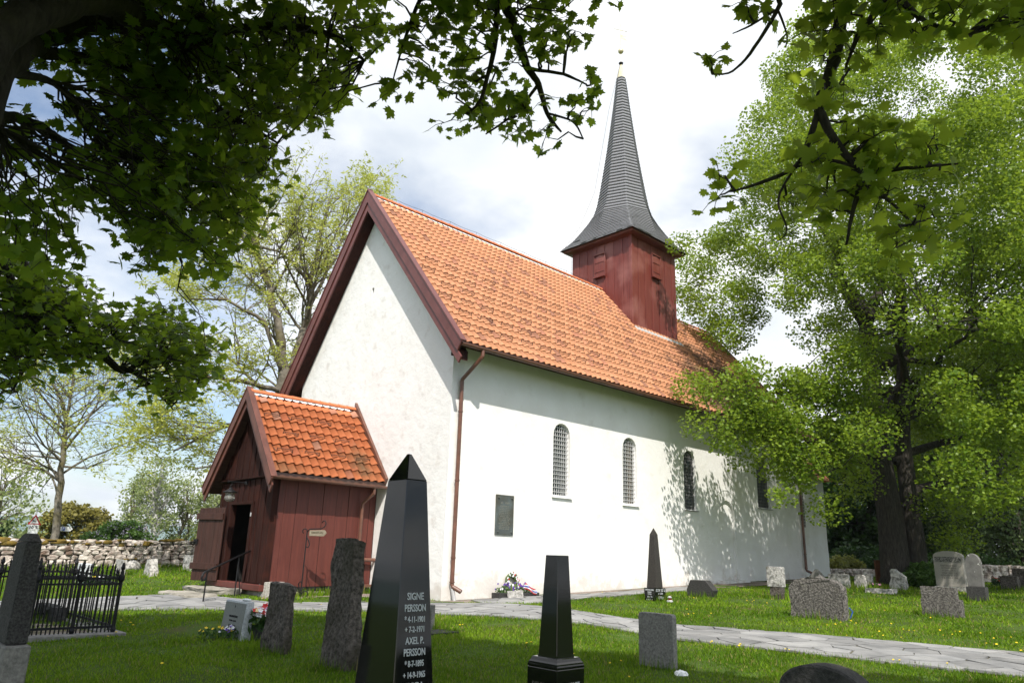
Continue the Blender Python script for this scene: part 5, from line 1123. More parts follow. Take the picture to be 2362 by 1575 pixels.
ob('sign_board', MB().prism([S0, S0+ux*.36, S0+ux*.43+np.array([0, 0, .08]), S0+ux*.38+np.array([0, 0, .155]), S0+np.array([0, 0, .135])], wn*-.025), mat('weathered_sign_wood', (0.16, 0.135, 0.095), (0.27, 0.235, 0.17), 12, .9, bump=.4, stretch=(1, 1, 4)), SP, bevel=.003)
text([('KIRKESTUEN', .062, tuple(S0+ux*.195+np.array([0, 0, .062])+np.array([ux[1], -ux[0], 0])*.002), tuple(ux), (0, 0, 1), .82, .001)], SP, mat('dark_lettering', (0.035, 0.025, 0.012)))
for s in (.08, .32): pass
# iron fence round a grave
FC = ghit(258, 1464); rear = ghit(176, 1424); Lr = rear[1]-FC[1]
FZ = FC[2]; zr = bis(lambda v: proj((FC[0], FC[1], v))[1], 1333, .3, 3)-FZ; zp = bis(lambda v: proj((FC[0], FC[1], v))[1], 1298, .3, 3)-FZ
midp = ghit(155, 1468); Lx = FC[0]-midp[0]
FE = root('grave_fence', (FC[0]-1.2, FC[1]+Lr/2, FZ), 'black cast iron fence with spear points around a grave', 'fence')
def fence_run(a, b, n, spear=.13):
    a = np.array(a); b = np.array(b); r1 = MB(); r2 = MB(); L_ = np.linalg.norm(b-a); u = (b-a)/L_
    pn = np.array([-u[1], u[0], 0])
    for z, t in ((zr, .035), (zr-.085, .03), (.13, .035)): ob('rail', MB().obox(a+np.array([0, 0, z-t/2])-pn*.012, b-a, pn*.024, (0, 0, t)), M_IRON, FE)
    for i in range(1, n):
        p = a+(b-a)*i/n; top = zr+.10 if i % 2 else zr+.17
        m_ = MB().tube([p+np.array([0, 0, .05]), p+np.array([0, 0, top-.06])], .011, 6)
        m_.lathe([(.010, 0), (.022, .012), (.010, .03), (.018, .05), (.0, .12)], p+np.array([0, 0, top-.06]), 6); m_.lathe([(.011, 0), (.018, .02), (.0, .07)], p+np.array([0, 0, .16]), 6)
        ob('bar', m_, M_IRON, FE)
def post(p):
    p = np.array(p); m_ = MB().tube([p-np.array([0, 0, .05]), p+np.array([0, 0, zr+.03])], .028, 8)
    m_.lathe([(.07, 0), (.06, .04), (.03, .08), (.045, .12), (.03, .16)], p-np.array([0, 0, .03]), 10); m_.lathe([(.028, -.06), (.05, -.02), (.05, .03), (.03, .06), (.02, .12), (.035, .16), (.012, .24), (.0, zp-zr)], p+np.array([0, 0, zr]), 8)
    ob('post', m_, M_IRON, FE)
c00 = np.array([FC[0], FC[1], FZ]); nx = 2
cA = c00-np.array([Lx*1.0, 0, 0]); cB = c00-np.array([Lx*2.0, 0, 0]); cr = c00+np.array([0, Lr, 0]); crA = cA+np.array([0, Lr, 0]); crB = cB+np.array([0, Lr, 0])
fence_run(c00, cA, 10); fence_run(cA, cB, 10); fence_run(c00, cr, 10); fence_run(cr, crA, 10); fence_run(crA, crB, 10)
for p in (c00, cA, cB, cr, crA, crB): post(p)
KB = MB(); ax, bx = cB[0]-.1, c00[0]+.16
for a_, b_ in (((ax, FC[1]-.16), (bx, FC[1]+.14)), ((bx-.30, FC[1]+.141), (bx, FC[1]+Lr-.141)), ((ax, FC[1]+Lr-.14), (bx, FC[1]+Lr+.16))): KB.box((a_[0], a_[1], FZ-.1), (b_[0], b_[1], FZ+.045))
ob('kerb', KB, mat('grave_kerb_stone', (0.16, 0.15, 0.14), (0.26, 0.25, 0.235), 12, .9, bump=.5), FE, bevel=.01)
gr = ob('grave_gravel', MB().box((ax, FC[1]+.145, FZ-.05), (bx-.31, FC[1]+Lr-.145, FZ+.02)), M_GRAVEL, FE)
# ------------------------------------------------------------------ dry stone walls, signs, poles
M_DRY = mat('drystone', (0.20, 0.155, 0.13), (0.60, 0.54, 0.48), 3.6, .95, bump=.8, bscale=12, c3=(0.14, 0.095, 0.07), c3scale=2.6, c3lo=.55, c3hi=.68, lo=.38, hi=.6, bdist=.04)
M_MOSS = mat('golden_moss', (0.085, 0.060, 0.010), (0.19, 0.125, 0.018), 5, .95, bump=1.0, bscale=30, bdist=.03)
M_CORE = mat('wall_core', (0.05, 0.04, 0.03), (0.08, 0.065, 0.05), 5, 1.0)
def stone_mesh(mb, c, u, v, sx, sy, sz, rr):
    """one irregular stone: a squashed faceted block"""
    n = 7; rings = []
    for z, k in ((-.5, .80), (-.28, 1.0), (.25, .97), (.5, .70)):
        ph = rr.uniform(0, .5); ring = []
        for i in range(n):
            a = 2*math.pi*i/n+ph; r_ = rr.uniform(.82, 1.08)
            ca, sa = math.cos(a), math.sin(a); ca = math.copysign(abs(ca)**.6, ca); sa = math.copysign(abs(sa)**.6, sa)
            ring.append(np.array(c)+u*ca*sx*.5*k*r_+v*sa*sy*.5*r_*k+np.array([0, 0, z*sz+rr.uniform(-.07, .07)*sz]))
        rings.append(ring)
    vs = [p for r_ in rings for p in r_]; fs = [(i*n+k, i*n+(k+1) % n, (i+1)*n+(k+1) % n, (i+1)*n+k) for i in range(3) for k in range(n)]+[tuple(reversed(range(n))), tuple(range(3*n, 4*n))]
    mb.add(vs, fs)
def drywall(name, A, B, H, th, label, seed, moss=True, size=.34):
    rr = random.Random(seed); A = np.array(A, float); B = np.array(B, float); L_ = np.linalg.norm(B-A); u = np.array([*(B-A)/L_, 0]); v = np.array([-u[1], u[0], 0])
    mid = (A+B)/2; R_ = root(name, (mid[0], mid[1], gz(*mid)), label, 'wall'); mb = MB(); ms = MB(); core = []
    z = 0.0; row = 0
    while z < H:
        hz = rr.uniform(.11, .20); s = -rr.uniform(0, .3)
        while s < L_:
            w = rr.uniform(.5, 1.6)*size; x, y = A+(B-A)*min(max(s+w/2, 0), L_)/L_; g = gz(x, y)
            hh = hz*rr.uniform(.75, 1.25)
            for side in (-1, 1):
                c = np.array([x, y, g+z+hz/2+rr.uniform(-.02, .02)])+v*side*th*.28*rr.uniform(.8, 1.15); stone_mesh(mb, c, u, v, w*1.04, th*.55, hh*1.12, rr)
            if z+hz >= H*.86 and moss and rr.random() < .66 or (moss and rr.random() < .035):
                for q in range(2):
                    c = np.array([x, y, g+z+hz*.95+rr.uniform(-.07, .05)])-v*0+u*rr.uniform(-.1, .1); side = -.30 if q else .0
                    stone_mesh(ms, c+v*side*th*(1 if v@(CAM-c) < 0 else -1), u, v, w*rr.uniform(.6, 1.5), th*rr.uniform(.5, .72), .115*rr.uniform(.5, 1.7), rr)
            s += w*.98
        z += hz*.93; row += 1
    ob('stones', mb, M_DRY, R_, recalc=False)
    if moss: ob('moss', ms, M_MOSS, R_, smooth=True, recalc=False)
    c0 = np.array([A[0], A[1], gz(*A)-.1]); c1 = np.array([B[0], B[1], gz(*B)-.1])
    ob('wall_core', MB().add([c0-v*th*.2, c1-v*th*.2, c1+v*th*.2, c0+v*th*.2]+[p+np.array([0, 0, H*.9]) for p in (c0-v*th*.2, c1-v*th*.2, c1+v*th*.2, c0+v*th*.2)], [(0, 1, 5, 4), (1, 2, 6, 5), (2, 3, 7, 6), (3, 0, 4, 7), (4, 5, 6, 7)]), M_CORE, R_)
    return R_
wa = ghit(-160, 1312); wb = ghit(470, 1306); dw = wb-wa
HW = bis(lambda v: proj((wb[0], wb[1], wb[2]+v))[1], 1251, .3, 2.5)
drywall('dry_stone_wall', wa[:2], (wb+dw*.35)[:2], HW, .7, 'long pale dry stone wall topped with golden moss on the left', 4)
ra = ghit(1900, 1328); rb = ghit(2110, 1330)
drywall('dry_stone_wall', ra[:2], rb[:2], .22, .6, 'low grey dry stone wall beside the chancel corner', 6, moss=False)
ra = ghit(2262, 1342); rb = ghit(2420, 1346)
drywall('dry_stone_wall', ra[:2], rb[:2], .6, .6, 'low pale dry stone wall beyond the gravestones at far right', 7, moss=False)
# signs and poles beyond the wall
M_STEEL = mat('galvanised_post', (0.45, 0.47, 0.48), (0.55, 0.57, 0.58), 5, .5)
M_SWHITE = mat('sign_white', (0.75, 0.76, 0.77)); M_SRED = mat('sign_red', (0.50, 0.02, 0.025)); M_SBLUE = mat('sign_blue', (0.03, 0.08, 0.42)); M_SBLACK = mat('sign_black', (0.02, 0.02, 0.025))
FR = np.array([math.sin(YAW+.5), -math.cos(YAW+.5), 0]); FN = np.array([-math.cos(YAW+.5), -math.sin(YAW+.5), 0]); UP = np.array([0, 0, 1.0])
def on(p, r_, u_, n_=0): return p+FR*r_+UP*u_+FN*n_
def sign_posts():
    d = 40.0; c = at(81, 1199, d); b = np.array([c[0], c[1], gz(c[0], c[1])]); k = d/FPX
    R_ = root('warning_sign', b, 'triangular steep-hill warning sign with white plates on a pole', 'sign')
    ob('pole', MB().tube([b-UP*.3, b+UP*(c[2]-b[2]+.5)], .035, 8), M_STEEL, R_)
    r_ = 11.5*k; tri = lambda q, n: [on(c, q*math.sin(a), q*math.cos(a)-.05, n) for a in (0, 2*math.pi/3, 4*math.pi/3)]
    ob('red_border', MB().prism(tri(r_*1.1, .05), FN*.02), M_SRED, R_); ob('white_field', MB().prism(tri(r_*.72, .071), FN*.004), M_SWHITE, R_)
    q = r_*.5; ob('hill_symbol', MB().prism([on(c, -q*.62, -q*.45, .076), on(c, q*.5, -q*.45, .076), on(c, -q*.62, q*.12, .076)], FN*.003), M_SBLACK, R_)
    for i, (s, w, hh) in enumerate((('10 %', 16, 12), ('', 16, 6), ('15 %', 16, 12), ('', 16, 5))):
        zc = -(r_*.62+sum((12, 6, 12, 5)[:i])*k*1.02+hh*k/2); ob('plate', MB().obox(on(c, -w*k/2, zc-hh*k/2*.94, .05), FR*w*k, FN*.02, UP*hh*k*.94), M_SWHITE, R_)
        if s: text([(s, hh*k*.72, on(c, 0, zc-hh*k*.26, .0715), FR, UP, .9, .004)], R_, M_SBLACK)
    d = 37.0; c = at(150, 1222, d); b = np.array([at(129, 1256, d)[0], at(129, 1256, d)[1], 0]); b[2] = gz(b[0], b[1]); k = d/FPX
    R_ = root('parking_sign', b, 'white arrow-shaped parking sign on a leaning pole beside the thin tree', 'sign')
    top = at(135, 1214, d); ob('pole', MB().tube([b-UP*.3, top], .035, 8), M_STEEL, R_); w = 23*k; hh = 8.5*k; o0 = at(135, 1224, d)
    ob('arrow_board', MB().prism([on(o0, 0, 0, .04), on(o0, w*.82, 0, .04), on(o0, w, hh*.5, .04), on(o0, w*.82, hh, .04), on(o0, 0, hh, .04)], FN*.03), M_SWHITE, R_)
    ob('blue_field', MB().obox(on(o0, w*.20, hh*.12, .071), FR*w*.24, FN*.004, UP*hh*.76), M_SBLUE, R_); text([('P', hh*.8, on(o0, w*.32, hh*.22, .0765), FR, UP, .9, .004)], R_, M_SWHITE)
    d = 44.0; c = at(20, 1250, d); k = d/FPX; b = np.array([c[0], c[1], gz(c[0], c[1])]); R_ = root('road_sign', b, 'small white road sign peeping over the dry stone wall at left', 'sign')
    ob('pole', MB().tube([b-UP*.3, c], .03, 6), M_STEEL, R_); ob('plate', MB().prism([on(c, -7*k, -8*k, .04), on(c, 6*k, -8*k, .04), on(c, 6*k, 2*k, .04), on(c, 0, 12*k, .04), on(c, -7*k, 2*k, .04)], FN*.02), M_SWHITE, R_)
    for i, (x0, y0, x1, y1, d, lab) in enumerate(((26, 1247, 82, 1118, 48, 'slim grey street lamp post with its head among the thin tree branches'), (-14, 1240, 0, 1209, 55, 'grey street lamp with a pale head at the left edge'))):
        b = at(x0, y0, d); b[2] = gz(b[0], b[1])-.1; t = at(x1, y1, d); t[:2] = b[:2]; R_ = root('street_lamp', b, lab, 'street lamp', 'street lamps beyond the wall')
        ob('pole', MB().tube([b, t, t+FR*-.3+UP*.15], [.06, .045, .03], 8), M_STEEL, R_); ob('lamp_head', MB().obox(t+FR*-.95+UP*.10, FR*.7, FN*.16, UP*.08), M_SWHITE, R_, bevel=.02)
    for i, (y0, y1) in enumerate(((1173, 1198),)):
        A = at(-120, y0-3, 70); B = at(560, y1+8, 75); pts = [A+(B-A)*t-UP*.5*math.sin(math.pi*t) for t in np.linspace(0, 1, 14)]
        o = ob('power_line', MB().tube(pts, .022, 4), M_IRON, loc=(A+B)/2); setp(o, 'thin overhead wire crossing the sky above the far trees', 'wire')
sign_posts()
# ------------------------------------------------------------------ trees
M_BARK = mat('dark_bark', (0.018, 0.015, 0.012), (0.055, 0.046, 0.038), 6, .95, bump=1.0, bscale=14, stretch=(4, 4, 1), c3=(0.05, 0.045, 0.02), c3scale=1.5)
M_BARKG = mat('grey_ash_bark', (0.085, 0.075, 0.058), (0.20, 0.18, 0.145), 5, .95, bump=.8, bscale=14, c3=(0.10, 0.085, 0.03), c3scale=1.2, c3lo=.5, c3hi=.65)
M_BARKL = mat('linden_bark', (0.022, 0.019, 0.015), (0.075, 0.064, 0.052), 5, .95, bump=1.0, bscale=8, stretch=(5, 5, .8), bdist=.06)
M_BIRCH = mat('birch_bark', (0.30, 0.29, 0.28), (0.62, 0.61, 0.59), 4, .8, c3=(0.05, 0.05, 0.05), c3scale=5, c3lo=.6, c3hi=.66)
M_MAPLE = leafmat('maple_leaf', (0.055, 0.115, 0.011), (0.105, 0.190, 0.018), .58, .8, tcol=(0.38, 0.52, 0.032))
M_MAPLE2 = leafmat('maple_leaf_backlit', (0.060, 0.120, 0.010), (0.115, 0.195, 0.018), .64, .8, tcol=(0.46, 0.58, 0.045))  # brighter copy of the maple leaf, backlight painted into its colour
M_LINDEN = leafmat('linden_leaf', (0.090, 0.162, 0.010), (0.218, 0.305, 0.026), .42, .6, tcol=(0.40, 0.53, 0.04))
M_ASH = leafmat('ash_leaf', (0.32, 0.36, 0.05), (0.48, 0.50, 0.10), .5, .5, tcol=(0.50, 0.56, 0.14))
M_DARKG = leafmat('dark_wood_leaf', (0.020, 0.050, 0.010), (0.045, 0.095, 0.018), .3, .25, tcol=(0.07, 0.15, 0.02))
M_WILLOW = leafmat('willow_leaf', (0.055, 0.095, 0.03), (0.105, 0.15, 0.05), .35, .3, tcol=(0.15, 0.22, 0.06))
M_MIDG = leafmat('grove_leaf', (0.20, 0.25, 0.09), (0.30, 0.35, 0.14), .45, .25, tcol=(0.32, 0.40, 0.14))
M_OLIVE = leafmat('olive_leaf', (0.15, 0.135, 0.025), (0.22, 0.195, 0.04), .35, .3, tcol=(0.22, 0.20, 0.04))
M_SHRUB = leafmat('shrub_leaf', (0.06, 0.13, 0.022), (0.115, 0.21, 0.04), .35, .8, tcol=(0.12, 0.22, 0.03))
M_YELLOWG = leafmat('yellow_shrub_leaf', (0.14, 0.16, 0.03), (0.22, 0.23, 0.05), .35, .8)
half = [(0.0, 0.0), (0.17, -0.10), (0.40, -0.10), (0.31, 0.04), (0.55, 0.13), (0.44, 0.24), (0.66, 0.43), (0.43, 0.44), (0.40, 0.56), (0.21, 0.50), (0.29, 0.70), (0.13, 0.74), (0.0, 1.0)]
MAPLE = np.array([(0, 0.30)]+half+[(-x, y) for x, y in half[-2:0:-1]]); 
MAPLE = np.c_[MAPLE, -0.22*np.abs(MAPLE[:, 0])**1.3-0.18*np.clip(MAPLE[:, 1]-.3, 0, 1)**2]; MAPLE[0, 2] = 0.02
MAPLE_F = np.array([(0, i, i+1 if i+1 < len(MAPLE) else 1) for i in range(1, len(MAPLE))])
LEAF6 = np.array([(0, 0, 0), (.36, .22, .05), (.40, .55, .04), (0, 1.0, -.08), (-.40, .55, .04), (-.36, .22, .05)]); LEAF6_F = np.array([(0, 1, 2, 3), (0, 3, 4, 5)])
LONG = np.array([(0, 0, 0), (.16, .45, .03), (0, 1.0, -.10), (-.16, .45, .03)]); LONG_F = np.array([(0, 1, 2, 3)])
def leaves(name, P, size, tmpl, faces, m, parent, tilt=.6, droop=.35, gen=None, up=(0, 0, 1)):
    """scatter a leaf shape: random heading, blade roughly level with some tilt, tips drooping"""
    g = gen or rng; P = np.asarray(P); n = len(P)
    if n == 0: return None
    N = np.array(up)[None]+g.normal(size=(n, 3))*tilt; N /= np.linalg.norm(N, axis=1, keepdims=True)
    a = g.uniform(0, 2*np.pi, n); T = np.stack([np.cos(a), np.sin(a), -droop*np.ones(n)], 1)
    T -= N*(T*N).sum(1, keepdims=True); T /= np.linalg.norm(T, axis=1, keepdims=True); B = np.cross(T, N)
    s = (size*g.uniform(.65, 1.2, n))[:, None, None]
    V = P[:, None]+s*(B[:, None]*tmpl[None, :, :1]+T[:, None]*tmpl[None, :, 1:2]+N[:, None]*tmpl[None, :, 2:3])
    F = faces[None]+(np.arange(n)*len(tmpl))[:, None, None]
    return arr(name, V.reshape(-1, 3), F.reshape(-1, faces.shape[1]), m, parent)
def blob(c, r, n, g=None, flat=.6):
    g = g or rng; d = g.normal(size=(n, 3)); d /= np.linalg.norm(d, axis=1, keepdims=True); return np.asarray(c)+d*(g.uniform(0, 1, n)**.45)[:, None]*np.array([r, r, r*flat])
def wobble(a, b, n, amt, r_, sagv=0.0):
    a = np.asarray(a, float); b = np.asarray(b, float); L_ = np.linalg.norm(b-a); o = []
    for i in range(n+1):
        t = i/n; p = a+(b-a)*t+np.array([r_.gauss(0, 1), r_.gauss(0, 1), r_.gauss(0, 1)])*amt*L_*math.sin(math.pi*t); p[2] += sagv*L_*math.sin(math.pi*t); o.append(p)
    return o

# ---- linden at the east end of the church
def linden():
    r_ = random.Random(21); g = np.random.default_rng(22)
    base = at(2082, 1340, 33.5); base[2] = gz(base[0], base[1]); D0 = math.hypot(base[0], base[1])
    T_ = root('linden_tree', base, 'huge old linden with fresh bright green leaves standing beside the church', 'tree')
    outline = [(1990, -40), (1860, 50), (1790, 160), (1765, 220), (1740, 300), (1712, 350), (1735, 430), (1715, 500), (1640, 520), (1570, 545), (1548, 585), (1562, 640), (1550, 695), (1585, 730), (1600, 755), (1690, 790), (1730, 850), (1690, 870), (1600, 865), (1585, 890), (1640, 930), (1600, 960), (1625, 1010), (1700, 1060), (1740, 1100), (1800, 1150), (1830, 1200), (1890, 1245), (1935, 1200), (1990, 1190), (2060, 1170), (2150, 1230), (2230, 1270), (2300, 1180), (2480, 1180), (2620, 900), (2620, 300), (2480, 20)]
    holes = [[(1745, 740), (1830, 700), (1870, 770), (1845, 850), (1775, 880), (1735, 830)], [(1880, 780), (1925, 770), (1930, 830), (1890, 850)]]
    cl = []
    tries = 0
    while len(cl) < 740 and tries < 20000:
        tries += 1
        px, py = r_.uniform(1540, 2620), r_.uniform(-40, 1280)
        if not inpoly((px, py), outline)[0] or any(inpoly((px, py), h)[0] for h in holes): continue
        k = math.sqrt(max(.05, 1-((px-2120)/560)**2*.8)) 
        if abs(px-2088) < 42+r_.uniform(0, 25) and 520 < py < 1180 and r_.random() < .85: d = D0+r_.uniform(1.5, 7)
        else: d = D0+r_.uniform(-1, .75)*9.5*k
        if px > 1960 and py > 880 and r_.random() < (.45 if py < 1100 else .62): continue
        if px < 1960 and py > 1075 and r_.random() < .72: continue
        if py > 850 and px < 1960: d = 24.8+r_.uniform(-1.6, 1.6)+(px-1600)/360*3.0       # the low bough in front of the wall
        p = at(px, py, d)
        if p[0] < 32.6 and p[1] > YS-0.5 and p[2] < 7.5: continue
        if p[1] > EY-1 and p[2] < roofz(min(p[1], RY))+.6 and p[0] < 33: continue
        edge_ = min(abs(px-o[0])+abs(py-o[1]) for o in outline)
        cl.append((p, r_.uniform(.55, 1.05) if px > 1900 or py < 500 else r_.uniform(.5, .85)))
    # unseen clumps high at the back keep the crown whole
    for i in range(45):
        a = r_.uniform(0, 6.28); rr = 8.5*math.sqrt(r_.random()); z = r_.uniform(7, 21); q = np.array([base[0]+rr*math.cos(a), base[1]+rr*math.sin(a), z])
        if abs(q[1]-RY) < 3.5 and q[2] < 13: continue
        if q[1] > YS-.8 and q[2] < 9: continue
        px, py = proj(q)
        if px < 1540 or (px < 2000 and not inpoly((px, py), outline)[0]) or any(inpoly((px, py), h)[0] for h in holes): continue
        cl.append((q, r_.uniform(.8, 1.2)))
    pts = [blob(c, r*1.12, int(560*(r/.8)**2*r_.uniform(.45, 1.15)), g, .78) for c, r in cl]; P = np.concatenate(pts)
    leaves('crown', P, .113, LEAF6, LEAF6_F, M_LINDEN, T_, tilt=.75, droop=.5, gen=g)
    mb = MB(); t0 = base+np.array([0, 0, -.2])
    def trunk(o, top, r0, r1): mb.tube([t0+o, t0+o+np.array([0, 0, .5]), base+o+np.array([0.05, 0, 2.5]), base+o*1.2+np.array([-.1, .1, 5.5]), top], [r0*1.35, r0*1.05, r0*.9, r0*.78, r1], 12)
    tA = base+np.array([-.3, .2, 10.5]); tB = base+np.array([1.5, -.6, 10]); trunk(np.array([-.15, .15, 0]), tA, .54, .30); trunk(np.array([.45, -.45, 0]), tB, .40, .22)
    nodes = [(base+np.array([-.1, .1, z]), .5-.02*z) for z in (2.6, 4, 5.5, 7, 8.5, 10)]
    tops = [base+np.array(v) for v in ((-1.5, 1.5, 17.5), (.5, -1, 19.5), (2.5, -.5, 18), (-2.5, -1.5, 15.5), (1, 2, 17))]
    limbs = []
    for k, tp in enumerate(tops):
        st = tA if k % 2 == 0 else tB; w = wobble(st, tp, 6, .05, r_); mb.tube(w, np.linspace(.27, .05, 7), 8); limbs += [(p, .2*(1-i/7)+.03) for i, p in enumerate(w)]
    for k in range(20):
        a = 2*math.pi*k/20*2.4+r_.uniform(-.2, .2); z = r_.uniform(2.8, 9); st = base+np.array([.2*math.cos(a), .2*math.sin(a), z]); L_ = r_.uniform(5, 8.5)
        e = st+np.array([math.cos(a)*L_, math.sin(a)*L_, r_.uniform(-.3, 3.0)])
        if e[1] > YS-1.2 and e[2] < 7: e[1] = YS-1.4
        if any(q_[0] < 1960 and 560 < q_[1] < 1290 for q_ in (proj(e), proj((st+e)/2), proj(st*.25+e*.75))): continue
        w = wobble(st, e, 7, .05, r_, .06); mb.tube(w, np.linspace(.20, .035, 8), 7); limbs += [(p, .14*(1-i/8)+.02) for i, p in enumerate(w)]
    for tgt in ((1640, 960, 24.8), (1760, 1010, 26.0), (1850, 1100, 27.0), (1720, 900, 25.4)):      # low bough towards the church
        e = at(*tgt); w = wobble(base+np.array([-.3, .1, 4.6]), e, 8, .04, r_, .05); mb.tube(w, np.linspace(.15, .02, 9), 6); limbs += [(p, .08) for p in w]
    LP_ = np.array([p for p, r in limbs]); 
    for c, r in cl:
        d = np.linalg.norm(LP_-c, axis=1)+np.where(LP_[:, 2] > c[2]+1.0, 2.0, 0); j = int(np.argmin(d))
        if d[j] > 3.2: continue
        w = wobble(LP_[j], c, 4, .07, r_, .03); mb.tube(w, [.030, .024, .018, .012, .006], 4, caps=False)
        for q in range(3):
            e = np.array(c)+np.array([r_.gauss(0, .5), r_.gauss(0, .5), r_.gauss(0, .3)])*r; mb.tube([w[3], (w[3]+e)/2+np.array([0, 0, .04]), e], [.012, .009, .004], 3, caps=False)
    ob('trunk', mb, M_BARKL, T_, smooth=True, recalc=False)
linden()

# ---- maples overhead: one behind the viewer to the left, one to the right
def maple(name_lab, trunk_xy, regions, branches, canopy, seed, lsize, big, nshade, m_leaf):
    r_ = random.Random(seed); g = np.random.default_rng(seed)
    b = np.array([trunk_xy[0], trunk_xy[1], gz(*trunk_xy)]); T_ = root('maple_tree', b, name_lab, 'tree', 'maples over the foreground')
    mb = MB(); nodes = []
    fork = b+np.array([0, 0, 3.6]); mb.tube([b-np.array([0, 0, .3]), b+np.array([0, 0, .3]), b+np.array([.05, 0, 1.8]), fork, fork+np.array([.1, .1, 2.5]), fork+np.array([0, .2, 5.5])], [.58, .42, .36, .32, .20, .06], 14)
    for br in branches:
        pts = [at(x, y, d) if not isinstance(x, str) else None for x, y, d, r in br['p']]
        rad = [r for x, y, d, r in br['p']]
        if br.get('from') == 'fork': pts = [fork+np.array([0, 0, br.get('dz', 0)])]+pts; rad = [rad[0]*1.15]+rad
        # smooth and roughen
        P = [];R_ = []
        for i in range(len(pts)-1):
            n = 5
            for k in range(n):
                t = k/n; p0 = pts[max(i-1, 0)]; p1 = pts[i]; p2 = pts[i+1]; p3 = pts[min(i+2, len(pts)-1)]
                q = .5*(2*p1+(p2-p0)*t+(2*p0-5*p1+4*p2-p3)*t*t+(3*p1-p0-3*p2+p3)*t**3); rr = rad[i]+(rad[i+1]-rad[i])*t
                P.append(q+np.array([r_.gauss(0, 1) for _ in range(3)])*rr*.10); R_.append(rr*r_.uniform(.94, 1.08))
        P.append(pts[-1]); R_.append(rad[-1]); mb.tube(P, R_, 10 if rad[0] > .05 else 6)
        nodes += P
    NP = np.array(nodes); LV = []
    for poly, d0, d1, depth_, csz, fn in regions:
        xs = [p[0] for p in poly]; ys = [p[1] for p in poly]; A = 0.5*abs(sum(poly[i][0]*poly[(i+1) % len(poly)][1]-poly[(i+1) % len(poly)][0]*poly[i][1] for i in range(len(poly))))
        dm = (d0+d1)/2; leaf_px = .30*(lsize*FPX/dm)**2; n = int(1.05*depth_*A/leaf_px); per = 9; done = 0
        while done < n/per:
            px, py = r_.uniform(min(xs), max(xs)), r_.uniform(min(ys), max(ys))
            if not inpoly((px, py), poly)[0]: continue
            done += 1; d = (d0+d1)/2+(d1-d0)/2*r_.uniform(-1, 1)+(fn(px, py) if fn else 0); c = at(px, py, d)
            j = int(np.argmin(np.linalg.norm(NP-c, axis=1))); a = NP[j]
            if np.linalg.norm(a-c) < 2.2:
                w = wobble(a, c, 4, .08, r_, .03); mb.tube(w, [.011, .009, .007, .005, .003], 4, caps=False)
            k = per+r_.randint(-3, 3); q = blob(c, csz, k, g, .7)
            for e in q[::2]: mb.tube([c, (c+e)/2+np.array([0, 0, .02]), e], [.0035, .003, .002], 3, caps=False)
            LV.append(q)
    vis = np.concatenate(LV); leaves('crown', vis, lsize, MAPLE, MAPLE_F, m_leaf, T_, tilt=.62, droop=.55, gen=g)
    # the rest of the crown, over and behind the viewer, which shades the lawn
    SH = []; n = 0; t = 0
    while n < nshade and t < 60000:
        t += 1
        poly, h0, h1, prob = canopy[r_.randrange(len(canopy))]
        if r_.random() > prob: continue
        xs = [p[0] for p in poly]; ys = [p[1] for p in poly]; x, y = r_.uniform(min(xs), max(xs)), r_.uniform(min(ys), max(ys))
        if not inpoly((x, y), poly)[0]: continue
        h = r_.uniform(h0, h1); q = np.array([x, y, gz(x, y)])+np.array(SUN)/SUN.z*h
        px, py = proj(q); inview = (CM@(q-CAM))[2] > 0 and -120 < px < 2480 and -120 < py < 1700
        if inview: continue
        SH.append(q); n += 1
    if SH:
        for q in SH[::3]:
            a = fork+np.array([0, 0, r_.uniform(0, 4)]); 
            if np.linalg.norm(q-a) < 9: 
                w = wobble(a, q, 5, .04, r_, .05)
                if all(not ((CM@(p-CAM))[2] > 0 and -60 < proj(p)[0] < 2420 and -60 < proj(p)[1] < 1640) for p in w): mb.tube(w, [.05, .04, .03, .02, .012, .006], 4, caps=False)
        P = np.concatenate([blob(c, .55, 16, g, .5) for c in SH])
        leaves('upper_crown', P, big, MAPLE, MAPLE_F, m_leaf, T_, tilt=.5, droop=.4, gen=g)
    ob('trunk', mb, M_BARK, T_, smooth=True, recalc=False)

RA = [(-60, -60), (850, -60), (872, 60), (850, 110), (835, 190), (765, 250), (720, 300), (690, 292), (655, 310), (672, 370), (655, 430), (600, 470), (565, 525), (505, 610), (482, 640), (440, 620), (385, 560), (345, 625), (318, 580), (265, 480), (215, 430), (190, 350), (135, 330), (150, 250), (210, 190), (140, 150), (60, 165), (-60, 190)]
RA2 = [(220, 60), (640, 60), (820, 140), (740, 260), (650, 300), (640, 420), (520, 560), (420, 560), (330, 520), (230, 380), (260, 200)]
RB = [(-60, 255), (70, 262), (110, 310), (160, 350), (205, 440), (212, 520), (180, 590), (130, 610), (-60, 570)]
RC = [(-60, 590), (60, 590), (125, 620), (180, 640), (250, 700), (292, 745), (345, 695), (400, 705), (470, 765), (502, 835), (492, 885), (440, 950), (410, 965), (365, 920), (345, 880), (300, 905), (230, 850), (170, 862), (120, 850), (60, 872), (-60, 860)]
RC2 = [(60, 640), (200, 680), (290, 760), (230, 830), (100, 820), (-40, 780), (-40, 640)]
RC3 = [(330, 715), (400, 715), (480, 790), (490, 870), (420, 940), (370, 900), (400, 850), (350, 800)]
RB2 = [(-40, 800), (50, 800), (70, 870), (20, 960), (-40, 960)]
RD = [(850, -60), (1390, -60), (1398, 30), (1372, 70), (1368, 230), (1376, 290), (1352, 335), (1230, 358), (1200, 350), (1100, 352), (1035, 340), (1022, 270), (1000, 240), (930, 205), (905, 242), (868, 212), (878, 150), (900, 90), (862, 95)]
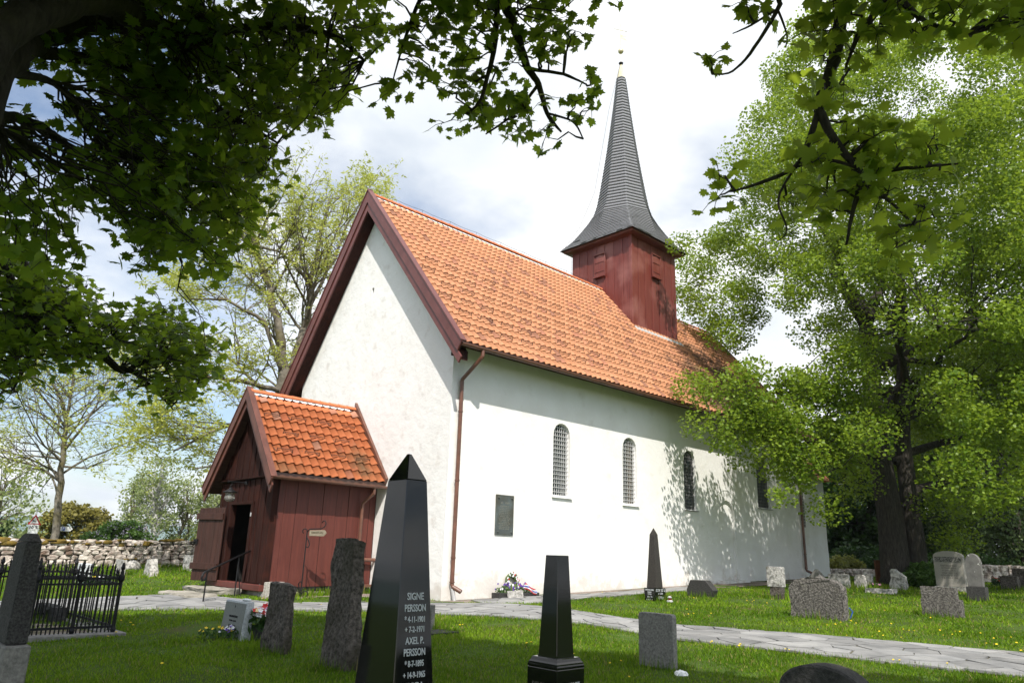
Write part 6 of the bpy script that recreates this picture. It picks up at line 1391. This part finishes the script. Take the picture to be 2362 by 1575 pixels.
BL = [
 dict(p=[(-260, 235, 4.8, .12), (0, 85, 5.0, .11), (120, 25, 5.3, .105), (230, 2, 5.6, .105), (330, 45, 5.9, .105), (420, 95, 6.1, .095), (448, 70, 6.2, .08), (458, -40, 6.3, .06)], **{'from': 'fork'}),
 dict(p=[(-200, 300, 4.9, .13), (0, 145, 5.4, .115), (60, 100, 5.7, .105), (130, 72, 6.0, .09), (300, 62, 6.6, .07), (480, 150, 7.0, .05), (600, 270, 7.3, .025)], **{'from': 'fork'}),
 dict(p=[(-40, 160, 5.3, .03), (110, 186, 5.8, .028), (165, 232, 6.2, .024), (195, 290, 6.5, .018), (300, 345, 6.9, .012)]),
 dict(p=[(-120, 280, 5.5, .05), (0, 268, 5.9, .042), (90, 292, 6.4, .036), (170, 345, 6.8, .03), (260, 395, 7.2, .022), (380, 520, 7.6, .01)], **{'from': 'fork'}),
 dict(p=[(100, 120, 5.8, .05), (300, 160, 6.4, .04), (470, 230, 6.8, .03), (640, 330, 7.1, .012)]),
 dict(p=[(440, 90, 6.1, .05), (600, 60, 6.2, .04), (760, 80, 6.0, .03), (840, 140, 5.9, .012)]),
 dict(p=[(-200, 480, 8.0, .08), (0, 560, 9.0, .065), (130, 700, 9.5, .055), (270, 848, 9.9, .045), (320, 838, 10.0, .035), (365, 826, 10.1, .018)], **{'from': 'fork', 'dz': -.6}),
 dict(p=[(280, 845, 9.9, .035), (318, 865, 10.0, .028), (360, 902, 10.2, .018), (400, 945, 10.4, .008)]),
 dict(p=[(0, 600, 9.0, .04), (80, 760, 9.4, .03), (30, 900, 9.6, .012)]),
 dict(p=[(458, -40, 6.3, .06), (800, -160, 5.6, .06), (1020, -110, 5.2, .05), (1150, -30, 5.1, .042), (1162, 10, 5.1, .040), (1190, 75, 5.1, .036), (1216, 155, 5.15, .032), (1242, 195, 5.2, .026), (1262, 262, 5.3, .018), (1295, 305, 5.4, .008)]),
 dict(p=[(1150, -30, 5.1, .028), (1142, 95, 5.1, .024), (1112, 222, 5.2, .016), (1078, 262, 5.3, .008)]),
 dict(p=[(1216, 158, 5.15, .018), (1300, 172, 5.2, .014), (1352, 195, 5.25, .007)]),
 dict(p=[(1242, 195, 5.2, .016), (1190, 260, 5.3, .012), (1120, 310, 5.4, .006)]),
 dict(p=[(1020, -110, 5.2, .025), (960, 20, 5.2, .018), (925, 120, 5.3, .010), (905, 190, 5.4, .006)]),
 dict(p=[(1262, 262, 5.3, .012), (1320, 280, 5.3, .009), (1345, 320, 5.3, .005)]),
]
g_ = lambda x, y: tuple(ghit(x, y)[:2])
SHADE1 = [g_(-350, 1415), g_(120, 1425), g_(300, 1420), g_(520, 1416), g_(780, 1425), g_(960, 1440), g_(1120, 1500), g_(1180, 1570), g_(1200, 1700), g_(900, 2100), g_(300, 2300), g_(-400, 1700)]
SHADE1b = [g_(1100, 1490), g_(1560, 1535), g_(1480, 1620), g_(1300, 1750), g_(1100, 1800)]
maple('big maple with dark leaves arching over the view from the left', (-2.1, 4.7),
      [(RA, 5.6, 7.4, 1.9, .26, None), (RA2, 6.0, 7.8, 1.5, .26, None), (RB, 5.6, 7.2, 1.15, .24, None), (RC, 8.6, 10.4, 1.5, .30, None), (RC2, 8.8, 10.2, 1.2, .28, None), (RC3, 9.6, 10.6, 1.1, .26, None), (RB2, 8.6, 9.8, 1.0, .28, None), (RD, 4.8, 5.7, .95, .20, None)],
      BL, [(SHADE1, 5.5, 10.5, 1.0), (SHADE1b, 6, 11, .25)], 31, .100, .29, 1900, M_MAPLE)
RE = [(1690, -60), (2420, -60), (2420, 60), (2300, 98), (2200, 105), (2150, 135), (2080, 105), (2005, 125), (1965, 205), (1925, 235), (1850, 222), (1842, 170), (1890, 125), (1850, 70), (1745, 20)]
RF = [(1655, 385), (1720, 372), (1830, 362), (1990, 305), (2150, 322), (2240, 375), (2185, 425), (2195, 485), (2165, 575), (2100, 585), (2025, 545), (1975, 565), (1900, 505), (1830, 492), (1700, 452), (1662, 505), (1648, 425)]
RG = [(1628, 100), (1660, 95), (1705, 120), (1690, 160), (1660, 190), (1630, 185)]
RH = [(1840, 220), (1990, 180), (2090, 210), (2060, 300), (1980, 330), (1900, 320), (1850, 300)]
RI = [(1682, -30), (1730, -30), (1735, 25), (1690, 45)]
RJ = [(2290, 60), (2370, 60), (2370, 105), (2300, 105)]
BR = [
 dict(p=[(2300, -700, 3.2, .10), (2080, -300, 3.9, .075), (1960, -60, 4.3, .050), (1945, 0, 4.4, .044), (1928, 120, 4.5, .039), (1905, 200, 4.55, .035), (1890, 252, 4.6, .031), (1930, 330, 4.65, .026), (1972, 382, 4.7, .023), (1988, 412, 4.7, .020), (1966, 492, 4.75, .014), (1952, 565, 4.8, .007)], **{'from': 'fork'}),
 dict(p=[(1890, 252, 4.6, .022), (1862, 332, 4.65, .018), (1835, 385, 4.7, .016), (1760, 420, 4.75, .012), (1695, 440, 4.8, .006)]),
 dict(p=[(1975, 388, 4.7, .020), (1900, 370, 4.72, .016), (1835, 385, 4.75, .012)]),
 dict(p=[(1988, 412, 4.7, .018), (2060, 392, 4.7, .015), (2130, 385, 4.7, .011), (2210, 378, 4.7, .006)]),
 dict(p=[(1990, 420, 4.7, .015), (2060, 470, 4.75, .012), (2130, 545, 4.8, .006)]),
 dict(p=[(1835, 385, 4.72, .010), (1795, 460, 4.75, .008), (1815, 530, 4.8, .005), (1790, 560, 4.8, .003)]),
 dict(p=[(1960, -60, 4.3, .03), (2040, -20, 4.3, .026), (2020, 30, 4.35, .024), (1980, 80, 4.4, .018), (1950, 160, 4.5, .006)]),
 dict(p=[(2080, -300, 3.9, .03), (2060, -60, 4.2, .026), (2120, 40, 4.3, .015), (2230, 80, 4.4, .006)]),
 dict(p=[(1960, -160, 4.2, .022), (1810, -20, 4.4, .018), (1795, 20, 4.45, .016), (1740, 110, 4.5, .012), (1690, 165, 4.55, .008), (1645, 172, 4.6, .004)]),
 dict(p=[(1795, 20, 4.45, .009), (1730, 60, 4.5, .007), (1690, 78, 4.55, .004)]),
 dict(p=[(1795, 25, 4.45, .009), (1815, 80, 4.5, .006), (1812, 110, 4.5, .004)]),
]
SHADE2 = [g_(1600, 1570), g_(1900, 1555), g_(2362, 1585), g_(2500, 1600), g_(2500, 2000), g_(1900, 2200), g_(1500, 1800)]
maple('second maple hanging over the view from the right with large leaves', (4.6, -3.0),
      [(RE, 4.1, 4.8, 1.15, .20, None), (RF, 4.4, 5.0, 1.15, .19, None), (RG, 4.5, 4.6, .55, .12, None), (RH, 4.4, 4.8, .5, .18, None), (RI, 4.4, 4.6, .4, .12, None), (RJ, 4.2, 4.5, .5, .12, None)],
      BR, [(SHADE2, 5, 9.5, .8)], 33, .102, .23, 150, M_MAPLE2)

# ---- ash trees with thin yellow-green spring leaves
def recursive(mb, tips, p, d, L_, r, lev, r_, spread, trop, nch, curl):
    n = 5; pts = [p]; q = p.copy(); dd = d.copy()
    for i in range(n):
        dd = dd+np.array([r_.gauss(0, 1) for _ in range(3)])*.12+np.array([0, 0, trop+curl*(i/n)]); dd /= np.linalg.norm(dd); q = q+dd*L_/n; pts.append(q.copy())
    mb.tube(pts, np.linspace(r, r*.45, n+1), 6 if lev > 1 else (4 if lev > 0 else 3), caps=False)
    if lev == 0:
        tips.append(pts[-1]); tips.append(pts[3]); return
    for k in range(nch):
        i = r_.randint(2, n); ax = np.array([r_.gauss(0, 1) for _ in range(3)]); ax -= dd*(ax@dd); ax /= np.linalg.norm(ax)+1e-9
        e = dd*math.cos(spread)+ax*math.sin(spread)*r_.uniform(.7, 1.3); e /= np.linalg.norm(e)
        recursive(mb, tips, pts[i], e, L_*r_.uniform(.5, .75), r*.5, lev-1, r_, spread, trop, nch, curl)
    recursive(mb, tips, pts[-1], dd, L_*.7, r*.5, lev-1, r_, spread, trop, nch, curl)
def ash(label, stems, kids, seed, lf, tuft, bark, maxr, twig=1.0, nlev=2, trop=.02, curl=.05, per=5, name='ash_tree', leafmat_=None, keep=None):
    """stems: polylines in picture space with a distance; kids: side limbs (start stem, t, end px, py, dist)"""
    r_ = random.Random(seed); g = np.random.default_rng(seed); mb = MB(); tips = []
    P0 = [[at(x, y, d) for x, y, d in s[0]] for s in stems]
    b = P0[0][0].copy(); b[2] = gz(b[0], b[1])-.2; T_ = root(name, (b[0], b[1], b[2]+.2), label, 'tree')
    for i, (s, P) in enumerate(zip(stems, P0)):
        if s[2]: P = [np.array([P[0][0], P[0][1], gz(P[0][0], P[0][1])-.2])]+P
        rad = np.linspace(s[1], s[1]*.3, len(P)); Q = []; R_ = []
        for k in range(len(P)-1):
            for t in (0, .25, .5, .75): Q.append(P[k]+(P[k+1]-P[k])*t+np.array([r_.gauss(0, 1) for _ in range(3)])*rad[k]*.25); R_.append(rad[k]+(rad[k+1]-rad[k])*t)
        Q.append(P[-1]); R_.append(rad[-1]); mb.tube(Q, R_, 9)
        L0 = s[3]
        for k in range(s[4]):
            j = int(len(Q)*r_.uniform(s[5], .97)); j = min(j, len(Q)-1); a = r_.uniform(0, 6.28); dn = Q[min(j+1, len(Q)-1)]-Q[max(j-1, 0)]; dn /= np.linalg.norm(dn)
            e = np.array([math.cos(a), math.sin(a), r_.uniform(.1, .5)])+dn*.5; e /= np.linalg.norm(e)
            recursive(mb, tips, Q[j], e, L0*r_.uniform(.6, 1.1)*(1.1-.5*j/len(Q)), R_[j]*.42, nlev, r_, .75, trop, 3, curl)
    ob('trunk', mb, bark, T_, smooth=True, recalc=False)
    tp = np.array(tips)
    if keep is not None: tp = tp[[keep(*proj(q)) for q in tp]]
    P = np.concatenate([blob(c, tuft, per, g, .6) for c in tp]); leaves('crown', P, lf, LONG, LONG_F, leafmat_ or M_ASH, T_, tilt=.8, droop=.2, gen=g); return T_
ash('tall ash with thin yellow-green leaves rising behind the porch', [
    ([(640, 1120, 31), (652, 960, 31), (655, 880, 31), (643, 760, 31), (620, 660, 31.2), (585, 560, 31.5), (575, 500, 31.5)], .30, True, 3.2, 22, .25),
    ([(655, 890, 31), (695, 790, 31.5), (716, 690, 32), (718, 640, 32), (740, 540, 32.3), (760, 460, 32.5)], .20, False, 3.0, 20, .2),
    ([(716, 660, 32), (680, 610, 31.6), (640, 580, 31), (560, 560, 30.5)], .10, False, 2.0, 11, .2),
    ([(650, 900, 31), (560, 880, 30), (480, 870, 29.3), (420, 900, 29)], .11, False, 2.2, 12, .25),
    ([(655, 960, 31), (560, 970, 30), (480, 1000, 29), (400, 1040, 28.6)], .10, False, 2.2, 12, .25),
    ([(650, 860, 31), (610, 740, 30.5), (520, 690, 30), (440, 690, 29.5)], .10, False, 2.0, 13, .25),
    ([(660, 1000, 31), (600, 1050, 29.6), (520, 1070, 29), (450, 1080, 28.5)], .08, False, 2.0, 9, .2),
    ([(716, 700, 32), (770, 600, 32.4), (800, 520, 32.6), (840, 455, 32.8)], .09, False, 2.0, 10, .3)], None, 41, .20, .26, M_BARKG, 1, per=8, nlev=2, trop=.03)
ash('slender young ash with drooping twigs standing beyond the dry stone wall', [
    ([(128, 1245, 36), (137, 1150, 36), (143, 1080, 36), (148, 1020, 36), (152, 970, 36), (140, 920, 36.2), (118, 880, 36.4)], .17, True, 3.4, 26, .30),
    ([(152, 975, 36), (165, 900, 36), (172, 850, 36), (180, 800, 36)], .075, False, 2.6, 14, .2),
    ([(147, 1040, 36), (190, 985, 35.6), (225, 930, 35.4), (250, 870, 35)], .065, False, 2.6, 13, .25),
    ([(150, 985, 36), (90, 905, 36.2), (40, 870, 36.6)], .06, False, 2.4, 11, .25),
    ([(146, 1060, 36), (80, 1050, 35.6), (10, 1080, 35)], .05, False, 2.2, 11, .3),
    ([(144, 1075, 36), (200, 1080, 35.4), (250, 1060, 35)], .05, False, 2.2, 11, .3)], None, 43, .19, .22, M_BARKG, 1, per=3, nlev=2, trop=-.05, curl=.14)

# ---- trees and bushes farther off
def crown_tree(name, label, x, d, ytop, wpx, ybase, m, seed, leaf=.16, ncl=70, per=110, bark=M_BARK, shape='oval', flat=.65, group=None, stem=.16, cat='tree', cr=None, trunks=1, sparse=1.0, hang=0.0, low=.12):
    r_ = random.Random(seed); g = np.random.default_rng(seed); b = at(x, ybase, d); b[2] = gz(b[0], b[1]) if ybase < 1400 else b[2]
    H_ = at(x, ytop, d)[2]-b[2]; Wd = wpx/FPX*d/2; T_ = root(name, b, label, cat, group); mb = MB(); cl = []
    rad = cr or max(.35, Wd*.28)
    for i in range(ncl):
        z = low+(1-low)*r_.random(); 
        k = {'oval': math.sqrt(max(.04, 1-((z-.55)/.5)**2)), 'cone': max(.08, 1.05-z), 'round': math.sqrt(max(.05, 1-((z-.5)/.52)**2)), 'column': .55+.45*math.sin(math.pi*z)}[shape]
        a = r_.uniform(0, 6.28); q = math.sqrt(r_.uniform(.15, 1))*k*Wd; cl.append(b+np.array([q*math.cos(a), q*math.sin(a), H_*z*.97]))
    if trunks:
        for t in range(trunks):
            o = np.array([r_.uniform(-1, 1), r_.uniform(-1, 1), 0])*Wd*.35*(trunks > 1); w = wobble(b+o-np.array([0, 0, .2]), b+o*1.6+np.array([0, 0, H_*.92]), 7, .02, r_); mb.tube(w, np.linspace(stem, stem*.15, 8), 7)
            for c in cl[t::trunks]:
                j = min(6, max(1, int(7*(c[2]-b[2])/H_*.75))); mb.tube(wobble(w[j], c, 3, .06, r_, .03), [stem*.22, stem*.16, stem*.1, .008], 4, caps=False)
        ob('trunk', mb, bark, T_, smooth=True, recalc=False)
    P = np.concatenate([blob(c, rad*r_.uniform(.7, 1.2), int(per*sparse), g, flat) for c in cl])
    if hang:
        P[:, 2] -= hang*g.uniform(0, 1, len(P))**2
    P = P[P[:, 2] > b[2]-.05]
    leaves('crown' if cat == 'tree' else 'foliage', P, leaf, LEAF6 if leaf < .3 else LEAF6, LEAF6_F, m, T_, tilt=.9 if not hang else 1.2, droop=.4 if not hang else 1.6, gen=g); return T_, b, H_, Wd
GL = 'trees beyond the wall on the left'
crown_tree('oak_tree', 'round-headed olive brown tree behind the thin ash and the parking sign', 165, 62, 1166, 125, 1262, M_OLIVE, 51, .24, 60, 120, shape='round', group=GL)
crown_tree('birch_tree', 'small pointed grey-green tree between the olive brown tree and the lilac', 208, 72, 1186, 34, 1262, M_WILLOW, 52, .26, 40, 60, shape='cone', group=GL)
crown_tree('birch_tree', 'white-stemmed birch with thin foliage behind the dry stone wall', 345, 50, 1045, 95, 1268, M_MIDG, 53, .14, 100, 32, cr=.5, bark=M_BIRCH, shape='oval', group=GL, stem=.17, low=.25)
crown_tree('grove_tree', 'leafy pale green tree left of the white-stemmed birch', 310, 54, 1098, 95, 1268, M_MIDG, 54, .14, 100, 32, cr=.5, bark=M_BARKG, group=GL, trunks=2, stem=.11)
crown_tree('grove_tree', 'grey-stemmed pale green tree between the birch and the porch', 420, 52, 1100, 95, 1268, M_MIDG, 55, .14, 100, 32, cr=.5, bark=M_BARKG, group=GL, trunks=3, stem=.10)
crown_tree('grove_tree', 'pale green tree rising right behind the porch corner', 480, 50, 1108, 80, 1268, M_MIDG, 56, .14, 100, 32, cr=.5, bark=M_BARKG, group=GL, trunks=3, stem=.10)
crown_tree('grove_tree', 'distant dark green tree between the lilac bush and the pointed one', 248, 85, 1203, 70, 1262, M_DARKG, 57, .34, 40, 60, shape='round', group=GL)
T_, b, H_, Wd = crown_tree('lilac_bush', 'wide dark green lilac bush with pale purple blossom behind the wall', 275, 40, 1206, 130, 1275, M_SHRUB, 58, .15, 70, 130, shape='round', cat='bush', stem=.05, trunks=3, low=.05)
gq = np.random.default_rng(8); mb = MB(); P = []
for i in range(80):
    a = gq.uniform(0, 6.28); z = gq.uniform(.45, 1.0); q = Wd*math.sqrt(max(.05, 1-((z-.5)/.52)**2))*gq.uniform(.85, 1.05); c = b+np.array([q*math.cos(a), q*math.sin(a), H_*z]); P.append(blob(c, .10, 14, gq, 1.5))
leaves('blossom', np.concatenate(P), .07, LEAF6, LEAF6_F, mat('lilac_petal', (0.30, 0.27, 0.36), (0.40, 0.37, 0.46), 10, .8), T_, gen=gq)
crown_tree('willow_tree', 'weeping willow with hanging twigs at the left edge', -25, 48, 1030, 150, 1262, M_MIDG, 59, .17, 34, 60, group=GL, hang=3.0, low=.4, bark=M_BARKG)
crown_tree('hedge_bush', 'low rounded bush far off between the two street lamps', 62, 80, 1226, 60, 1262, M_MIDG, 60, .34, 30, 60, shape='round', cat='bush', trunks=0, low=.0)
crown_tree('grove_tree', 'dark small tree at the far left edge under the willow', -2, 70, 1200, 36, 1262, M_DARKG, 61, .3, 30, 60, group=GL)
# behind the linden
GR = 'dark trees behind the linden'
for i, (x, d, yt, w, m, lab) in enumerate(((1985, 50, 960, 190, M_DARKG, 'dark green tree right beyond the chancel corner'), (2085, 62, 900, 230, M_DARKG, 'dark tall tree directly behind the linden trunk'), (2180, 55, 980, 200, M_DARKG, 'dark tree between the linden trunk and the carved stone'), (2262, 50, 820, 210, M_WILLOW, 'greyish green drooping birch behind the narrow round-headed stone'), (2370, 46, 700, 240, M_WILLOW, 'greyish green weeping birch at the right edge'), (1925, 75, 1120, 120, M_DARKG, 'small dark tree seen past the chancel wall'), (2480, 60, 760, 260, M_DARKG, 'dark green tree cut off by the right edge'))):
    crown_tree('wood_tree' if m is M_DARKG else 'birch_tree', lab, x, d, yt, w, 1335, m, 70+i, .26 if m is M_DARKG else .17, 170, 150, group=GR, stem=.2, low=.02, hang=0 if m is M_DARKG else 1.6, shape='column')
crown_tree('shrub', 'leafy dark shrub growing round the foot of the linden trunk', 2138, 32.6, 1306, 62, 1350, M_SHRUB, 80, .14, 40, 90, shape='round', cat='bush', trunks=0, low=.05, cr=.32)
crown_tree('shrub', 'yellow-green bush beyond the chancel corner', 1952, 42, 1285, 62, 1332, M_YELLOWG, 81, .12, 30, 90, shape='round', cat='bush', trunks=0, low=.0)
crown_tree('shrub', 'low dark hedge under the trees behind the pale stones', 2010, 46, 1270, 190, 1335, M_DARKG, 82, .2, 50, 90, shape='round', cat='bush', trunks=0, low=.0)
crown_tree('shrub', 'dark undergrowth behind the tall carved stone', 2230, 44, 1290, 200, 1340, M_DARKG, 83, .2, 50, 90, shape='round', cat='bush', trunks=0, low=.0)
# ------------------------------------------------------------------ grass and dandelions
M_GRASS = leafmat('grass_blade', (0.055, 0.125, 0.006), (0.190, 0.300, 0.018), .35, .42, tcol=(0.20, 0.30, 0.02), rough_=.7, spec=.06, straw=(0.27, 0.22, 0.09))
def mask_free(P):
    bad = inpoly(P, PATH_POLY) | inpoly(P, WALK_POLY) | inpoly(P, GRAV_POLY)
    for k in KEEP_OUT: bad |= inpoly(P, k)
    return ~bad
def build_grass():
    g = np.random.default_rng(77); n = 620000
    # more blades close by, fewer far off, over the wedge of ground in view
    d = 3.2*np.exp(g.uniform(0, 1, n)*math.log(44/3.2)); a = YAW+g.uniform(-.72, .68, n); P = np.stack([d*np.cos(a), d*np.sin(a)], 1)
    P = P[mask_free(P)]
    # worn patches stay thin
    nz = np.array([mnoise.noise(Vector((x*.45, y*.45, 4))) + .5*mnoise.noise(Vector((x*1.3, y*1.3, 1))) for x, y in P]); P = P[(nz < .30) | (g.uniform(size=len(P)) < .30)]
    n = len(P); d = np.hypot(*P.T); z = gz(P[:, 0], P[:, 1])
    tuft = np.array([mnoise.noise(Vector((x*.9, y*.9, 11))) for x, y in P])
    t2 = np.array([mnoise.noise(Vector((x*3.1, y*3.1, 21))) for x, y in P]); h = (.034+.028*np.clip(tuft, -.6, 1)+.026*np.clip(t2, 0, 1))*g.uniform(.5, 1.6, n)*(1+d*.008)
    kerb = np.zeros(n)
    w = np.clip(.0016*d, .005, .045)*g.uniform(.6, 1.2, n)*.5
    an = g.uniform(0, 6.28, n); ux = np.stack([np.cos(an), np.sin(an), 0*an], 1); lean = np.stack([-np.sin(an), np.cos(an), 0*an], 1)*(h*g.normal(0, .55, n))[:, None]+ux*(h*g.normal(0, .35, n))[:, None]
    B = np.c_[P, z-.004]; T = B+lean; T[:, 2] += h
    V = np.stack([B-ux*w[:, None], B+ux*w[:, None], T], 1)
    o = arr('grass', V.reshape(-1, 3), np.arange(3*n).reshape(-1, 3), M_GRASS); setp(o, 'short green grass of the churchyard lawn', 'grass', kind='stuff')
    # longer grass left round stones and along the walls
    Q = []; EDGE = []
    for s in bpy.data.objects:
        if s.parent is None and s.get('category') in ('gravestone', 'fence', 'sign') and math.hypot(*s.location[:2]) < 34:
            for k in range(160 if s.get('category') != 'sign' else 80):
                aa = g.uniform(0, 6.28); rr = g.uniform(.18, .62); Q.append((s.location[0]+rr*math.cos(aa)*.7, s.location[1]+rr*math.sin(aa)))
    for E_ in (PATH_N, PATH_S):      # grass creeping over the edges of the paving
        e_, _ = resample(E_, 900)
        for x, y in e_:
            for k in range(3): EDGE.append((x+g.normal(0, .05), y+g.normal(0, .05)))
    for k in range(900): Q.append((g.uniform(8.9, 11.6), g.uniform(17.25, 17.85)))
    for k in range(1400):
        t = g.uniform(); q = wa[:2]+(wb[:2]-wa[:2])*t; Q.append((q[0]+g.uniform(-.2, .2)-.0, q[1]-g.uniform(.3, .8)))
    Q = np.array(Q); ok = ~(inpoly(Q, PATH_POLY) | inpoly(Q, WALK_POLY)); Q = Q[ok]; Q = np.concatenate([Q, np.array(EDGE)]); n = len(Q); d = np.hypot(*Q.T); h = g.uniform(.09, .24, n); h[-len(EDGE):] *= .42; w = np.clip(.0009*d, .004, .03)*.6
    an = g.uniform(0, 6.28, n); ux = np.stack([np.cos(an), np.sin(an), 0*an], 1); B = np.c_[Q, gz(Q[:, 0], Q[:, 1])-.01]; T = B+np.stack([-np.sin(an), np.cos(an), 0*an], 1)*(h*g.normal(0, .4, n))[:, None]; T[:, 2] += h
    V = np.stack([B-ux*w[:, None], B+ux*w[:, None], T], 1); o = arr('tall_grass', V.reshape(-1, 3), np.arange(3*n).reshape(-1, 3), M_GRASS); setp(o, 'longer uncut grass round the gravestones and walls', 'grass', kind='stuff')
build_grass()
M_DAND = mat('dandelion_yellow', (0.72, 0.50, 0.01), (0.80, 0.58, 0.02), 30, .7); M_STALK = mat('dandelion_stalk', (0.10, 0.18, 0.04))
def dandelions():
    r_ = random.Random(4); px = [(1585, 1408), (1600, 1422), (1588, 1421), (1600, 1386), (1722, 1390), (1735, 1392), (1741, 1388), (1768, 1396), (1776, 1378), (2040, 1413), (2010, 1411), (1976, 1442), (1940, 1442), (1907, 1445), (1888, 1457), (1925, 1448), (1955, 1470), (1962, 1440), (2086, 1456), (2098, 1457), (2108, 1459), (2080, 1474), (2014, 1473), (2030, 1464), (2038, 1471), (2166, 1463), (2178, 1470), (2200, 1470), (2218, 1466), (2202, 1460), (2262, 1467), (2294, 1480), (2300, 1492), (2330, 1476), (2276, 1488), (1890, 1490 if False else 1400), (2055, 1444), (2148, 1432), (1708, 1497), (1812, 1503), (1820, 1505), (1705, 1500), (1558, 1452 if False else 1490), (1640, 1486), (1645, 1488), (1325, 1514), (1448, 1571), (1430, 1532), (1408, 1538), (1068, 1445), (1060, 1451), (1216, 1492), (1226, 1491), (2062, 1530), (2078, 1531), (2188, 1539), (1390, 1370), (1640, 1420), (300, 1443), (307, 1452), (278, 1440), (373, 1541), (247, 1474), (268, 1467), (588, 1364), (600, 1372), (608, 1385), (741, 1398), (700, 1362), (2358, 1508), (2345, 1490), (860, 1384)]
    mb = MB(); mb.lathe([(.004, 0), (.018, .004), (.021, .010), (.012, .017), (.0, .018)], (0, 0, .07), 9)
    me = bpy.data.meshes.new('dandelion'); me.from_pydata(mb.v, [], mb.f); me.materials.append(M_DAND)
    s = MB().tube([(0, 0, 0), (.004, .002, .04), (0, 0, .07)], .003, 4)
    bm = bmesh.new(); bm.from_mesh(me); k0 = len(bm.faces); t = bpy.data.meshes.new('t'); t.from_pydata(s.v, [], s.f); bm.from_mesh(t); bm.faces.ensure_lookup_table()
    for f in bm.faces[k0:]: f.material_index = 1
    bm.to_mesh(me); bm.free(); me.materials.append(M_STALK); bpy.data.meshes.remove(t)
    for x, y in px:
        q = ghit(x, y); o = bpy.data.objects.new('dandelion', me); C.objects.link(o); o.location = q; k = r_.uniform(.55, .85)*(1+.011*math.hypot(q[0], q[1])); o.scale = (k, k, k*r_.uniform(.7, 1.2)); o.rotation_euler = (r_.uniform(-.3, .3), r_.uniform(-.3, .3), r_.uniform(0, 6))
        setp(o, 'bright yellow dandelion flowering in the short lawn grass', 'dandelion', 'dandelions in the lawn')
dandelions()
# ------------------------------------------------------------------ air
def build_haze():
    m = bpy.data.materials.new('haze_air'); m.use_nodes = True; nt = m.node_tree; nt.nodes.remove(nt.nodes['Principled BSDF'])
    v = nt.nodes.new('ShaderNodeVolumePrincipled'); v.inputs['Color'].default_value = (0.80, 0.88, 1.0, 1); v.inputs['Density'].default_value = 0.0002; v.inputs['Anisotropy'].default_value = 0.3
    nt.links.new(v.outputs[0], nt.nodes['Material Output'].inputs['Volume'])
    o = ob('haze', MB().box((-1700, -1700, -60), (1800, 1800, 95)), m); setp(o, 'thin bluish summer haze between the churchyard and the far hills', 'haze', kind='stuff')
build_haze()
